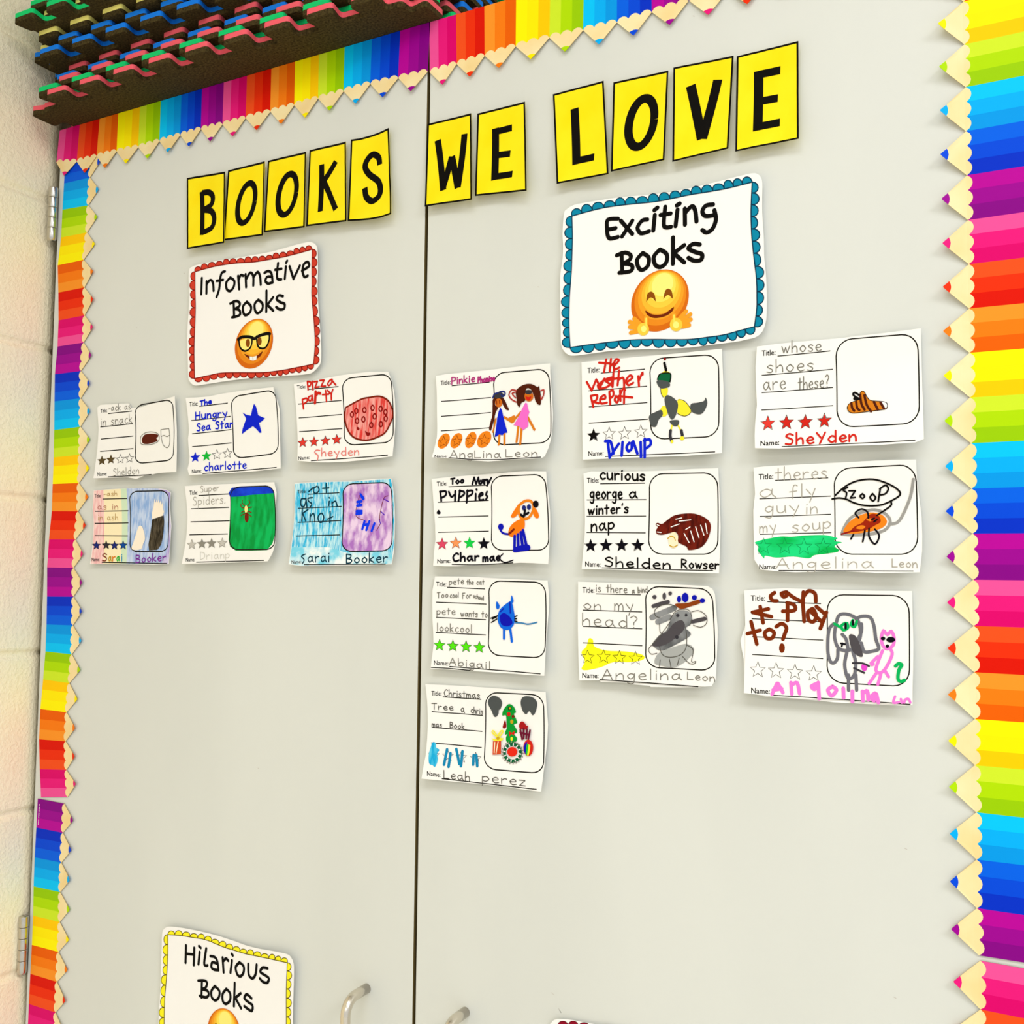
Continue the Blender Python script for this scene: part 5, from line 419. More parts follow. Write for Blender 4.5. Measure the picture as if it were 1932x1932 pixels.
 {'name':'review_card','label':'white review card with a green tree,gifts and beach ball,lowest on the cabinet doors','cat':'paper card','group':'book title cards filled in by children','org':(412.6,-220.2),'L':[340.2,485.0,-122.5,-220.2,0,1,8.0,9.6,2,2,0.5,0,0.8],'out':'-676,972 -515,976 -361,978 -182,978 -4,978 173,977 350,977 526,977 716,974 727,812 743,666 739,520 728,374 715,201 704,34 510,34 314,40 55,37 -209,32 -431,28 -650,26 -643,143 -629,258 -628,411 -632,564 -641,680 -650,797','osm':0,'items':[['S','picture_frame','print',1.16,0,0,'565,942 599,938 630,928 656,910 677,887 689,860 694,830 711,311 708,283 697,256 678,233 653,215 622,203 588,198 191,188 156,191 122,202 93,218 70,241 54,267 48,295 33,816 39,846 53,874 74,898 102,917 135,929 169,933 565,942 599,938'],['S','printed_form','print',0.93,1,0,'-464,855 -17,857|-592,697 3,698|-583,539 5,541|-579,385 9,384|-416,46 54,47 656,50'],['T','printed_form','print','Title:',[-600,861],[120,5],[-1,46]],['T','printed_form','print','Name:',[-589,61],[155,-1],[-6,44]],['S','rating_star#270','print',0.46,0,0,'-538,324 -517,286 -470,286 -504,259 -487,219 -529,241 -566,217 -558,257 -598,281 -550,285 -538,324 -517,286'],['S','rating_star#450','print',0.46,0,0,'-378,329 -357,291 -310,291 -344,264 -327,225 -369,246 -406,222 -398,262 -438,286 -390,290 -378,329 -357,291'],['S','rating_star#625','print',0.46,0,0,'-222,330 -201,292 -154,293 -188,266 -172,227 -213,248 -250,224 -242,263 -282,287 -235,291 -222,330 -201,292'],['S','rating_star#812','print',0.46,0,0,'-55,333 -35,296 12,296 -22,269 -5,231 -47,251 -84,227 -76,267 -115,290 -68,294 -55,333 -35,296'],['F','rating_scribble','cyanmark',0,1,0,'-592,283 -576,346 -562,391 -526,389 -513,343 -475,323 -498,283 -483,224 -506,154 -538,167 -575,177 -590,223'],['S','rating_scribble','cyandark',3.05,1,1,'-387,333 -407,185|-344,299 -352,169|-281,345 -231,207|-208,329 -211,188|-76,303 -72,214|-45,305 -24,205'],['S','title_writing','pencildark',0.81,1,1,'-407,923 -425,931 -448,900 -432,865 -404,873|-391,935 -390,865|-390,884 -373,902 -361,892 -359,865|-343,904 -342,865|-342,888 -328,901 -315,899|-296,903 -296,864|-296,918 -295,922|-248,897 -262,903 -274,893 -251,878 -258,864 -277,868|-217,926 -216,864|-233,903 -200,904|-186,903 -186,864|-186,887 -173,903 -164,887 -164,864|-164,887 -151,902 -142,887 -140,864|-90,895 -105,902 -121,885 -110,865 -94,877 -89,898|-89,902 -89,879 -79,864|-36,896 -50,902 -62,893 -39,877 -46,864 -65,868'],['S','title_writing','pencildark',0.81,1,1,'-565,781 -563,721|-594,781 -535,784|-515,760 -512,723|-513,745 -494,758 -477,757|-453,743 -414,746 -417,758 -434,762 -453,744 -436,724 -408,729|-385,744 -347,748 -349,760 -367,763 -386,746 -368,726 -341,731'],['S','title_writing','pencildark',0.81,1,1,'-219,746 -234,757 -249,740 -238,716 -223,728 -219,751|-219,755 -218,729 -208,710'],['S','title_writing','pencildark',0.81,1,1,'-111,745 -122,750 -134,734 -123,716 -110,720|-101,777 -100,715|-100,732 -88,747 -80,738 -77,713|-67,747 -66,713|-66,733 -56,745 -47,742|-33,745 -33,711|-34,758 -33,761|1,738 -9,744 -17,736 0,721 -5,709 -19,713'],['S','title_writing','pencildark',0.81,1,1,'-581,577 -579,545|-580,564 -571,577 -564,564 -562,545|-564,564 -554,577 -547,564 -545,545|-509,571 -520,577 -531,563 -522,545 -511,556 -508,574|-509,577 -507,558 -499,545|-469,572 -479,577 -488,569 -470,556 -474,545 -489,548'],['S','title_writing','pencildark',0.81,1,1,'-372,608 -369,553|-372,608 -344,600 -348,584 -370,582|-370,582 -338,571 -344,554 -369,553|-306,583 -321,567 -305,551 -291,566 -306,583|-260,581 -275,565 -259,549 -245,564 -260,581|-233,605 -230,548|-207,579 -230,564|-229,564 -202,547|-188,547 -182,549'],['S','name_writing','pencildark',0.81,1,1,'-400,129 -390,54|-390,54 -332,56|-309,77 -266,81 -271,96 -291,100 -310,79 -287,54 -257,59|-186,91 -211,100 -233,79 -213,55 -190,70 -185,96|-186,100 -182,72 -164,54|-153,138 -143,54|-146,77 -121,98 -102,87 -95,54'],['S','name_writing','pencildark',0.81,1,1,'46,114 56,28|47,104 90,114 124,92 90,70 50,77|163,90 224,95 218,110 190,115 162,93 192,66 236,72|262,115 269,67|266,96 295,113 322,111|361,92 421,97 415,112 388,117 359,95 389,68 432,75|458,117 524,118|524,118 468,69|468,69 532,70'],['F','drawing','graymark',0,1,0,'63,848 94,889 138,903 200,880 225,836 205,775 188,766 184,728 159,696 132,701 104,752 70,803|439,866 456,905 508,923 578,913 623,871 617,812 595,758 569,744 543,777 526,774 500,746 465,771 443,822'],['F','drawing','treegreen',0,1,0,'311,833 360,808 384,757 361,739 393,683 400,654 364,636 401,587 398,558 370,546 407,507 390,468 339,448 290,467 282,511 298,541 272,531 271,562 286,601 279,660 269,719 229,714 237,762 272,809'],['F','drawing','ink',0,0,0,'294,807 333,810 335,775 295,772'],['F','drawing','mustard',0,0,0,'303,800 325,801 327,782 304,780'],['F','drawing','red',0,1,0,'326,734 325,728 322,722 317,717 311,713 304,712 297,712 291,715 286,719 283,725 282,731 282,738 285,744 290,749 296,752 303,754 310,753 316,751 321,746 324,741'],['F','drawing','brown',0,1,0,'368,715 368,710 365,706 362,703 358,700 353,699 348,699 343,701 340,704 338,708 337,713 337,717 339,722 343,725 347,728 352,729 357,728 361,727 365,724 367,720'],['F','drawing','darkred',0,1,0,'261,670 281,615 260,591 238,603'],['F','drawing','mustard',0,1,0,'358,664 358,658 355,652 352,647 347,644 342,642 336,643 331,645 327,650 324,655 323,662 324,668 326,674 330,679 335,682 340,684 346,683 351,681 355,676 357,671'],['F','drawing','red',0,1,0,'314,566 345,557 377,574 369,533 342,544 321,520'],['F','drawing','yellowmark',0,1,0,'361,499 361,493 359,488 356,483 352,480 348,479 344,480 340,482 337,486 334,491 333,497 334,503 335,508 338,513 342,516 346,517 350,517 354,514 358,510 360,505'],['S','drawing','greendark',3.23,1,1,'456,375 452,344 434,317 406,297 372,288 337,291 306,306 284,329 276,359 279,391 297,419 326,439 360,448 396,445 426,430 447,406 455,376'],['S','drawing','gray2',0.99,1,1,'472,377 488,368'],['S','drawing','gray2',0.99,1,1,'469,350 481,338'],['S','drawing','gray2',0.99,1,1,'459,325 466,310'],['S','drawing','gray2',0.99,1,1,'441,303 442,287'],['S','drawing','gray2',0.99,1,1,'416,287 413,270'],['S','drawing','gray2',0.99,1,1,'388,277 380,262'],['S','drawing','gray2',0.99,1,1,'358,274 344,262'],['S','drawing','gray2',0.99,1,1,'328,279 312,270'],['S','drawing','gray2',0.99,1,1,'301,291 283,287'],['S','drawing','gray2',0.99,1,1,'280,309 261,310'],['S','drawing','gray2',0.99,1,1,'266,332 247,337'],['S','drawing','gray2',0.99,1,1,'259,358 243,368'],['S','drawing','gray2',0.99,1,1,'262,385 249,398'],['S','drawing','gray2',0.99,1,1,'272,411 265,426'],['S','drawing','gray2',0.99,1,1,'290,433 289,450'],['S','drawing','gray2',0.99,1,1,'315,450 319,466'],['S','drawing','gray2',0.99,1,1,'344,459 353,474'],['S','drawing','gray2',0.99,1,1,'375,462 389,474'],['S','drawing','gray2',0.99,1,1,'404,457 421,465'],['S','drawing','gray2',0.99,1,1,'431,445 450,449'],['S','drawing','gray2',0.99,1,1,'452,426 471,426'],['S','drawing','gray2',0.99,1,1,'466,403 484,398'],['S','drawing','paper',1.17,1,1,'444,364 461,363'],['S','drawing','paper',1.17,1,1,'430,329 445,322'],['S','drawing','paper',1.17,1,1,'400,305 407,292'],['S','drawing','paper',1.17,1,1,'360,297 358,283'],['S','drawing','paper',1.17,1,1,'321,308 311,296'],['S','drawing','paper',1.17,1,1,'294,335 278,329'],['S','drawing','paper',1.17,1,1,'287,371 270,372'],['S','drawing','paper',1.17,1,1,'301,406 286,414'],['S','drawing','paper',1.17,1,1,'332,431 325,444'],['S','drawing','paper',1.17,1,1,'373,438 374,453'],['S','drawing','paper',1.17,1,1,'411,427 421,440'],['S','drawing','paper',1.17,1,1,'437,400 453,407'],['F','drawing','tomato',0,1,0,'422,382 421,368 413,354 402,343 386,336 369,332 351,332 335,337 322,346 313,358 309,372 311,386 318,399 330,411 345,418 362,422 380,421 396,416 410,407 419,396'],['F','drawing','giftred',0,0,0,'141,459 232,470 241,342 147,330'],['S','drawing','creampale',1.08,1,1,'163,449 163,349|200,458 185,348'],['S','drawing','yellowmark',1.34,1,1,'186,502 126,542 140,559 185,514|194,517 226,566 249,559 204,499'],['F','drawing','yellowmark',0,0,0,'118,486 170,480 195,504 263,495 241,472 154,462'],['F','drawing','mustard',0,1,0,'215,492 214,488 212,483 208,480 203,477 197,476 191,476 185,478 181,481 178,485 176,489 177,494 180,498 184,502 189,504 195,505 201,505 206,504 211,501 214,497'],['F','drawing','red2',0,1,0,'429,640 454,675 485,668 511,641 530,635 513,602 443,604'],['S','drawing','maroon',1.97,1,1,'444,598 470,505|482,609 486,513|521,605 515,516|554,598 538,510|445,569 549,552'],['F','drawing','red',0,1,0,'597,435 595,411 589,389 578,371 564,359 547,354 530,356 515,365 501,381 492,402 488,426 489,450 496,472 507,490 522,502 538,507 555,505 571,495 584,479 593,459'],['F','drawing','bluemark',0,0,0,'491,433 510,479 528,486 520,428 518,366 498,394'],['F','drawing','green',0,0,0,'527,469 545,463 540,401 536,357 517,366 521,429'],['F','drawing','yellowmark',0,0,0,'545,463 564,456 561,403 551,358 534,357 540,401']]},
 {'name':'category_sign','label':'white sign with red scalloped border reading Informative Books','cat':'sign','group':'scalloped category signs','org':(92.5,216.4),'L':[-11.8,196.7,369.9,216.4,0,2,2,2,1,3,1.2,0,1.5],'out':'-1004,1455 -949,1484 -840,1496 -584,1499 -285,1493 34,1492 289,1491 547,1503 739,1511 879,1507 954,1483 997,1443 1013,1379 1018,1163 1014,975 1026,785 1050,594 1075,403 1093,213 1090,100 1050,48 967,-5 870,-14 601,-6 355,3 105,15 -152,15 -415,11 -640,3 -811,-2 -878,16 -933,68 -953,131 -972,366 -993,592 -993,776 -985,980 -989,1186 -1008,1332','osm':0,'items':[['F','scalloped_border','signred',0,0,0,'-904,1411 -911,1436 -905,1452 -892,1463 -872,1468 -850,1467 -829,1459 -810,1444 -796,1420|-796,1420 -805,1451 -800,1471 -787,1485 -767,1490 -743,1488 -720,1478 -700,1460 -684,1430|-684,1430 -688,1458 -680,1476 -663,1487 -641,1492 -616,1489 -593,1478 -575,1461 -562,1434|-562,1434 -564,1459 -556,1475 -540,1485 -518,1488 -496,1485 -474,1476 -458,1460 -447,1435|-447,1435 -449,1466 -441,1485 -427,1497 -407,1500 -387,1495 -368,1483 -354,1463 -344,1432|-344,1432 -345,1460 -336,1478 -320,1488 -299,1491 -277,1487 -257,1475 -242,1457 -233,1429|-233,1429 -231,1454 -220,1469 -201,1477 -179,1478 -155,1473 -135,1462 -120,1445 -114,1419|-114,1419 -112,1450 -102,1468 -85,1479 -64,1481 -42,1475 -23,1461 -9,1440 -2,1409|-2,1409 -3,1437 5,1455 21,1466 42,1469 63,1464 83,1452 98,1434 107,1405|107,1405 106,1431 114,1447 130,1457 150,1460 172,1456 192,1446 208,1429 218,1403|218,1403 216,1426 224,1441 240,1450 260,1453 281,1449 301,1440 316,1424 326,1401|326,1401 323,1430 329,1448 344,1460 363,1463 384,1459 404,1447 420,1428 431,1398|431,1398 427,1425 435,1442 450,1453 471,1456 493,1453 515,1443 532,1426 544,1399|544,1399 540,1423 548,1439 563,1449 584,1453 607,1450 629,1441 646,1426 659,1402|659,1402 652,1432 656,1451 667,1463 683,1468 703,1464 722,1453 738,1435 752,1405|752,1405 746,1433 749,1450 760,1462 776,1466 794,1463 812,1454 828,1437 841,1410|841,1410 836,1435 841,1451 853,1461 870,1465 889,1463 908,1454 923,1439 935,1415'],['S','scalloped_border','signredline',1.13,0,0,'-904,1411 -911,1436 -905,1452 -892,1463 -872,1468 -850,1467 -829,1459 -810,1444 -796,1420|-796,1420 -805,1451 -800,1471 -787,1485 -767,1490 -743,1488 -720,1478 -700,1460 -684,1430|-684,1430 -688,1458 -680,1476 -663,1487 -641,1492 -616,1489 -593,1478 -575,1461 -562,1434|-562,1434 -564,1459 -556,1475 -540,1485 -518,1488 -496,1485 -474,1476 -458,1460 -447,1435|-447,1435 -449,1466 -441,1485 -427,1497 -407,1500 -387,1495 -368,1483 -354,1463 -344,1432|-344,1432 -345,1460 -336,1478 -320,1488 -299,1491 -277,1487 -257,1475 -242,1457 -233,1429|-233,1429 -231,1454 -220,1469 -201,1477 -179,1478 -155,1473 -135,1462 -120,1445 -114,1419|-114,1419 -112,1450 -102,1468 -85,1479 -64,1481 -42,1475 -23,1461 -9,1440 -2,1409|-2,1409 -3,1437 5,1455 21,1466 42,1469 63,1464 83,1452 98,1434 107,1405|107,1405 106,1431 114,1447 130,1457 150,1460 172,1456 192,1446 208,1429 218,1403|218,1403 216,1426 224,1441 240,1450 260,1453 281,1449 301,1440 316,1424 326,1401|326,1401 323,1430 329,1448 344,1460 363,1463 384,1459 404,1447 420,1428 431,1398|431,1398 427,1425 435,1442 450,1453 471,1456 493,1453 515,1443 532,1426 544,1399|544,1399 540,1423 548,1439 563,1449 584,1453 607,1450 629,1441 646,1426 659,1402|659,1402 652,1432 656,1451 667,1463 683,1468 703,1464 722,1453 738,1435 752,1405|752,1405 746,1433 749,1450 760,1462 776,1466 794,1463 812,1454 828,1437 841,1410|841,1410 836,1435 841,1451 853,1461 870,1465 889,1463 908,1454 923,1439 935,1415'],['F','scalloped_border','signred',0,0,0,'935,1415 965,1406 983,1392 994,1374 997,1355 992,1337 980,1323 962,1316 932,1317|932,1317 969,1307 991,1292 1005,1272 1009,1251 1004,1232 989,1217 966,1209 930,1211|930,1211 963,1202 984,1188 997,1168 1002,1147 998,1127 985,1111 965,1102 932,1102|932,1102 962,1093 981,1079 993,1059 997,1037 993,1016 982,1000 963,990 933,990|933,990 970,981 994,965 1008,945 1013,923 1009,903 995,886 972,877 935,878|935,878 969,871 992,858 1007,838 1014,817 1012,795 1002,778 982,767 949,765|949,765 980,758 1001,744 1016,724 1023,700 1023,677 1013,658 996,646 966,643|966,643 1004,637 1030,623 1047,603 1055,581 1053,559 1041,541 1019,530 982,528|982,528 1017,520 1040,506 1055,486 1062,464 1060,442 1048,425 1028,414 993,412|993,412 1025,404 1046,389 1059,369 1064,346 1061,324 1050,306 1030,296 998,295|998,295 1027,287 1045,272 1056,253 1059,233 1055,213 1043,198 1024,189 995,189|995,189 1031,179 1053,164 1066,146 1069,126 1062,109 1047,96 1023,89 987,92'],['S','scalloped_border','signredline',1.13,0,0,'935,1415 965,1406 983,1392 994,1374 997,1355 992,1337 980,1323 962,1316 932,1317|932,1317 969,1307 991,1292 1005,1272 1009,1251 1004,1232 989,1217 966,1209 930,1211|930,1211 963,1202 984,1188 997,1168 1002,1147 998,1127 985,1111 965,1102 932,1102|932,1102 962,1093 981,1079 993,1059 997,1037 993,1016 982,1000 963,990 933,990|933,990 970,981 994,965 1008,945 1013,923 1009,903 995,886 972,877 935,878|935,878 969,871 992,858 1007,838 1014,817 1012,795 1002,778 982,767 949,765|949,765 980,758 1001,744 1016,724 1023,700 1023,677 1013,658 996,646 966,643|966,643 1004,637 1030,623 1047,603 1055,581 1053,559 1041,541 1019,530 982,528|982,528 1017,520 1040,506 1055,486 1062,464 1060,442 1048,425 1028,414 993,412|993,412 1025,404 1046,389 1059,369 1064,346 1061,324 1050,306 1030,296 998,295|998,295 1027,287 1045,272 1056,253 1059,233 1055,213 1043,198 1024,189 995,189|995,189 1031,179 1053,164 1066,146 1069,126 1062,109 1047,96 1023,89 987,92'],['F','scalloped_border','signred',0,0,0,'-849,87 -837,63 -819,49 -796,41 -772,40 -749,45 -732,56 -724,72 -727,96|-727,96 -713,67 -694,49 -671,38 -646,36 -625,42 -609,55 -602,74 -607,105|-607,105 -594,78 -575,61 -552,52 -527,50 -504,55 -488,67 -480,85 -485,113|-485,113 -474,88 -457,72 -434,62 -408,59 -384,62 -364,71 -354,87 -354,112|-354,112 -346,81 -331,61 -310,47 -287,42 -264,44 -246,55 -235,73 -234,103|-234,103 -227,75 -213,56 -193,44 -171,39 -150,41 -133,50 -122,67 -121,94|-121,94 -114,69 -100,51 -80,40 -57,35 -35,36 -17,44 -5,59 -2,83|-2,83 5,52 19,31 40,18 64,12 86,14 105,24 117,43 120,73|120,73 127,44 142,26 162,14 185,9 207,11 224,21 235,38 237,65|237,65 245,40 259,23 278,13 299,9 319,12 335,21 344,37 344,62|344,62 353,39 367,25 386,16 406,13 425,17 440,26 448,40 447,63|447,63 456,35 469,17 485,6 502,2 518,6 529,17 535,35 533,64|533,64 543,38 558,22 575,13 593,11 609,15 621,26 626,43 622,69|622,69 633,46 648,32 667,23 687,22 705,26 719,36 725,51 722,75|722,75 734,46 749,29 767,18 784,15 800,20 810,33 814,52 809,81|809,81 820,54 835,38 852,29 870,26 885,31 896,42 900,60 895,86|895,86 906,63 921,48 939,40 957,37 974,42 986,52 991,68 987,92'],['S','scalloped_border','signredline',1.13,0,0,'-849,87 -837,63 -819,49 -796,41 -772,40 -749,45 -732,56 -724,72 -727,96|-727,96 -713,67 -694,49 -671,38 -646,36 -625,42 -609,55 -602,74 -607,105|-607,105 -594,78 -575,61 -552,52 -527,50 -504,55 -488,67 -480,85 -485,113|-485,113 -474,88 -457,72 -434,62 -408,59 -384,62 -364,71 -354,87 -354,112|-354,112 -346,81 -331,61 -310,47 -287,42 -264,44 -246,55 -235,73 -234,103|-234,103 -227,75 -213,56 -193,44 -171,39 -150,41 -133,50 -122,67 -121,94|-121,94 -114,69 -100,51 -80,40 -57,35 -35,36 -17,44 -5,59 -2,83|-2,83 5,52 19,31 40,18 64,12 86,14 105,24 117,43 120,73|120,73 127,44 142,26 162,14 185,9 207,11 224,21 235,38 237,65|237,65 245,40 259,23 278,13 299,9 319,12 335,21 344,37 344,62|344,62 353,39 367,25 386,16 406,13 425,17 440,26 448,40 447,63|447,63 456,35 469,17 485,6 502,2 518,6 529,17 535,35 533,64|533,64 543,38 558,22 575,13 593,11 609,15 621,26 626,43 622,69|622,69 633,46 648,32 667,23 687,22 705,26 719,36 725,51 722,75|722,75 734,46 749,29 767,18 784,15 800,20 810,33 814,52 809,81|809,81 820,54 835,38 852,29 870,26 885,31 896,42 900,60 895,86|895,86 906,63 921,48 939,40 957,37 974,42 986,52 991,68 987,92'],['F','scalloped_border','signred',0,0,0,'-904,1411 -937,1411 -957,1401 -969,1385 -972,1364 -966,1342 -952,1322 -931,1308 -898,1299|-898,1299 -938,1300 -963,1290 -978,1273 -982,1252 -975,1228 -958,1207 -932,1192 -891,1182|-891,1182 -928,1182 -950,1172 -963,1155 -967,1134 -960,1112 -944,1092 -920,1077 -883,1069|-883,1069 -916,1068 -936,1058 -948,1042 -951,1022 -945,1001 -931,982 -909,968 -876,961|-876,961 -917,962 -943,953 -958,936 -964,915 -958,892 -942,871 -916,855 -876,845|-876,845 -913,845 -936,835 -951,817 -956,794 -950,769 -936,747 -912,731 -875,721|-875,721 -909,721 -930,711 -944,693 -948,670 -944,647 -931,625 -910,609 -876,601|-876,601 -917,601 -943,592 -959,575 -964,554 -958,532 -942,512 -915,497 -874,488|-874,488 -912,488 -935,479 -950,463 -954,443 -948,422 -933,403 -908,389 -871,382|-871,382 -905,381 -926,372 -938,358 -942,340 -936,321 -922,304 -899,292 -865,286|-865,286 -895,285 -914,276 -925,261 -928,243 -922,225 -909,208 -889,197 -857,191|-857,191 -896,190 -920,180 -933,164 -937,145 -930,124 -914,106 -888,94 -849,87'],['S','scalloped_border','signredline',1.13,0,0,'-904,1411 -937,1411 -957,1401 -969,1385 -972,1364 -966,1342 -952,1322 -931,1308 -898,1299|-898,1299 -938,1300 -963,1290 -978,1273 -982,1252 -975,1228 -958,1207 -932,1192 -891,1182|-891,1182 -928,1182 -950,1172 -963,1155 -967,1134 -960,1112 -944,1092 -920,1077 -883,1069|-883,1069 -916,1068 -936,1058 -948,1042 -951,1022 -945,1001 -931,982 -909,968 -876,961|-876,961 -917,962 -943,953 -958,936 -964,915 -958,892 -942,871 -916,855 -876,845|-876,845 -913,845 -936,835 -951,817 -956,794 -950,769 -936,747 -912,731 -875,721|-875,721 -909,721 -930,711 -944,693 -948,670 -944,647 -931,625 -910,609 -876,601|-876,601 -917,601 -943,592 -959,575 -964,554 -958,532 -942,512 -915,497 -874,488|-874,488 -912,488 -935,479 -950,463 -954,443 -948,422 -933,403 -908,389 -871,382|-871,382 -905,381 -926,372 -938,358 -942,340 -936,321 -922,304 -899,292 -865,286|-865,286 -895,285 -914,276 -925,261 -928,243 -922,225 -909,208 -889,197 -857,191|-857,191 -896,190 -920,180 -933,164 -937,145 -930,124 -914,106 -888,94 -849,87'],['S','scalloped_border','signredline',1.13,1,0,'-904,1411 -675,1430 -477,1436 -220,1428 34,1406 265,1402 484,1397 715,1403 935,1415|935,1415 930,1223 933,1033 933,892 951,748 979,555 998,364 998,223 987,92|-849,87 -620,104 -423,117 -158,98 101,74 290,62 537,64 756,77 987,92|-904,1411 -891,1173 -876,967 -875,764 -877,560 -870,357 -849,87'],['S','lettering','black',3.38,1,1,'-785,1318 -787,1118|-707,1267 -705,1118|-706,1230 -650,1275 -606,1240 -591,1137|-418,1351 -463,1342 -488,1285 -504,1147 -543,1056|-545,1252 -446,1252|-333,1266 -394,1214 -385,1133 -330,1104 -278,1150 -271,1218 -333,1266|-212,1271 -192,1109|-202,1220 -174,1274 -129,1262|-97,1276 -85,1121|-87,1215 -27,1284 22,1240 27,1126|25,1220 87,1278 127,1226 143,1121|197,1253 255,1265 307,1230 330,1119|321,1187 243,1200 215,1155 259,1117 326,1122|408,1336 394,1207 409,1149 465,1136|364,1265 464,1262|532,1279 519,1136|590,1270 654,1116|654,1116 749,1255|783,1192 886,1227 867,1279 808,1260 790,1187 819,1116 869,1121|-275,970 -259,779|-326,951 -237,971 -178,939 -189,900 -253,878|-253,878 -181,855 -166,803 -216,784 -291,781|-69,941 -125,893 -114,812 -74,781 -11,810 1,877 -69,941|111,943 58,900 69,820 113,783 176,816 181,885 111,943|236,1034 245,783|344,942 257,865|257,865 354,782|498,933 433,952 399,915 462,867 525,840 521,787 460,783 397,820'],['S','lettering','black',3.38,1,1,'535,1322 550,1341'],['F','emoji_face','em0',0,1,0,'369,419 361,369 345,320 321,275 290,233 252,197 209,168 161,146 112,132 61,128 10,132 -39,145 -86,166 -127,196 -162,232 -191,275 -211,322 -222,372 -224,423 -216,475 -200,525 -175,572 -143,614 -104,650 -60,679 -11,700 40,713 92,716 143,711 192,697 238,674 278,644 313,607 339,565 358,519 368,470'],['F','emoji_face','em1',0,1,0,'343,444 336,399 322,356 300,315 272,277 238,245 199,219 157,200 112,188 66,183 21,187 -23,199 -64,218 -101,245 -133,277 -158,315 -176,357 -186,402 -188,449 -181,495 -167,540 -145,581 -116,619 -81,651 -41,677 2,696 48,707 94,710 140,705 184,693 225,672 261,645 292,613 316,575 333,533 342,489'],['F','emoji_face','em2',0,1,0,'317,469 311,429 298,391 279,355 254,322 224,293 190,270 152,253 113,243 72,239 32,243 -7,253 -43,270 -76,294 -104,323 -126,356 -142,393 -150,433 -152,474 -146,514 -133,554 -114,591 -88,624 -57,652 -22,675 16,692 56,702 97,704 137,700 176,689 212,671 245,647 272,618 293,585 308,548 316,509'],['F','emoji_face','em3',0,1,0,'291,494 286,460 274,426 258,395 236,366 210,342 180,322 148,307 113,298 78,295 43,298 9,307 -22,322 -50,343 -74,368 -94,397 -107,429 -115,463 -116,499 -111,534 -100,568 -83,600 -61,629 -34,653 -4,673 29,688 64,696 100,698 135,695 168,685 200,669 228,649 251,624 270,595 283,563 290,529'],['F','emoji_face','em4',0,1,0,'264,519 260,490 251,462 236,435 218,411 196,390 171,373 143,361 114,353 84,351 54,354 26,361 -1,374 -25,391 -45,413 -61,437 -73,465 -79,494 -80,523 -76,553 -67,582 -52,609 -34,633 -11,654 15,671 43,683 72,690 102,693 132,689 161,681 187,668 211,651 231,629 246,605 257,578 263,549'],['F','emoji_face','em5',0,1,0,'238,545 234,521 227,497 215,475 200,456 182,439 161,425 138,415 114,409 90,407 66,409 42,415 20,426 1,440 -16,458 -29,478 -38,500 -43,524 -44,548 -41,573 -33,596 -22,618 -6,638 12,655 33,669 56,679 80,685 105,687 129,684 153,677 174,667 194,652 210,635 223,615 232,592 237,569'],['F','emoji_face','em6',0,1,0,'211,570 208,551 202,533 193,516 182,501 167,487 151,477 133,469 115,464 96,463 77,464 59,470 42,478 26,489 14,502 3,518 -4,536 -8,554 -9,573 -6,592 0,610 9,628 21,643 35,656 52,667 70,675 88,679 107,681 126,679 145,673 162,665 177,654 189,640 200,624 207,607 211,589'],['F','emoji_face','em6',0,1,0,'-146,478 -128,397 -59,350 17,377 41,443 28,494|132,492 151,387 211,352 273,372 307,439 304,498'],['S','emoji_face','black',2.26,1,1,'-167,500 -138,398 -59,348 17,374 45,438 37,506|111,507 141,388 211,350 273,366 311,438 312,511'],['S','emoji_face','black',3.83,1,1,'-177,501 -110,522 8,509 81,481 150,505 265,520 319,510'],['F','emoji_face','emeye',0,1,0,'15,436 15,421 11,407 4,397 -5,391 -15,390 -26,393 -36,401 -44,413 -50,428 -53,443 -52,458 -48,472 -41,482 -32,488 -22,489 -11,486 -1,478 7,466 13,451'],['F','emoji_face','emeye',0,1,0,'198,438 197,423 193,410 187,400 178,394 167,392 157,396 147,404 139,415 133,430 131,445 131,460 135,474 142,484 151,490 161,491 172,487 182,479 190,468 195,453'],['F','emoji_face','emmouth',0,1,0,'-63,313 50,270 139,276 217,315 191,266 129,238 52,238 -14,264'],['F','emoji_face','paper',0,0,0,'19,275 69,266 74,218 30,228|76,265 132,272 129,225 82,216']],'sign':1},
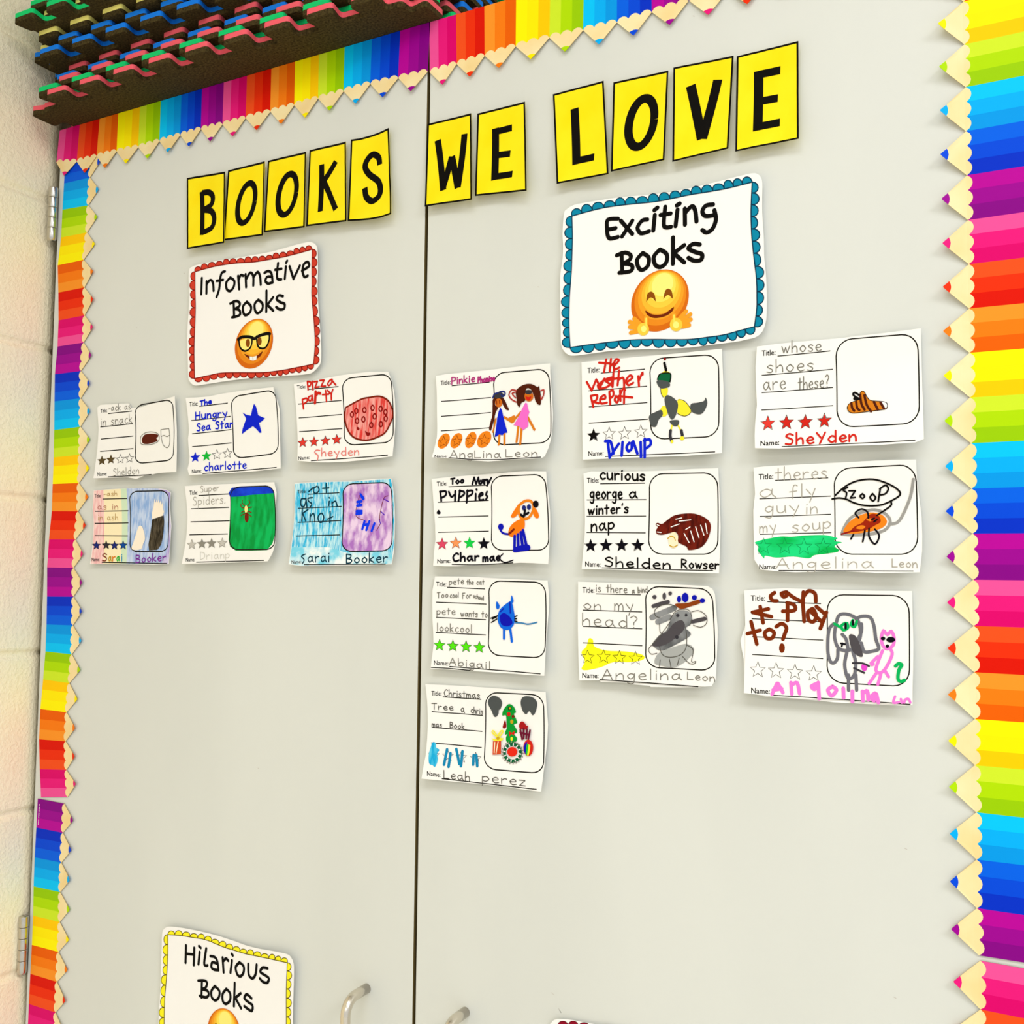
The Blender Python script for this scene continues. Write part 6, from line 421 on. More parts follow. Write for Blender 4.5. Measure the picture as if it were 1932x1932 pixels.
 {'name':'category_sign','label':'largest white sign,teal scalloped border,reading Exciting Books','cat':'sign','group':'scalloped category signs','org':(597.5,202.4),'L':[494.9,700.1,357.9,202.4,0,2,3,3,2,3,1.2,2,1.5],'out':'-971,1462 -940,1504 -885,1530 -811,1540 -593,1541 -378,1537 -141,1515 93,1498 265,1496 434,1500 600,1509 764,1519 913,1524 966,1507 997,1469 1008,1410 1004,1275 1004,1117 1016,904 1019,745 1034,583 1043,423 1044,286 1039,160 1016,79 988,41 940,13 856,2 759,-6 542,-8 322,-11 99,0 -127,16 -301,26 -477,30 -657,24 -840,21 -902,36 -952,78 -985,151 -993,302 -999,454 -1005,664 -1005,861 -991,953 -982,1033 -980,1149 -985,1266','osm':0,'items':[['F','scalloped_border','signteal',0,0,0,'-885,1426 -889,1455 -882,1474 -868,1487 -849,1494 -827,1492 -807,1483 -790,1466 -778,1439|-778,1439 -783,1474 -777,1498 -763,1514 -742,1521 -720,1518 -698,1506 -680,1485 -666,1450|-666,1450 -669,1483 -660,1504 -643,1518 -621,1523 -596,1520 -574,1509 -556,1489 -545,1457|-545,1457 -545,1486 -535,1505 -518,1516 -497,1520 -474,1516 -453,1505 -438,1486 -429,1457|-429,1457 -429,1493 -421,1515 -406,1528 -386,1532 -366,1527 -347,1512 -333,1488 -324,1452|-324,1452 -324,1485 -314,1505 -297,1517 -276,1520 -254,1514 -234,1500 -220,1479 -212,1445|-212,1445 -210,1475 -199,1493 -180,1503 -157,1505 -134,1499 -113,1486 -98,1466 -90,1436|-90,1436 -91,1472 -82,1495 -66,1508 -45,1512 -24,1506 -4,1491 11,1467 21,1430|21,1430 18,1464 26,1485 42,1498 62,1503 83,1498 103,1485 119,1464 129,1430|129,1430 127,1461 135,1480 150,1493 170,1497 191,1493 211,1482 227,1463 237,1432|237,1432 235,1460 243,1477 258,1488 277,1492 298,1488 317,1478 331,1461 340,1434|340,1434 339,1467 347,1488 362,1501 380,1505 400,1499 418,1486 432,1464 441,1430|441,1430 440,1461 449,1480 465,1492 485,1495 506,1491 525,1478 539,1459 548,1428|548,1428 548,1456 557,1473 573,1484 593,1487 614,1483 634,1473 648,1455 657,1428|657,1428 653,1462 658,1484 669,1497 685,1503 703,1499 720,1486 734,1465 744,1432|744,1432 741,1463 746,1483 757,1496 772,1501 789,1497 805,1486 819,1467 829,1437|829,1437 826,1465 831,1483 843,1495 859,1500 877,1497 894,1487 907,1470 917,1443'],['S','scalloped_border','signtealline',1.03,0,0,'-885,1426 -889,1455 -882,1474 -868,1487 -849,1494 -827,1492 -807,1483 -790,1466 -778,1439|-778,1439 -783,1474 -777,1498 -763,1514 -742,1521 -720,1518 -698,1506 -680,1485 -666,1450|-666,1450 -669,1483 -660,1504 -643,1518 -621,1523 -596,1520 -574,1509 -556,1489 -545,1457|-545,1457 -545,1486 -535,1505 -518,1516 -497,1520 -474,1516 -453,1505 -438,1486 -429,1457|-429,1457 -429,1493 -421,1515 -406,1528 -386,1532 -366,1527 -347,1512 -333,1488 -324,1452|-324,1452 -324,1485 -314,1505 -297,1517 -276,1520 -254,1514 -234,1500 -220,1479 -212,1445|-212,1445 -210,1475 -199,1493 -180,1503 -157,1505 -134,1499 -113,1486 -98,1466 -90,1436|-90,1436 -91,1472 -82,1495 -66,1508 -45,1512 -24,1506 -4,1491 11,1467 21,1430|21,1430 18,1464 26,1485 42,1498 62,1503 83,1498 103,1485 119,1464 129,1430|129,1430 127,1461 135,1480 150,1493 170,1497 191,1493 211,1482 227,1463 237,1432|237,1432 235,1460 243,1477 258,1488 277,1492 298,1488 317,1478 331,1461 340,1434|340,1434 339,1467 347,1488 362,1501 380,1505 400,1499 418,1486 432,1464 441,1430|441,1430 440,1461 449,1480 465,1492 485,1495 506,1491 525,1478 539,1459 548,1428|548,1428 548,1456 557,1473 573,1484 593,1487 614,1483 634,1473 648,1455 657,1428|657,1428 653,1462 658,1484 669,1497 685,1503 703,1499 720,1486 734,1465 744,1432|744,1432 741,1463 746,1483 757,1496 772,1501 789,1497 805,1486 819,1467 829,1437|829,1437 826,1465 831,1483 843,1495 859,1500 877,1497 894,1487 907,1470 917,1443'],['F','scalloped_border','signteal',0,0,0,'917,1443 943,1433 958,1419 967,1401 970,1381 965,1363 954,1350 937,1343 911,1345|911,1345 943,1334 963,1318 974,1298 977,1277 972,1258 958,1243 937,1236 905,1239|905,1239 934,1230 953,1214 964,1195 967,1173 963,1153 951,1137 932,1129 903,1130|903,1130 930,1122 947,1107 957,1087 961,1065 958,1044 948,1027 931,1017 905,1017|905,1017 938,1009 960,995 974,975 979,953 976,932 964,915 944,904 911,903|911,903 942,897 962,883 976,864 982,842 980,820 970,802 952,791 922,789|922,789 950,783 969,769 982,748 988,725 988,701 979,682 963,669 936,666|936,666 971,660 993,646 1009,626 1015,604 1013,581 1002,563 982,552 949,549|949,549 980,541 1001,526 1014,506 1019,483 1015,461 1004,444 985,433 954,432|954,432 982,423 1001,408 1012,387 1016,364 1012,342 1001,325 983,314 954,314|954,314 980,304 995,289 1004,270 1006,249 1001,229 989,214 972,206 946,208|946,208 977,196 996,180 1007,161 1009,142 1002,124 988,112 967,106 934,111'],['S','scalloped_border','signtealline',1.03,0,0,'917,1443 943,1433 958,1419 967,1401 970,1381 965,1363 954,1350 937,1343 911,1345|911,1345 943,1334 963,1318 974,1298 977,1277 972,1258 958,1243 937,1236 905,1239|905,1239 934,1230 953,1214 964,1195 967,1173 963,1153 951,1137 932,1129 903,1130|903,1130 930,1122 947,1107 957,1087 961,1065 958,1044 948,1027 931,1017 905,1017|905,1017 938,1009 960,995 974,975 979,953 976,932 964,915 944,904 911,903|911,903 942,897 962,883 976,864 982,842 980,820 970,802 952,791 922,789|922,789 950,783 969,769 982,748 988,725 988,701 979,682 963,669 936,666|936,666 971,660 993,646 1009,626 1015,604 1013,581 1002,563 982,552 949,549|949,549 980,541 1001,526 1014,506 1019,483 1015,461 1004,444 985,433 954,432|954,432 982,423 1001,408 1012,387 1016,364 1012,342 1001,325 983,314 954,314|954,314 980,304 995,289 1004,270 1006,249 1001,229 989,214 972,206 946,208|946,208 977,196 996,180 1007,161 1009,142 1002,124 988,112 967,106 934,111'],['F','scalloped_border','signteal',0,0,0,'-885,106 -875,78 -858,60 -835,50 -810,47 -786,52 -768,63 -757,82 -757,110|-757,110 -746,75 -729,53 -707,40 -682,36 -659,42 -642,56 -632,78 -633,114|-633,114 -623,82 -606,62 -584,50 -559,46 -536,51 -518,64 -507,84 -508,116|-508,116 -499,87 -482,69 -460,58 -434,54 -410,58 -390,69 -379,88 -378,116|-378,116 -369,81 -353,58 -333,45 -310,40 -288,45 -271,58 -261,81 -261,116|-261,116 -255,83 -242,62 -223,48 -202,43 -181,46 -164,57 -153,77 -151,109|-151,109 -145,79 -132,60 -113,47 -91,42 -69,44 -51,54 -39,72 -36,100|-36,100 -31,64 -18,40 1,24 24,17 47,20 66,32 79,53 83,88|83,88 88,55 100,33 119,18 141,12 163,14 182,25 194,44 198,76|198,76 203,46 215,26 232,13 253,7 273,10 290,19 301,37 304,66|304,66 311,39 324,22 342,12 362,8 381,12 396,22 406,39 406,66|406,66 414,32 426,11 442,-1 458,-6 474,-1 486,12 493,33 491,66|491,66 500,36 512,17 529,6 547,2 563,7 576,19 582,39 581,69|581,69 590,42 604,25 622,16 642,13 660,18 674,30 682,48 680,75|680,75 692,42 707,23 725,12 742,10 756,16 766,31 770,54 764,88|764,88 775,58 789,39 806,29 823,28 837,34 848,48 852,68 847,99|847,99 857,72 871,56 888,47 906,45 922,51 933,64 938,83 934,111'],['S','scalloped_border','signtealline',1.03,0,0,'-885,106 -875,78 -858,60 -835,50 -810,47 -786,52 -768,63 -757,82 -757,110|-757,110 -746,75 -729,53 -707,40 -682,36 -659,42 -642,56 -632,78 -633,114|-633,114 -623,82 -606,62 -584,50 -559,46 -536,51 -518,64 -507,84 -508,116|-508,116 -499,87 -482,69 -460,58 -434,54 -410,58 -390,69 -379,88 -378,116|-378,116 -369,81 -353,58 -333,45 -310,40 -288,45 -271,58 -261,81 -261,116|-261,116 -255,83 -242,62 -223,48 -202,43 -181,46 -164,57 -153,77 -151,109|-151,109 -145,79 -132,60 -113,47 -91,42 -69,44 -51,54 -39,72 -36,100|-36,100 -31,64 -18,40 1,24 24,17 47,20 66,32 79,53 83,88|83,88 88,55 100,33 119,18 141,12 163,14 182,25 194,44 198,76|198,76 203,46 215,26 232,13 253,7 273,10 290,19 301,37 304,66|304,66 311,39 324,22 342,12 362,8 381,12 396,22 406,39 406,66|406,66 414,32 426,11 442,-1 458,-6 474,-1 486,12 493,33 491,66|491,66 500,36 512,17 529,6 547,2 563,7 576,19 582,39 581,69|581,69 590,42 604,25 622,16 642,13 660,18 674,30 682,48 680,75|680,75 692,42 707,23 725,12 742,10 756,16 766,31 770,54 764,88|764,88 775,58 789,39 806,29 823,28 837,34 848,48 852,68 847,99|847,99 857,72 871,56 888,47 906,45 922,51 933,64 938,83 934,111'],['F','scalloped_border','signteal',0,0,0,'-885,1426 -915,1425 -933,1415 -944,1399 -948,1378 -943,1356 -931,1337 -911,1323 -881,1316|-881,1316 -919,1316 -942,1306 -956,1289 -961,1267 -955,1244 -940,1224 -916,1208 -879,1200|-879,1200 -913,1201 -935,1192 -949,1176 -954,1156 -950,1133 -937,1113 -916,1097 -882,1088|-882,1088 -913,1088 -933,1080 -946,1065 -950,1045 -947,1024 -935,1005 -916,990 -885,981|-885,981 -924,983 -948,974 -964,958 -970,936 -965,913 -951,892 -926,876 -888,866|-888,866 -924,868 -947,859 -962,841 -968,819 -965,794 -953,772 -931,754 -897,743|-897,743 -929,744 -950,735 -964,718 -970,695 -967,671 -956,650 -936,633 -904,622|-904,622 -944,624 -969,615 -985,599 -991,578 -986,555 -970,535 -945,519 -906,510|-906,510 -942,510 -965,501 -979,485 -984,466 -979,444 -965,425 -941,411 -905,402|-905,402 -938,402 -959,394 -971,379 -975,361 -970,342 -956,326 -935,313 -901,307|-901,307 -931,305 -950,296 -960,281 -963,263 -958,244 -945,228 -925,216 -895,211|-895,211 -932,209 -955,198 -968,182 -971,162 -964,142 -948,124 -923,112 -885,106'],['S','scalloped_border','signtealline',1.03,0,0,'-885,1426 -915,1425 -933,1415 -944,1399 -948,1378 -943,1356 -931,1337 -911,1323 -881,1316|-881,1316 -919,1316 -942,1306 -956,1289 -961,1267 -955,1244 -940,1224 -916,1208 -879,1200|-879,1200 -913,1201 -935,1192 -949,1176 -954,1156 -950,1133 -937,1113 -916,1097 -882,1088|-882,1088 -913,1088 -933,1080 -946,1065 -950,1045 -947,1024 -935,1005 -916,990 -885,981|-885,981 -924,983 -948,974 -964,958 -970,936 -965,913 -951,892 -926,876 -888,866|-888,866 -924,868 -947,859 -962,841 -968,819 -965,794 -953,772 -931,754 -897,743|-897,743 -929,744 -950,735 -964,718 -970,695 -967,671 -956,650 -936,633 -904,622|-904,622 -944,624 -969,615 -985,599 -991,578 -986,555 -970,535 -945,519 -906,510|-906,510 -942,510 -965,501 -979,485 -984,466 -979,444 -965,425 -941,411 -905,402|-905,402 -938,402 -959,394 -971,379 -975,361 -970,342 -956,326 -935,313 -901,307|-901,307 -931,305 -950,296 -960,281 -963,263 -958,244 -945,228 -925,216 -895,211|-895,211 -932,209 -955,198 -968,182 -971,162 -964,142 -948,124 -923,112 -885,106'],['S','scalloped_border','signtealline',1.03,1,0,'-885,1426 -690,1449 -497,1460 -259,1449 -24,1430 150,1430 321,1434 489,1429 654,1428 784,1434 917,1443|917,1443 902,1188 905,976 917,836 931,706 945,597 953,490 955,383 954,277 934,111|-885,106 -683,113 -479,117 -244,116 -14,99 154,80 321,65 487,66 651,71 801,93 934,111|-885,1426 -881,1310 -879,1194 -884,1021 -889,847 -904,641 -906,444 -900,269 -885,106'],['S','lettering','black',4.1,1,1,'-402,1328 -507,1333 -516,1246 -507,1176 -479,1143 -402,1147|-510,1236 -426,1238|-372,1303 -253,1154|-253,1284 -360,1145|-100,1270 -153,1268 -200,1208 -164,1146 -82,1153|-24,1302 -39,1153|81,1362 66,1198 92,1162 138,1160|34,1292 135,1288|203,1313 183,1160|275,1311 276,1158|280,1272 343,1321 376,1277 388,1170|548,1302 479,1303 445,1255 475,1207 552,1202|560,1246 574,1158 540,1077 485,1051 443,1080|-362,984 -353,787|-412,968 -328,982 -269,947 -280,903 -349,877|-345,876 -268,856 -247,819 -276,789 -383,791|-145,951 -203,892 -184,811 -143,786 -91,820 -84,897 -145,951|29,959 -31,901 -19,821 36,788 93,827 95,905 29,959|158,1055 158,802|268,965 166,903|166,903 268,800|418,948 354,963 309,928 374,884 438,853 429,802 362,804 309,838'],['S','lettering','black',4.36,1,1,'-27,1350 2,1367|198,1356 224,1367'],['F','emoji_face','em0',0,1,0,'313,471 306,420 291,371 269,325 239,283 202,246 161,216 116,193 68,179 19,172 -30,175 -78,187 -122,207 -161,236 -195,271 -223,313 -242,360 -253,410 -255,461 -249,513 -233,564 -210,611 -179,654 -141,691 -98,721 -51,742 -2,756 48,760 97,756 144,743 187,721 226,692 258,656 284,615 302,569 312,521'],['F','emoji_face','em1',0,1,0,'288,495 282,450 269,406 248,365 221,327 189,294 152,267 111,247 68,234 24,228 -20,231 -62,241 -101,260 -137,285 -167,317 -191,354 -209,396 -219,441 -221,487 -215,534 -201,579 -180,621 -152,659 -118,692 -80,719 -38,738 6,750 50,754 94,750 136,739 175,719 210,693 239,661 262,624 278,583 287,540'],['F','emoji_face','em2',0,1,0,'263,519 258,479 246,441 228,404 204,371 175,342 142,318 107,300 69,289 30,284 -9,286 -46,296 -81,312 -112,335 -139,363 -160,396 -176,433 -184,472 -186,513 -181,554 -168,594 -150,631 -125,665 -96,694 -62,717 -25,734 14,745 53,748 92,745 129,734 163,718 194,695 220,666 240,634 254,597 262,559'],['F','emoji_face','em3',0,1,0,'238,544 233,509 223,475 207,444 187,415 162,390 133,369 102,354 69,344 35,340 2,342 -30,350 -61,364 -88,384 -111,409 -129,437 -143,469 -150,503 -151,539 -147,574 -136,608 -120,641 -99,670 -73,695 -44,715 -12,730 21,739 56,742 89,739 121,730 151,716 178,696 200,671 218,643 230,612 237,578'],['F','emoji_face','em4',0,1,0,'213,568 209,539 200,510 187,483 169,459 148,438 124,420 98,407 70,399 41,396 13,398 -15,405 -40,417 -63,433 -83,454 -98,478 -109,505 -116,534 -117,564 -113,594 -104,623 -90,650 -72,675 -51,696 -26,714 1,726 29,734 58,737 87,734 114,726 139,714 162,697 181,676 196,652 206,626 212,597'],['F','emoji_face','em5',0,1,0,'188,592 184,568 177,545 166,523 152,503 134,486 115,471 93,461 70,454 47,451 23,453 1,459 -20,469 -39,483 -55,500 -67,520 -76,542 -81,565 -82,590 -79,614 -72,638 -61,660 -46,680 -28,698 -8,712 14,722 37,729 61,731 84,729 106,722 127,712 145,698 161,681 173,662 182,640 187,616'],['F','emoji_face','em6',0,1,0,'162,617 160,598 154,580 145,563 134,547 121,534 105,523 88,514 71,509 52,507 34,509 17,513 0,521 -14,532 -27,545 -36,561 -43,578 -47,596 -48,615 -46,634 -40,653 -31,670 -20,686 -6,699 10,710 27,718 45,723 63,725 81,723 99,718 115,710 129,700 141,686 151,671 158,654 162,636'],['F','emoji_face','emeye',0,1,0,'-101,469 -94,540 -56,563 -21,531 -9,463 -35,494 -62,505 -85,489|67,476 84,552 117,569 149,538 158,469 129,500 106,508 86,496'],['F','emoji_face','emmouth',0,1,0,'-109,386 -40,341 74,334 166,388 152,345 85,309 -16,303 -85,336'],['S','emoji_face','em2',4.1,1,1,'-176,254 -268,294|-188,225 -265,244|-176,193 -254,187|-159,258 -222,320|-101,240 -102,318|220,266 288,332|242,245 329,300|259,222 333,250|254,192 318,198|173,250 170,316'],['F','emoji_face','em4',0,1,0,'-72,202 -75,183 -83,167 -95,155 -111,148 -129,147 -147,151 -163,162 -176,177 -184,195 -187,214 -185,233 -177,249 -164,261 -148,268 -131,269 -113,264 -97,254 -84,239 -75,221'],['F','emoji_face','em4',0,1,0,'253,211 250,192 241,175 228,163 211,156 193,154 174,160 157,170 144,186 135,204 132,224 135,244 143,261 156,273 173,280 192,282 211,276 227,265 241,250 249,231'],['S','emoji_face','em5',1.79,1,1,'-100,240 -101,307|175,244 172,308'],['F','emoji_face','em6',0,1,0,'-96,207 -98,197 -102,189 -108,183 -115,179 -124,178 -132,181 -140,186 -146,193 -150,203 -152,212 -150,222 -147,230 -141,236 -133,240 -124,241 -116,238 -108,233 -102,225 -98,216'],['F','emoji_face','em6',0,1,0,'221,212 220,202 216,193 210,186 202,183 193,182 184,184 175,190 169,198 165,207 163,218 165,228 169,237 175,243 183,247 192,248 201,245 209,239 216,231 220,222']],'sign':1},
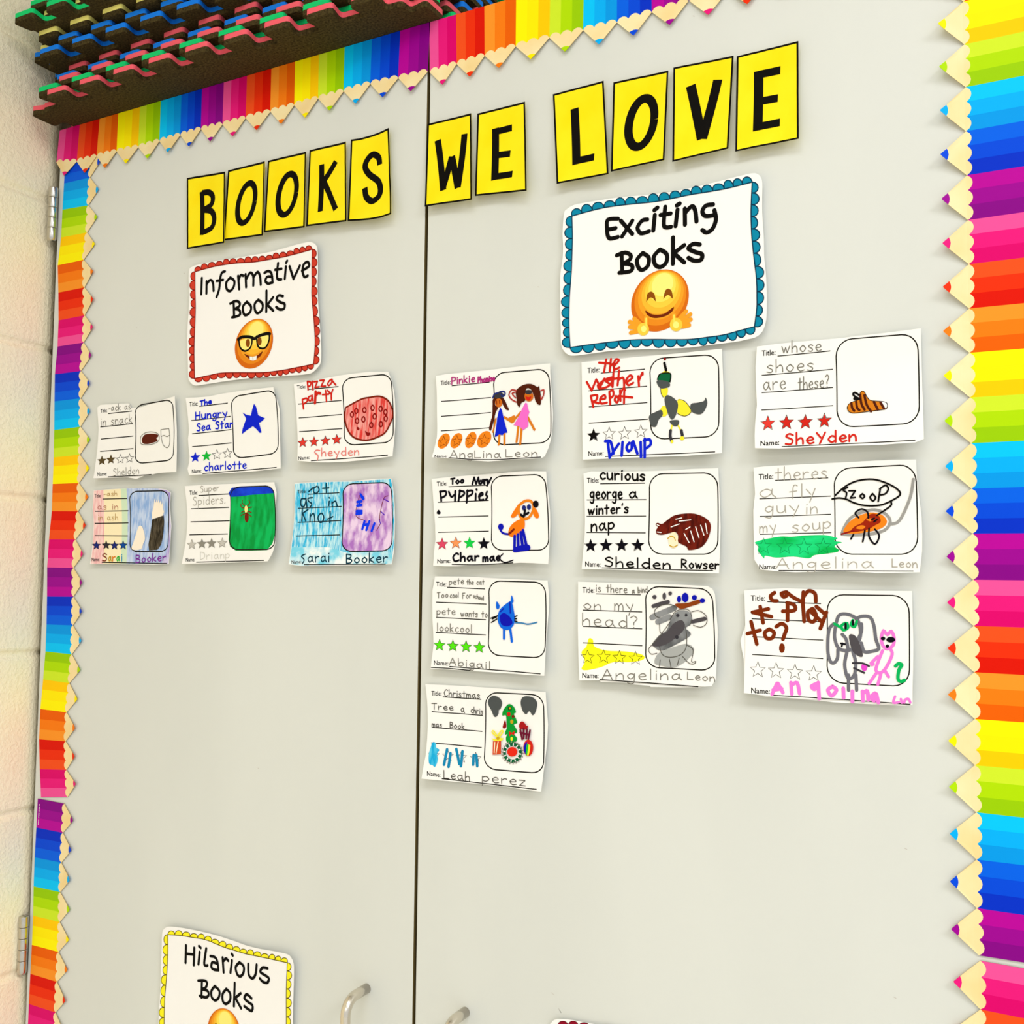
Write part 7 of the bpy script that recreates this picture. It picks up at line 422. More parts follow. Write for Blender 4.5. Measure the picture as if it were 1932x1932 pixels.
 {'name':'category_sign','label':'white sign with yellow scalloped border reading Hilarious Books,cut by the photo edge','cat':'sign','group':'scalloped category signs','org':(78.0,-579.9),'L':[-23.6,179.6,-424.1,-579.9,2,2,2,2,1,3,2.0,1,1.5],'out':'-932,1450 -913,1504 -875,1538 -811,1560 -663,1574 -506,1578 -303,1577 -88,1571 34,1563 156,1556 342,1543 528,1544 685,1554 826,1562 976,1564 1026,1539 1055,1493 1065,1435 1061,1298 1050,1066 1049,833 1055,541 1069,282 1043,226 969,194 561,165 101,149 -384,92 -866,26 -943,28 -971,75 -974,227 -965,413 -959,638 -951,867 -946,1097 -938,1283','osm':0,'items':[['F','scalloped_border','signyellow',0,0,0,'-840,1464 -833,1485 -820,1500 -802,1511 -780,1516 -760,1515 -743,1509 -733,1497 -731,1476|-731,1476 -723,1503 -708,1521 -688,1533 -666,1538 -645,1537 -628,1528 -618,1512 -618,1485|-618,1485 -608,1510 -592,1526 -570,1537 -547,1541 -525,1538 -507,1529 -498,1514 -499,1490|-499,1490 -489,1512 -474,1527 -453,1536 -431,1539 -410,1537 -394,1529 -385,1515 -386,1493|-386,1493 -376,1521 -361,1538 -342,1549 -322,1553 -303,1550 -290,1540 -283,1523 -285,1496|-285,1496 -270,1520 -252,1535 -230,1542 -209,1543 -190,1538 -178,1526 -174,1510 -181,1484|-181,1484 -166,1506 -146,1519 -124,1525 -101,1525 -81,1520 -67,1509 -61,1493 -68,1470|-68,1470 -51,1497 -31,1513 -8,1522 14,1523 32,1517 44,1505 47,1486 38,1459|38,1459 52,1484 69,1499 91,1509 113,1511 133,1507 147,1497 153,1480 148,1455|148,1455 160,1478 178,1492 199,1501 221,1503 242,1500 256,1490 263,1476 258,1453|258,1453 270,1473 286,1486 307,1494 328,1497 348,1494 363,1486 370,1473 367,1452|367,1452 378,1478 393,1495 413,1506 435,1510 454,1507 469,1498 476,1483 473,1457|473,1457 483,1481 500,1496 521,1506 543,1510 564,1508 580,1500 588,1485 586,1462|586,1462 596,1484 613,1497 634,1507 656,1510 677,1508 694,1501 702,1488 701,1467|701,1467 712,1493 726,1510 744,1521 763,1525 780,1522 792,1512 797,1496 793,1470|793,1470 804,1494 818,1509 835,1519 853,1523 869,1520 880,1511 885,1496 881,1472|881,1472 891,1494 906,1508 923,1516 942,1520 959,1517 971,1509 977,1495 974,1474'],['S','scalloped_border','signyellowline',0.9,0,0,'-840,1464 -833,1485 -820,1500 -802,1511 -780,1516 -760,1515 -743,1509 -733,1497 -731,1476|-731,1476 -723,1503 -708,1521 -688,1533 -666,1538 -645,1537 -628,1528 -618,1512 -618,1485|-618,1485 -608,1510 -592,1526 -570,1537 -547,1541 -525,1538 -507,1529 -498,1514 -499,1490|-499,1490 -489,1512 -474,1527 -453,1536 -431,1539 -410,1537 -394,1529 -385,1515 -386,1493|-386,1493 -376,1521 -361,1538 -342,1549 -322,1553 -303,1550 -290,1540 -283,1523 -285,1496|-285,1496 -270,1520 -252,1535 -230,1542 -209,1543 -190,1538 -178,1526 -174,1510 -181,1484|-181,1484 -166,1506 -146,1519 -124,1525 -101,1525 -81,1520 -67,1509 -61,1493 -68,1470|-68,1470 -51,1497 -31,1513 -8,1522 14,1523 32,1517 44,1505 47,1486 38,1459|38,1459 52,1484 69,1499 91,1509 113,1511 133,1507 147,1497 153,1480 148,1455|148,1455 160,1478 178,1492 199,1501 221,1503 242,1500 256,1490 263,1476 258,1453|258,1453 270,1473 286,1486 307,1494 328,1497 348,1494 363,1486 370,1473 367,1452|367,1452 378,1478 393,1495 413,1506 435,1510 454,1507 469,1498 476,1483 473,1457|473,1457 483,1481 500,1496 521,1506 543,1510 564,1508 580,1500 588,1485 586,1462|586,1462 596,1484 613,1497 634,1507 656,1510 677,1508 694,1501 702,1488 701,1467|701,1467 712,1493 726,1510 744,1521 763,1525 780,1522 792,1512 797,1496 793,1470|793,1470 804,1494 818,1509 835,1519 853,1523 869,1520 880,1511 885,1496 881,1472|881,1472 891,1494 906,1508 923,1516 942,1520 959,1517 971,1509 977,1495 974,1474'],['F','scalloped_border','signyellow',0,0,0,'974,1474 1000,1474 1015,1467 1024,1454 1027,1438 1022,1420 1011,1404 994,1391 968,1384|968,1384 1000,1385 1020,1378 1031,1364 1034,1347 1029,1327 1015,1310 994,1296 962,1287|962,1287 991,1288 1009,1281 1020,1267 1023,1249 1019,1229 1007,1211 988,1197 958,1188|958,1188 985,1189 1001,1181 1011,1167 1014,1148 1010,1128 999,1110 982,1096 955,1087|955,1087 988,1090 1009,1083 1022,1070 1027,1052 1022,1032 1010,1013 989,998 956,987|956,987 986,990 1005,983 1017,970 1022,952 1018,932 1006,913 987,898 957,888|957,888 985,890 1002,882 1014,868 1018,848 1014,828 1004,808 987,793 959,783|959,783 993,787 1015,780 1029,767 1034,749 1030,729 1017,710 996,694 961,683|961,683 993,686 1013,680 1026,667 1031,649 1027,629 1015,610 996,595 964,584|964,584 993,586 1012,580 1024,566 1028,548 1025,527 1015,509 997,493 968,483|968,483 994,485 1011,479 1022,467 1026,450 1024,432 1014,415 998,401 971,391|971,391 1004,396 1026,392 1039,381 1045,366 1041,349 1029,332 1008,318 975,307'],['S','scalloped_border','signyellowline',0.9,0,0,'974,1474 1000,1474 1015,1467 1024,1454 1027,1438 1022,1420 1011,1404 994,1391 968,1384|968,1384 1000,1385 1020,1378 1031,1364 1034,1347 1029,1327 1015,1310 994,1296 962,1287|962,1287 991,1288 1009,1281 1020,1267 1023,1249 1019,1229 1007,1211 988,1197 958,1188|958,1188 985,1189 1001,1181 1011,1167 1014,1148 1010,1128 999,1110 982,1096 955,1087|955,1087 988,1090 1009,1083 1022,1070 1027,1052 1022,1032 1010,1013 989,998 956,987|956,987 986,990 1005,983 1017,970 1022,952 1018,932 1006,913 987,898 957,888|957,888 985,890 1002,882 1014,868 1018,848 1014,828 1004,808 987,793 959,783|959,783 993,787 1015,780 1029,767 1034,749 1030,729 1017,710 996,694 961,683|961,683 993,686 1013,680 1026,667 1031,649 1027,629 1015,610 996,595 964,584|964,584 993,586 1012,580 1024,566 1028,548 1025,527 1015,509 997,493 968,483|968,483 994,485 1011,479 1022,467 1026,450 1024,432 1014,415 998,401 971,391|971,391 1004,396 1026,392 1039,381 1045,366 1041,349 1029,332 1008,318 975,307'],['F','scalloped_border','signyellow',0,0,0,'-871,96 -869,76 -857,65 -837,59 -813,60 -788,65 -766,76 -751,91 -744,112|-744,112 -742,87 -730,73 -711,65 -687,65 -663,72 -641,84 -626,102 -619,128|-619,128 -616,106 -604,93 -584,87 -559,87 -534,94 -513,105 -497,122 -490,146|-490,146 -487,125 -474,114 -453,109 -428,110 -402,116 -380,127 -364,142 -357,163|-357,163 -355,138 -344,124 -326,116 -304,115 -280,122 -260,134 -245,152 -237,178|-237,178 -236,155 -226,142 -209,135 -188,134 -166,140 -147,151 -133,168 -125,192|-125,192 -124,171 -113,159 -95,152 -73,152 -51,158 -31,168 -17,183 -10,205|-10,205 -9,179 1,164 19,155 41,154 64,160 85,172 100,190 109,217|109,217 107,193 116,178 132,169 153,167 175,171 195,182 211,198 222,223|222,223 220,201 228,187 243,179 262,177 282,181 301,191 316,205 325,228|325,228 324,208 332,196 346,189 365,187 385,191 403,199 417,213 426,233|426,233 423,208 428,193 439,184 454,181 471,186 487,196 500,212 510,238|510,238 509,215 516,202 529,194 546,193 563,198 580,208 592,224 600,247|600,247 601,227 611,216 627,210 646,210 666,216 684,227 696,241 702,262|702,262 703,237 711,223 724,216 741,215 758,221 774,233 785,250 791,276|791,276 792,254 800,241 814,234 831,234 848,240 863,251 874,267 880,291|880,291 882,270 891,259 905,254 923,254 942,260 958,271 970,286 975,307'],['S','scalloped_border','signyellowline',0.9,0,0,'-871,96 -869,76 -857,65 -837,59 -813,60 -788,65 -766,76 -751,91 -744,112|-744,112 -742,87 -730,73 -711,65 -687,65 -663,72 -641,84 -626,102 -619,128|-619,128 -616,106 -604,93 -584,87 -559,87 -534,94 -513,105 -497,122 -490,146|-490,146 -487,125 -474,114 -453,109 -428,110 -402,116 -380,127 -364,142 -357,163|-357,163 -355,138 -344,124 -326,116 -304,115 -280,122 -260,134 -245,152 -237,178|-237,178 -236,155 -226,142 -209,135 -188,134 -166,140 -147,151 -133,168 -125,192|-125,192 -124,171 -113,159 -95,152 -73,152 -51,158 -31,168 -17,183 -10,205|-10,205 -9,179 1,164 19,155 41,154 64,160 85,172 100,190 109,217|109,217 107,193 116,178 132,169 153,167 175,171 195,182 211,198 222,223|222,223 220,201 228,187 243,179 262,177 282,181 301,191 316,205 325,228|325,228 324,208 332,196 346,189 365,187 385,191 403,199 417,213 426,233|426,233 423,208 428,193 439,184 454,181 471,186 487,196 500,212 510,238|510,238 509,215 516,202 529,194 546,193 563,198 580,208 592,224 600,247|600,247 601,227 611,216 627,210 646,210 666,216 684,227 696,241 702,262|702,262 703,237 711,223 724,216 741,215 758,221 774,233 785,250 791,276|791,276 792,254 800,241 814,234 831,234 848,240 863,251 874,267 880,291|880,291 882,270 891,259 905,254 923,254 942,260 958,271 970,286 975,307'],['F','scalloped_border','signyellow',0,0,0,'-840,1464 -868,1454 -886,1439 -897,1418 -901,1396 -897,1374 -885,1357 -867,1348 -838,1349|-838,1349 -874,1339 -897,1322 -911,1300 -917,1276 -912,1254 -899,1236 -877,1226 -842,1227|-842,1227 -874,1218 -895,1202 -909,1181 -914,1158 -911,1136 -899,1119 -879,1109 -847,1108|-847,1108 -877,1101 -896,1086 -909,1067 -914,1045 -912,1024 -902,1007 -885,997 -857,996|-857,996 -893,987 -917,971 -932,950 -939,926 -936,903 -923,885 -902,875 -867,874|-867,874 -900,866 -922,849 -936,827 -942,801 -940,777 -929,757 -909,746 -877,744|-877,744 -907,735 -926,719 -938,697 -943,672 -939,649 -928,630 -910,619 -880,619|-880,619 -917,609 -940,592 -954,571 -958,548 -953,527 -939,510 -915,502 -878,504|-878,504 -912,494 -933,478 -946,458 -951,437 -946,416 -932,401 -911,393 -877,395|-877,395 -908,386 -927,372 -939,354 -943,334 -939,317 -927,303 -907,296 -876,297|-876,297 -904,289 -922,275 -932,258 -936,238 -932,220 -921,207 -902,199 -874,201|-874,201 -909,191 -931,175 -945,156 -949,134 -944,115 -930,101 -907,94 -871,96'],['S','scalloped_border','signyellowline',0.9,0,0,'-840,1464 -868,1454 -886,1439 -897,1418 -901,1396 -897,1374 -885,1357 -867,1348 -838,1349|-838,1349 -874,1339 -897,1322 -911,1300 -917,1276 -912,1254 -899,1236 -877,1226 -842,1227|-842,1227 -874,1218 -895,1202 -909,1181 -914,1158 -911,1136 -899,1119 -879,1109 -847,1108|-847,1108 -877,1101 -896,1086 -909,1067 -914,1045 -912,1024 -902,1007 -885,997 -857,996|-857,996 -893,987 -917,971 -932,950 -939,926 -936,903 -923,885 -902,875 -867,874|-867,874 -900,866 -922,849 -936,827 -942,801 -940,777 -929,757 -909,746 -877,744|-877,744 -907,735 -926,719 -938,697 -943,672 -939,649 -928,630 -910,619 -880,619|-880,619 -917,609 -940,592 -954,571 -958,548 -953,527 -939,510 -915,502 -878,504|-878,504 -912,494 -933,478 -946,458 -951,437 -946,416 -932,401 -911,393 -877,395|-877,395 -908,386 -927,372 -939,354 -943,334 -939,317 -927,303 -907,296 -876,297|-876,297 -904,289 -922,275 -932,258 -936,238 -932,220 -921,207 -902,199 -874,201|-874,201 -909,191 -931,175 -945,156 -949,134 -944,115 -930,101 -907,94 -871,96'],['S','scalloped_border','signyellowline',0.9,1,0,'-840,1464 -652,1484 -472,1491 -269,1496 -88,1473 34,1459 158,1455 344,1451 529,1460 744,1469 974,1474|974,1474 961,1278 955,1106 959,813 975,307|-871,96 -390,159 97,217 558,240 975,307|-840,1464 -838,1300 -848,1095 -866,882 -881,697 -877,430 -871,96'],['S','lettering','black',3.22,1,1,'-560,1384 -570,1183|-436,1376 -445,1177|-565,1287 -441,1298|-355,1342 -374,1198|-255,1399 -286,1227 -257,1203 -235,1211|-191,1323 -124,1323 -84,1282 -65,1188|-79,1256 -160,1259 -175,1202 -133,1182 -65,1189|-4,1341 16,1181|3,1298 49,1340 83,1322|142,1338 123,1198|260,1339 202,1275 229,1202 277,1188 324,1238 325,1308 260,1339|396,1348 404,1237 460,1203 509,1258 524,1365|687,1358 614,1350 581,1298 649,1276 705,1254 685,1202 620,1198 573,1226|-317,1024 -316,838|-373,1014 -277,1032 -237,1013 -259,955 -317,929|-311,930 -223,927 -206,887 -244,853 -344,849|-114,1002 -165,939 -154,871 -99,850 -45,893 -40,964 -114,1002|67,1008 11,940 22,864 70,846 129,895 127,972 67,1008|193,1099 193,847|289,1006 207,937|213,938 302,847|453,986 383,1014 348,966 407,935 470,912 457,850 351,879'],['S','lettering','black',3.42,1,1,'-363,1406 -340,1392|136,1407 153,1395'],['F','emoji_face','em0',0,1,0,'305,549 301,504 290,460 272,418 248,380 219,347 185,319 147,298 106,284 64,278 22,280 -20,289 -59,305 -96,328 -128,358 -154,393 -174,432 -187,475 -193,519 -190,564 -180,609 -163,651 -138,689 -107,723 -71,751 -31,772 11,786 55,793 99,791 141,782 181,765 217,741 247,711 272,676 290,636 301,593'],['F','emoji_face','em1',0,1,0,'282,569 278,529 269,490 253,453 231,419 205,389 174,364 140,345 104,333 66,327 28,329 -9,337 -45,351 -77,372 -106,399 -130,430 -148,465 -159,503 -164,543 -162,584 -153,623 -137,661 -115,695 -87,725 -55,750 -20,769 19,782 58,788 97,786 135,778 170,763 202,742 230,715 252,683 268,647 278,609'],['F','emoji_face','em2',0,1,0,'259,590 256,554 247,520 233,487 214,457 191,431 164,409 134,392 101,381 68,376 34,377 1,385 -30,398 -59,416 -84,440 -105,467 -121,498 -131,532 -135,567 -133,603 -125,638 -111,671 -92,701 -67,728 -39,750 -8,767 26,778 60,783 95,781 128,774 160,761 188,742 213,718 232,690 247,659 256,625'],['F','emoji_face','em3',0,1,0,'235,611 233,580 226,550 214,521 197,495 177,472 153,453 127,439 99,430 70,425 41,426 12,433 -15,444 -40,460 -62,480 -80,504 -94,531 -103,560 -106,591 -105,622 -98,652 -85,681 -69,707 -48,730 -23,749 4,764 33,773 63,778 93,777 122,770 149,759 174,742 195,722 212,698 225,670 233,641'],['F','emoji_face','em4',0,1,0,'212,631 210,605 204,580 194,556 180,534 162,514 142,498 120,486 96,478 72,474 47,475 22,480 -1,490 -22,504 -40,521 -56,541 -67,564 -75,589 -78,615 -76,641 -70,666 -60,691 -46,713 -28,732 -7,749 16,761 40,769 66,773 91,772 116,766 139,757 160,743 178,725 192,705 203,682 210,657'],['F','emoji_face','em5',0,1,0,'189,652 187,631 182,610 174,590 162,572 148,556 131,543 113,533 94,526 73,523 53,524 33,528 14,536 -3,547 -19,562 -31,578 -40,597 -46,617 -49,638 -48,660 -43,681 -34,701 -23,719 -8,735 9,748 27,758 48,765 68,768 89,767 109,762 128,755 145,743 160,729 172,712 181,693 187,673'],['F','emoji_face','em6',0,1,0,'165,672 164,656 160,640 153,624 144,610 133,598 120,588 106,580 91,575 75,572 59,573 43,576 28,582 15,591 3,602 -6,615 -14,630 -18,646 -20,662 -19,679 -15,695 -9,710 0,725 11,737 25,747 39,755 55,760 71,763 87,762 103,759 118,752 131,744 142,732 152,719 159,705 163,689'],['S','emoji_face','emeye',2.41,1,1,'-94,545 -67,594 -9,572|113,564 147,610 196,581'],['F','emoji_face','emmouth',0,1,0,'-75,454 60,458 213,482 182,398 79,341 -31,361']],'sign':1},
 {'name':'category_sign','label':'white sign with dark red scalloped border,only its top corner in view','cat':'sign','group':'scalloped category signs','org':(583.2,-574.9),'L':[488.7,677.6,-419.1,-574.9,1,2,2,2,1,2,0.8,1,1.5],'out':'-915,1396 -907,1421 -894,1443 -877,1459 -851,1472 -800,1484 -719,1495 -615,1498 -490,1503 -206,1514 113,1531 502,1558 875,1585 929,1580 957,1542 960,1490 938,999 919,319 883,242 828,209 118,124 -813,31 -897,27 -924,75 -927,536 -924,1099','osm':0,'items':[['F','scalloped_border','signmaroon',0,0,0,'-834,1421 -828,1441 -815,1455 -798,1464 -778,1469 -758,1469 -743,1463 -733,1452 -731,1432|-731,1432 -724,1457 -711,1474 -693,1486 -672,1491 -652,1490 -635,1483 -626,1468 -624,1444|-624,1444 -617,1467 -603,1483 -584,1494 -561,1499 -540,1499 -522,1492 -512,1479 -510,1457|-510,1457 -502,1478 -488,1491 -470,1500 -449,1504 -429,1503 -413,1496 -404,1484 -403,1463|-403,1463 -395,1489 -381,1505 -364,1516 -345,1520 -328,1517 -314,1508 -307,1493 -308,1468|-308,1468 -300,1491 -286,1506 -268,1516 -248,1520 -229,1518 -214,1510 -205,1496 -206,1473|-206,1473 -198,1495 -183,1508 -164,1517 -142,1521 -122,1520 -106,1513 -96,1500 -96,1480|-96,1480 -87,1505 -73,1522 -55,1533 -35,1537 -16,1535 -2,1525 6,1510 5,1485|5,1485 13,1508 27,1524 45,1533 65,1538 83,1535 98,1527 106,1513 105,1490|105,1490 113,1511 126,1525 144,1535 164,1538 182,1537 196,1529 205,1517 204,1496|204,1496 212,1515 224,1528 242,1536 260,1540 278,1538 292,1532 300,1520 300,1502|300,1502 308,1525 322,1541 338,1551 357,1555 374,1553 387,1545 394,1531 393,1507|393,1507 401,1529 415,1543 432,1553 452,1557 470,1555 485,1548 493,1535 492,1513|492,1513 500,1533 513,1546 531,1555 551,1559 570,1557 585,1551 593,1539 593,1520|593,1520 601,1544 613,1560 628,1570 645,1574 660,1572 671,1563 677,1548 675,1525|675,1525 683,1547 694,1561 709,1571 724,1574 739,1572 750,1565 756,1551 754,1529|754,1529 761,1550 773,1563 788,1571 804,1575 820,1573 832,1566 838,1554 837,1534'],['S','scalloped_border','signmaroonline',0.5,0,0,'-834,1421 -828,1441 -815,1455 -798,1464 -778,1469 -758,1469 -743,1463 -733,1452 -731,1432|-731,1432 -724,1457 -711,1474 -693,1486 -672,1491 -652,1490 -635,1483 -626,1468 -624,1444|-624,1444 -617,1467 -603,1483 -584,1494 -561,1499 -540,1499 -522,1492 -512,1479 -510,1457|-510,1457 -502,1478 -488,1491 -470,1500 -449,1504 -429,1503 -413,1496 -404,1484 -403,1463|-403,1463 -395,1489 -381,1505 -364,1516 -345,1520 -328,1517 -314,1508 -307,1493 -308,1468|-308,1468 -300,1491 -286,1506 -268,1516 -248,1520 -229,1518 -214,1510 -205,1496 -206,1473|-206,1473 -198,1495 -183,1508 -164,1517 -142,1521 -122,1520 -106,1513 -96,1500 -96,1480|-96,1480 -87,1505 -73,1522 -55,1533 -35,1537 -16,1535 -2,1525 6,1510 5,1485|5,1485 13,1508 27,1524 45,1533 65,1538 83,1535 98,1527 106,1513 105,1490|105,1490 113,1511 126,1525 144,1535 164,1538 182,1537 196,1529 205,1517 204,1496|204,1496 212,1515 224,1528 242,1536 260,1540 278,1538 292,1532 300,1520 300,1502|300,1502 308,1525 322,1541 338,1551 357,1555 374,1553 387,1545 394,1531 393,1507|393,1507 401,1529 415,1543 432,1553 452,1557 470,1555 485,1548 493,1535 492,1513|492,1513 500,1533 513,1546 531,1555 551,1559 570,1557 585,1551 593,1539 593,1520|593,1520 601,1544 613,1560 628,1570 645,1574 660,1572 671,1563 677,1548 675,1525|675,1525 683,1547 694,1561 709,1571 724,1574 739,1572 750,1565 756,1551 754,1529|754,1529 761,1550 773,1563 788,1571 804,1575 820,1573 832,1566 838,1554 837,1534'],['F','scalloped_border','signmaroon',0,0,0,'837,1534 856,1535 868,1528 875,1515 878,1497 875,1479 868,1462 856,1448 837,1440|837,1440 861,1442 876,1435 885,1421 888,1402 885,1382 876,1363 861,1348 838,1338|838,1338 859,1340 873,1332 881,1317 884,1298 881,1278 873,1259 859,1244 838,1234|838,1234 857,1235 870,1227 877,1212 880,1192 877,1171 870,1152 857,1137 838,1128|838,1128 862,1130 877,1122 886,1107 888,1088 885,1067 875,1047 860,1032 836,1022|836,1022 858,1024 872,1016 880,1001 882,981 879,960 870,941 856,926 834,917|834,917 854,917 866,908 874,892 876,871 873,849 865,829 853,814 833,804|833,804 857,807 872,799 882,784 885,765 881,744 872,724 856,709 831,698|831,698 854,700 868,692 877,677 879,658 876,637 867,617 853,602 830,592|830,592 851,593 864,585 872,570 874,550 871,529 863,509 850,494 830,484|830,484 848,485 860,478 867,464 869,446 867,427 859,409 847,395 829,386|829,386 852,389 867,384 875,372 878,355 875,337 866,320 851,306 828,295'],['S','scalloped_border','signmaroonline',0.5,0,0,'837,1534 856,1535 868,1528 875,1515 878,1497 875,1479 868,1462 856,1448 837,1440|837,1440 861,1442 876,1435 885,1421 888,1402 885,1382 876,1363 861,1348 838,1338|838,1338 859,1340 873,1332 881,1317 884,1298 881,1278 873,1259 859,1244 838,1234|838,1234 857,1235 870,1227 877,1212 880,1192 877,1171 870,1152 857,1137 838,1128|838,1128 862,1130 877,1122 886,1107 888,1088 885,1067 875,1047 860,1032 836,1022|836,1022 858,1024 872,1016 880,1001 882,981 879,960 870,941 856,926 834,917|834,917 854,917 866,908 874,892 876,871 873,849 865,829 853,814 833,804|833,804 857,807 872,799 882,784 885,765 881,744 872,724 856,709 831,698|831,698 854,700 868,692 877,677 879,658 876,637 867,617 853,602 830,592|830,592 851,593 864,585 872,570 874,550 871,529 863,509 850,494 830,484|830,484 848,485 860,478 867,464 869,446 867,427 859,409 847,395 829,386|829,386 852,389 867,384 875,372 878,355 875,337 866,320 851,306 828,295'],['F','scalloped_border','signmaroon',0,0,0,'-835,90 -834,71 -823,61 -806,55 -784,55 -761,60 -741,70 -727,84 -719,103|-719,103 -719,80 -709,66 -692,59 -671,59 -649,64 -629,76 -614,92 -606,117|-606,117 -605,95 -595,83 -578,77 -557,77 -534,82 -514,93 -500,108 -492,130|-492,130 -490,111 -479,101 -461,95 -439,96 -416,101 -395,111 -381,125 -373,145|-373,145 -373,121 -364,107 -348,100 -328,100 -307,105 -288,117 -274,134 -266,158|-266,158 -266,136 -257,124 -242,117 -224,117 -204,122 -186,132 -173,148 -165,170|-165,170 -165,151 -156,139 -140,134 -120,133 -100,138 -82,148 -68,162 -61,183|-61,183 -61,159 -52,144 -36,137 -16,136 6,142 25,154 39,170 48,195|48,195 48,173 57,160 72,154 92,153 112,158 130,169 144,184 152,207|152,207 152,187 160,176 175,169 193,169 211,174 228,183 241,198 248,218|248,218 249,200 257,190 270,185 288,184 306,189 322,198 334,211 341,230|341,230 340,207 346,194 357,186 371,185 387,190 401,201 411,216 418,239|418,239 418,219 424,207 436,201 452,200 468,205 482,214 493,229 500,250|500,250 500,232 508,221 522,216 539,216 556,220 572,230 584,243 591,262|591,262 590,239 596,226 607,218 621,217 637,223 651,233 662,249 669,273|669,273 668,252 674,240 686,233 700,233 715,238 729,248 740,262 746,284|746,284 746,265 753,254 765,249 780,248 797,253 811,263 822,276 828,295'],['S','scalloped_border','signmaroonline',0.5,0,0,'-835,90 -834,71 -823,61 -806,55 -784,55 -761,60 -741,70 -727,84 -719,103|-719,103 -719,80 -709,66 -692,59 -671,59 -649,64 -629,76 -614,92 -606,117|-606,117 -605,95 -595,83 -578,77 -557,77 -534,82 -514,93 -500,108 -492,130|-492,130 -490,111 -479,101 -461,95 -439,96 -416,101 -395,111 -381,125 -373,145|-373,145 -373,121 -364,107 -348,100 -328,100 -307,105 -288,117 -274,134 -266,158|-266,158 -266,136 -257,124 -242,117 -224,117 -204,122 -186,132 -173,148 -165,170|-165,170 -165,151 -156,139 -140,134 -120,133 -100,138 -82,148 -68,162 -61,183|-61,183 -61,159 -52,144 -36,137 -16,136 6,142 25,154 39,170 48,195|48,195 48,173 57,160 72,154 92,153 112,158 130,169 144,184 152,207|152,207 152,187 160,176 175,169 193,169 211,174 228,183 241,198 248,218|248,218 249,200 257,190 270,185 288,184 306,189 322,198 334,211 341,230|341,230 340,207 346,194 357,186 371,185 387,190 401,201 411,216 418,239|418,239 418,219 424,207 436,201 452,200 468,205 482,214 493,229 500,250|500,250 500,232 508,221 522,216 539,216 556,220 572,230 584,243 591,262|591,262 590,239 596,226 607,218 621,217 637,223 651,233 662,249 669,273|669,273 668,252 674,240 686,233 700,233 715,238 729,248 740,262 746,284|746,284 746,265 753,254 765,249 780,248 797,253 811,263 822,276 828,295'],['F','scalloped_border','signmaroon',0,0,0,'-834,1421 -856,1412 -870,1397 -879,1377 -882,1355 -879,1334 -871,1317 -857,1308 -835,1308|-835,1308 -862,1298 -880,1282 -891,1260 -894,1237 -891,1215 -881,1198 -863,1188 -836,1189|-836,1189 -861,1180 -877,1164 -887,1143 -890,1121 -887,1099 -878,1083 -862,1073 -837,1074|-837,1074 -860,1065 -874,1051 -883,1031 -886,1010 -883,989 -874,974 -860,965 -838,965|-838,965 -866,955 -883,939 -894,917 -898,894 -894,873 -884,856 -866,847 -838,848|-838,848 -864,838 -880,821 -890,799 -893,774 -890,751 -880,732 -864,722 -838,723|-838,723 -861,713 -876,697 -885,675 -888,651 -885,628 -876,611 -861,601 -838,601|-838,601 -867,591 -885,574 -896,553 -899,531 -895,510 -884,494 -866,486 -838,488|-838,488 -864,478 -880,463 -891,443 -894,422 -890,403 -880,388 -864,380 -837,382|-837,382 -861,373 -876,359 -885,341 -889,322 -885,305 -876,292 -861,285 -837,287|-837,287 -858,278 -872,265 -880,248 -883,229 -880,211 -871,198 -858,191 -836,193|-836,193 -863,182 -880,167 -890,148 -894,127 -890,108 -879,94 -862,87 -835,90'],['S','scalloped_border','signmaroonline',0.5,0,0,'-834,1421 -856,1412 -870,1397 -879,1377 -882,1355 -879,1334 -871,1317 -857,1308 -835,1308|-835,1308 -862,1298 -880,1282 -891,1260 -894,1237 -891,1215 -881,1198 -863,1188 -836,1189|-836,1189 -861,1180 -877,1164 -887,1143 -890,1121 -887,1099 -878,1083 -862,1073 -837,1074|-837,1074 -860,1065 -874,1051 -883,1031 -886,1010 -883,989 -874,974 -860,965 -838,965|-838,965 -866,955 -883,939 -894,917 -898,894 -894,873 -884,856 -866,847 -838,848|-838,848 -864,838 -880,821 -890,799 -893,774 -890,751 -880,732 -864,722 -838,723|-838,723 -861,713 -876,697 -885,675 -888,651 -885,628 -876,611 -861,601 -838,601|-838,601 -867,591 -885,574 -896,553 -899,531 -895,510 -884,494 -866,486 -838,488|-838,488 -864,478 -880,463 -891,443 -894,422 -890,403 -880,388 -864,380 -837,382|-837,382 -861,373 -876,359 -885,341 -889,322 -885,305 -876,292 -861,285 -837,287|-837,287 -858,278 -872,265 -880,248 -883,229 -880,211 -871,198 -858,191 -836,193|-836,193 -863,182 -880,167 -890,148 -894,127 -890,108 -879,94 -862,87 -835,90'],['S','scalloped_border','signmaroonline',0.5,1,0,'-834,1421 -491,1459 -85,1480 348,1505 837,1534|837,1534 838,1146 828,295|-835,90 -278,157 309,225 828,295|-834,1421 -838,929 -835,90']],'sign':1},
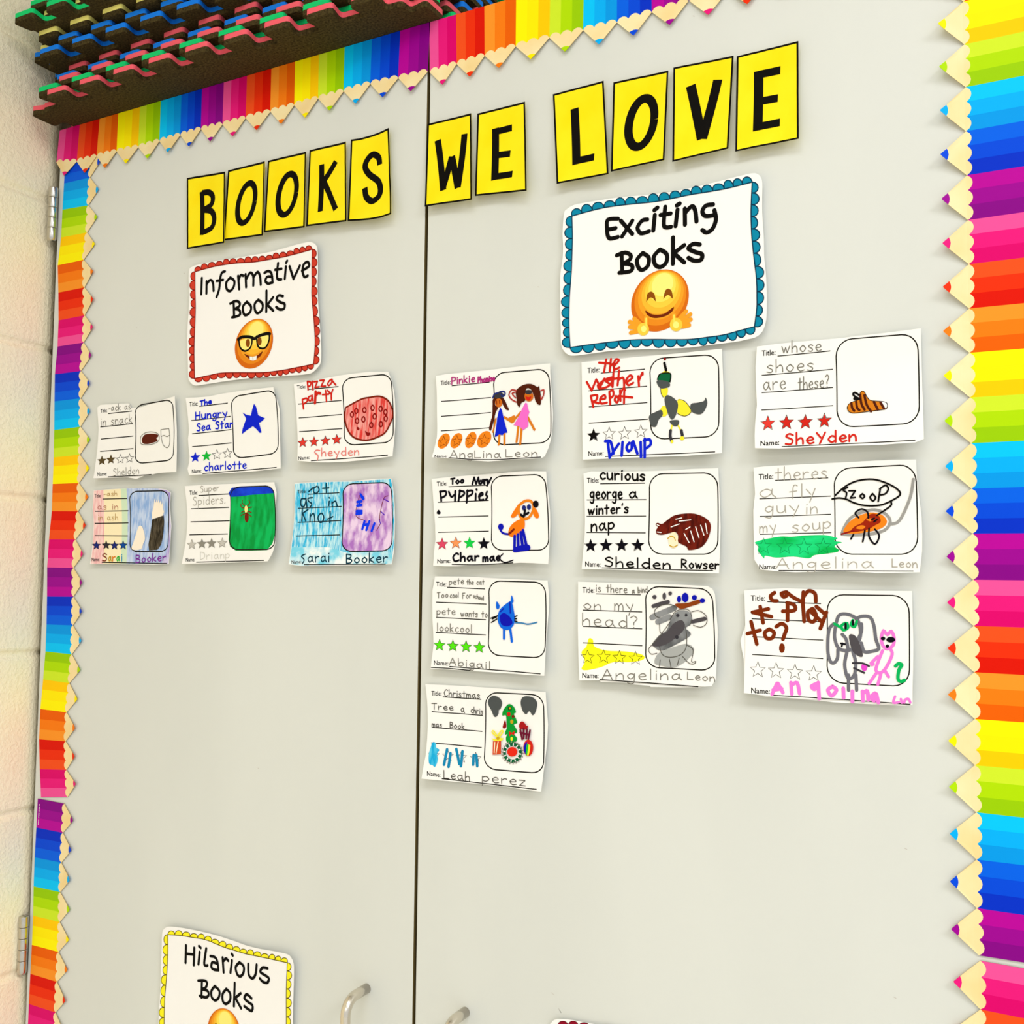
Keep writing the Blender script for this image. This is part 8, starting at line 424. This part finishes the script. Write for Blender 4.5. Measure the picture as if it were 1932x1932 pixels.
 {'name':'letter_card','label':'yellow letter card with a black B,first card of the heading','cat':'letter card','group':'yellow letter cards of the heading','org':(12.6,388.2),'L':[-20.2,45.4,480.1,388.2,0,2,6.6,6.6,1,2,0.6,26.0,2.0],'out':'-291,900 -136,893 24,883 197,865 370,846 363,633 379,408 417,174 457,-59 285,-45 120,-35 -33,-32 -189,-28 -234,210 -264,445 -283,674','osm':0,'items':[['S','border_line','black',2.34,0,0,'-279,889 -135,885 24,875 197,857 357,841 351,627 366,411 401,187 444,-48 283,-36 118,-26 -35,-23 -179,-21 -224,218 -253,443 -271,664 -279,889 -135,885'],['S','letter','black',7.36,1,0,'-43,690 34,124'],['S','letter','black',7.36,1,0,'-42,671 82,656 154,587 133,489 -7,448'],['S','letter','black',7.36,1,0,'-7,448 146,406 211,299 180,186 26,150']]},
 {'name':'letter_card','label':'yellow letter card with a black O,next to the B card','cat':'letter card','group':'yellow letter cards of the heading','org':(75.0,388.2),'L':[43.8,106.1,477.4,388.2,0,2,6.6,6.6,1,2,0.6,27.3,2.0],'out':'-240,874 -96,876 58,872 214,865 372,856 360,640 371,412 400,176 430,-59 261,-42 89,-24 -63,-17 -217,-10 -240,218 -253,442 -252,661','osm':0,'items':[['S','border_line','black',2.28,0,0,'-229,864 -96,868 58,863 214,857 359,851 348,635 359,415 387,187 418,-48 259,-32 88,-15 -65,-8 -208,-3 -230,225 -242,440 -241,651 -229,864 -96,868'],['S','letter','black',7.53,1,0,'211,412 197,337 172,270 138,216 99,181 58,169 20,181 -13,215 -38,270 -52,339 -52,415 -39,491 -11,558 26,610 69,643 113,653 152,640 183,606 204,553 213,486 211,412']]},
 {'name':'letter_card','label':'yellow letter card with a black O,next to the K card','cat':'letter card','group':'yellow letter cards of the heading','org':(138.1,388.1),'L':[107.6,168.7,477.5,388.1,0,2,6.6,6.6,1,2,0.6,28.6,2.0],'out':'-246,878 -100,877 49,872 197,867 355,854 348,638 360,410 385,177 413,-57 252,-41 84,-23 -70,-12 -216,-7 -237,220 -251,444 -255,664','osm':0,'items':[['S','border_line','black',2.23,0,0,'-236,868 -100,868 49,864 197,859 343,849 336,633 348,413 372,188 401,-46 250,-32 83,-14 -71,-4 -207,1 -227,227 -240,442 -244,654 -236,868 -100,868'],['S','letter','black',7.69,1,0,'208,411 196,336 172,268 138,215 98,181 55,170 15,182 -20,216 -46,271 -60,339 -61,415 -48,491 -23,559 13,611 54,645 97,655 137,643 170,608 194,554 207,486 208,411']]},
 {'name':'letter_card','label':'yellow letter card with a black K','cat':'letter card','group':'yellow letter cards of the heading','org':(199.8,385.8),'L':[171.2,228.4,478.2,385.8,0,2,6.6,6.6,1,2,0.6,29.900000000000002,2.0],'out':'-243,908 -108,905 24,903 158,898 305,884 305,660 321,426 349,186 384,-56 232,-41 81,-27 -68,-15 -206,-10 -225,223 -239,455 -246,684','osm':0,'items':[['S','border_line','black',2.18,0,0,'-232,898 -108,897 24,895 158,891 293,880 294,655 310,428 337,197 373,-46 231,-32 80,-18 -69,-7 -198,-3 -216,230 -229,453 -235,674 -232,898 -108,897'],['S','letter','black',7.02,1,0,'-61,707 -36,142'],['S','letter','black',7.02,1,0,'145,704 -32,492'],['S','letter','black',7.02,1,0,'-20,497 199,121']]},
 {'name':'letter_card','label':'yellow letter card with a black S','cat':'letter card','group':'yellow letter cards of the heading','org':(259.9,382.5),'L':[230.4,289.4,481.6,382.5,0,2,6.6,6.6,1,2,0.6,31.200000000000003,2.0],'out':'-250,947 -127,936 13,942 145,949 284,957 294,709 313,443 348,209 383,-40 230,-47 71,-42 -73,-28 -223,-9 -240,239 -248,485 -253,714','osm':0,'items':[['S','border_line','black',2.13,0,0,'-240,937 -127,928 13,934 145,941 274,952 284,703 303,445 337,220 372,-29 229,-38 70,-34 -74,-19 -215,-2 -231,246 -239,483 -243,705 -240,937 -127,928'],['S','letter','black',7.33,1,0,'156,581 135,668 55,722 -19,681 -50,600 11,502 148,392 191,283 169,207 85,172 -3,240 -35,352']]},
 {'name':'letter_card','label':'yellow letter card with a black W','cat':'letter card','group':'yellow letter cards of the heading','org':(362.3,382.9),'L':[333.1,391.5,476.0,382.9,0,2,6.6,6.6,1,2,0.6,32.5,2.0],'out':'-252,912 -117,915 20,914 165,906 309,897 305,672 316,436 339,191 370,-57 211,-39 62,-28 -82,-23 -230,-16 -246,222 -255,456 -257,686','osm':0,'items':[['S','border_line','black',2.04,0,0,'-243,903 -117,908 20,907 165,899 299,892 297,667 307,438 329,201 360,-47 210,-31 61,-20 -83,-15 -222,-10 -238,228 -247,455 -248,677 -243,903 -117,908'],['S','letter','black',7.74,1,0,'-125,713 -16,129'],['S','letter','black',7.74,1,0,'-20,165 64,494'],['S','letter','black',7.74,1,0,'64,494 165,124'],['S','letter','black',7.74,1,0,'165,124 218,706']]},
 {'name':'letter_card','label':'yellow letter card with a black E,beside the W card','cat':'letter card','group':'yellow letter cards of the heading','org':(425.9,381.3),'L':[395.5,456.2,474.9,381.3,0,2,6.6,6.6,1,2,0.6,33.800000000000004,2.0],'out':'-270,914 -130,918 15,915 160,910 305,904 306,676 320,437 343,191 370,-56 210,-33 53,-14 -96,-4 -248,8 -263,240 -273,470 -274,694','osm':0,'items':[['S','border_line','black',1.99,0,0,'-261,905 -130,910 15,908 160,903 296,899 298,671 311,440 334,201 361,-47 210,-26 52,-7 -97,4 -240,14 -256,246 -264,468 -266,685 -261,905 -130,910'],['S','letter','black',8.35,1,0,'-53,715 -31,146'],['S','letter','black',7.01,1,0,'-52,676 145,678'],['S','letter','black',7.01,1,0,'-45,419 133,404'],['S','letter','black',7.01,1,0,'-34,183 174,173']]},
 {'name':'letter_card','label':'yellow letter card with a black L','cat':'letter card','group':'yellow letter cards of the heading','org':(515.7,382.2),'L':[485.4,546.1,477.1,382.2,0,2,6.6,6.6,1,2,0.6,35.1,2.0],'out':'-288,921 -149,925 -8,925 131,925 272,920 282,687 302,443 328,194 356,-55 215,-47 71,-39 -68,-37 -205,-40 -232,204 -257,447 -276,687','osm':0,'items':[['S','border_line','black',1.91,0,0,'-281,913 -149,918 -8,918 131,918 264,916 274,682 294,445 320,203 348,-46 214,-40 71,-32 -69,-30 -198,-34 -225,210 -249,446 -268,679 -281,913 -149,918'],['S','letter','black',8.81,1,0,'-50,724 -8,131'],['S','letter','black',7.4,1,0,'-10,171 185,168']]},
 {'name':'letter_card','label':'yellow letter card with a black O,between the L and V cards','cat':'letter card','group':'yellow letter cards of the heading','org':(578.2,384.4),'L':[548.9,607.4,473.4,384.4,0,2,6.6,6.6,1,2,0.6,36.4,2.0],'out':'-257,874 -113,869 28,865 170,858 315,841 301,632 294,413 292,189 293,-39 158,-37 21,-37 -116,-39 -249,-46 -257,188 -261,420 -262,650','osm':0,'items':[['S','border_line','black',1.86,0,0,'-250,866 -113,862 28,859 169,851 308,837 294,627 287,415 285,197 286,-30 157,-30 20,-29 -116,-31 -242,-40 -250,194 -254,419 -255,642 -250,866 -113,862'],['S','letter','black',8.56,1,0,'169,407 157,333 133,266 100,212 61,176 20,163 -20,173 -54,205 -79,258 -93,324 -93,399 -80,474 -56,542 -22,596 18,631 59,644 99,633 132,600 156,547 169,481 169,407']]},
 {'name':'letter_card','label':'yellow letter card with a black V','cat':'letter card','group':'yellow letter cards of the heading','org':(641.3,382.6),'L':[611.8,670.8,474.0,382.6,0,2,6.6,6.6,1,2,0.6,37.7,2.0],'out':'-273,896 -126,891 19,885 166,872 313,854 296,645 285,427 277,202 273,-26 140,-27 8,-32 -127,-37 -260,-45 -268,195 -273,432 -275,666','osm':0,'items':[['S','border_line','black',1.8,0,0,'-266,888 -126,884 18,879 166,866 306,850 289,640 278,428 270,210 266,-18 140,-20 7,-25 -127,-30 -254,-39 -262,201 -266,431 -268,658 -266,888 -126,884'],['S','letter','black',9.29,1,0,'-107,687 13,129'],['S','letter','black',9.29,1,0,'19,127 157,679']]},
 {'name':'letter_card','label':'yellow letter card with a black E,last card of the heading','cat':'letter card','group':'yellow letter cards of the heading','org':(701.1,380.8),'L':[672.3,729.8,470.9,380.8,0,2,6.6,6.6,1,2,0.6,39.0,2.0],'out':'-260,878 -120,882 20,882 162,875 301,867 297,651 298,424 303,189 310,-48 167,-40 26,-39 -115,-42 -259,-44 -264,192 -266,425 -265,654','osm':0,'items':[['S','border_line','black',1.75,0,0,'-254,870 -120,876 20,876 162,869 295,863 291,646 291,426 296,198 304,-40 167,-33 26,-33 -116,-35 -253,-39 -258,198 -260,424 -258,646 -254,870 -120,876'],['S','letter','black',8.79,1,0,'-64,699 -63,120'],['S','letter','black',7.38,1,0,'-66,664 136,655'],['S','letter','black',7.38,1,0,'-63,404 114,396'],['S','letter','black',7.38,1,0,'-62,157 136,158']]},
]
STRIPS={'topL':'-2623,5446 -2215,5382 -1830,5381 -1455,5374 -1056,5353 -678,5358 -317,5365 32,5371 387,5357 759,5359 1144,5356 1506,5357 1857,5360 2221,5366 2592,5369 2969,5350 3353,5332','topR':'3380,5320 3719,5333 4062,5341 4430,5353 4817,5350 5192,5333 5554,5322 5916,5332 6283,5347','topR2':'6295,5341 6665,5343 7035,5345 7405,5347 7775,5349 8145,5351 8515,5353 8885,5355 9255,5357','left':'-1941,5860 -1947,5490 -1954,5120 -1965,4747 -1970,4380 -2015,4018 -1980,3643 -1954,3267 -1954,2905 -1984,2531 -1970,2168 -1953,1794 -1943,1425 -1941,1055 -1937,687 -1969,321 -1984,-46 -1963,-416 -1952,-784 -1951,-1153 -1975,-1522 -2007,-1894 -2006,-2261 -1972,-2620 -1928,-2955','left2':'-1985,-3044 -1990,-3409 -1999,-3783 -1997,-4148 -1984,-4516 -1986,-4885 -1993,-5253 -1998,-5629 -1998,-5999 -1998,-6369 -1999,-6739 -1999,-7109 -1999,-7479 -1999,-7849 -2000,-8219 -2000,-8589 -2000,-8959 -2000,-9329 -2001,-9699 -2001,-10069 -2001,-10439 -2001,-10809 -2002,-11179','right':'8662,5821 8663,5451 8663,5081 8664,4711 8664,4341 8668,3973 8663,3598 8664,3224 8666,2847 8665,2477 8661,2108 8657,1741 8654,1374 8655,999 8652,630 8652,264 8651,-107 8648,-476 8646,-845 8644,-1215 8637,-1578 8640,-1947 8636,-2314 8631,-2691 8640,-3052','right2':'8648,-3091 8642,-3464 8636,-3834 8630,-4204 8624,-4574 8618,-4944 8612,-5314 8606,-5684 8600,-6054 8594,-6424 8588,-6794 8582,-7164 8577,-7533 8571,-7903 8565,-8273 8559,-8643 8553,-9013 8547,-9383 8541,-9753 8535,-10123 8529,-10493 8523,-10863 8517,-11233'}
ORDER = ['pink', 'red', 'orange', 'yellow', 'green', 'sky', 'blue', 'purple']
rng = random.Random(4)
def strip(key, label, first, step, side, base0=1.2, tip=(1.5, 5.), L=51., zmax=None):
    pts = [tuple(int(v) / 10 for v in q.split(',')) for q in STRIPS[key].split(' ')]
    n = len(pts); nor = []
    for i in range(n):
        a = Vector(pts[max(0, i - 2)]); b = Vector(pts[min(n - 1, i + 2)]); d = (b - a).normalized(); nor.append(Vector((d.y, -d.x)) * side)
    mx = sum(p[0] for p in pts) / n; mz = min(p[1] for p in pts)
    t = thing('pencil_border_strip', (mx / 1000, 0, ZB + mz / 1000), label, 'border strip', 'pencil border strips')
    tl = rng.uniform(*tip)
    for i in range(n - 1):
        col = ORDER[(first + step * i) % 8]
        tl = max(tip[0], min(tip[1], tl + rng.uniform(-1.2, 1.2)))
        v0, v1 = Vector(pts[i]) - Vector((mx, mz)), Vector(pts[i + 1]) - Vector((mx, mz)); n0, n1 = nor[i], nor[i + 1]
        nm = ((n0 + n1) / 2).normalized(); W = (v1 - v0).length; mid = (v0 + v1) / 2
        def at(u, h): return v0.lerp(v1, u) + n0.lerp(n1, u) * h
        def bs(u):
            p = at(u, -L)
            if key.startswith('top'): p.y = (TOP - ZB) * 1000 - .6 - mz
            return p
        def yf(x, z):
            h = max(0., (Vector((x, z)) - mid).dot(nm)); hb = max(0., -(Vector((x, z)) - mid).dot(nm) - 20)
            return base0 + tl * (h / 19.) ** 1.5 + .0 * hb
        arc = []   # scallops at u 0..1
        for k in range(3):
            for s in range(0, 7): 
                if k and s == 0: continue
                u = (k + s / 6) / 3; arc.append((u, -.6 - 3.6 * math.sin(math.pi * s / 6) ** .75 if 0 < s < 6 else (-.6 if 0 < k + s / 6 < 3 else 0)))
        bands = ((0, 1, 2) if step > 0 else (2, 1, 0))
        lay = []; vs, fs, fm = [], [], []
        for k in range(3):
            a, b = k / 3, (k + 1) / 3
            poly = [bs(a), bs(b)] + [at(u, h) for u, h in reversed(arc) if a - 1e-6 <= u <= b + 1e-6]
            m0 = len(vs); c = len(poly)
            vs += [(p.x / 1000, -base0 / 1000, p.y / 1000) for p in poly] + [(p.x / 1000, -(base0 - .45) / 1000, p.y / 1000) for p in poly]
            f = tuple(range(m0, m0 + c)); 
            fs.append(f if side * 1 > 0 else f); fm.append(k)
            fs.append(tuple(m0 + c + q for q in reversed(range(c)))); fm.append(3)
            for q in range(c):
                q2 = (q + 1) % c; fs.append((m0 + q2, m0 + q, m0 + c + q, m0 + c + q2)); fm.append(3)
        body = link('pencil', vs, fs, [M['band_%s%d' % (col, k)] for k in bands] + [M['cutedge']], fm, t)
        bm = bmesh.new(); bm.from_mesh(body.data); bmesh.ops.recalc_face_normals(bm, faces=bm.faces); bm.to_mesh(body.data); bm.free()
        T = mid + nm * 19.4; f = .74
        l0, l1 = v0.lerp(T, f), v1.lerp(T, f)
        curve = [l0.lerp(l1, s / 4) + nm * (-1.3 * math.sin(math.pi * s / 4)) for s in range(5)]
        wood = [tuple(p) for p in [at(u, h) for u, h in arc]] + [tuple(p) for p in reversed(curve)]
        slab('wood_tip', wood, yf, .45, M['wood'], body, 5., M['cutedge'])
        r0, r1 = v0.lerp(T, .955), v1.lerp(T, .955)
        lead = [tuple(p) for p in curve] + [tuple(r1), tuple(r0.lerp(r1, .5) + nm * .55), tuple(r0)]
        slab('lead', lead, yf, .45, M['lead_' + col], body, 5., M['cutedge'])
        if key == 'left2' and i == 0:   # row of tiny white print along its outer edge
            lv, lf = [], []
            for s in range(26):
                if s in (2, 10, 18): continue
                V, Fc = ribbon([tuple(at(.18 + .72 * s / 26, -47.2)), tuple(at(.18 + .72 * (s + .8) / 26, -47.2))], 1.5 if s % 3 else 1.1, False)
                m0 = len(lv); lv += [(x / 1000, -(base0 + .1) / 1000, z / 1000) for x, z in V]; lf += [tuple(m0 + q for q in f_) for f_ in Fc]
            link('small_print', lv, lf, [ink('paper')], None, body)
    return t
strip('left', 'upper pencil border strip at the left door edge, ending in a pink pencil', 7, -1, -1, 1.2, (1., 2.5))
strip('left2', 'lower pencil border strip at the left door edge, starting with a purple pencil', 7, -1, -1, 1.3, (1., 3.))
strip('topL', 'pencil border strip along the top of the left door', 0, 1, 1, 2.2, (1.5, 4.5))
strip('topR', 'pencil border strip along the top of the right door beside the door gap', 0, 1, 1, 2.2, (2., 7.))
strip('topR2', 'pencil border strip cut by the top photo edge, only its tips showing', 0, 1, 1, 2.3, (1., 5.))
strip('right', 'upper pencil border strip at the right door edge, ending in a purple pencil', 0, 1, 1, 1.5, (4., 9.))
strip('right2', 'lower pencil border strip at the right door edge, starting with a pink pencil', 0, 1, 1, 1.5, (3., 6.))
# ------------------------------------------------------------ cards, signs and letters
def build(c):
    ox, oz = c['org']; L = c['L']
    t = thing(c['name'], (ox / 1000, 0, ZB + oz / 1000), c['label'], c['cat'], c['group'])
    yf = lambda x, z: lift(L, x + ox, z + oz)
    sign = c.get('sign'); letter = c['name'] == 'letter_card'
    pm = M['laminate'] if sign else (M['yellow'] if letter else M['paper'])
    out = dec(c['out'])[0]
    out = smooth_line(out, True, 6.) if sign else densify(out, 6., True)
    slab('paper', out, yf, .3, pm, t)
    if c.get('back'):
        slab('back_sheet', densify(dec(c['back'])[0], 8., True), lambda x, z: max(.25, yf(x, z) - .9), .2, M['paper'], t)
    parts = {}; order = []
    for i, it in enumerate(c['items']):
        off = .10 + .022 * i; key = it[1]
        if key not in parts: parts[key] = Layer(); order.append(key)
        P = parts[key]; m = ink(it[2]) if it[2] in HEX or it[2] in HATCH else None
        if it[0] == 'S':
            for ln in dec(it[6]):
                ln = smooth_line(ln, False, 5.) if it[4] else densify(ln, 5.)
                P.add(*ribbon(ln, it[3], it[5]), m, yf, off)
        elif it[0] == 'F':
            for pl in dec(it[6]):
                pl = smooth_line(pl, True, 5.) if it[4] else densify(pl, 5., True)
                P.add(*fill(pl), m, yf, off)
        else:
            if it[3] not in TXT: TXT[it[3]] = text_tris(it[3])
            vs, fs = TXT[it[3]]; x0 = min(v[0] for v in vs); x1 = max(v[0] for v in vs); H = max(v[1] for v in vs)
            a, u, h = it[4], it[5], it[6]
            pts = [((a[0] + u[0] * (v[0] - x0) / (x1 - x0) + h[0] * v[1] / H) / 10, (a[1] + u[1] * (v[0] - x0) / (x1 - x0) + h[1] * v[1] / H) / 10) for v in vs]
            P.add(pts, fs, m, yf, off)
    for k in order:
        P = parts[k]
        link(k.split('#')[0], P.v, P.f, P.mats, P.fm, t)
for c in CARDS: build(c)
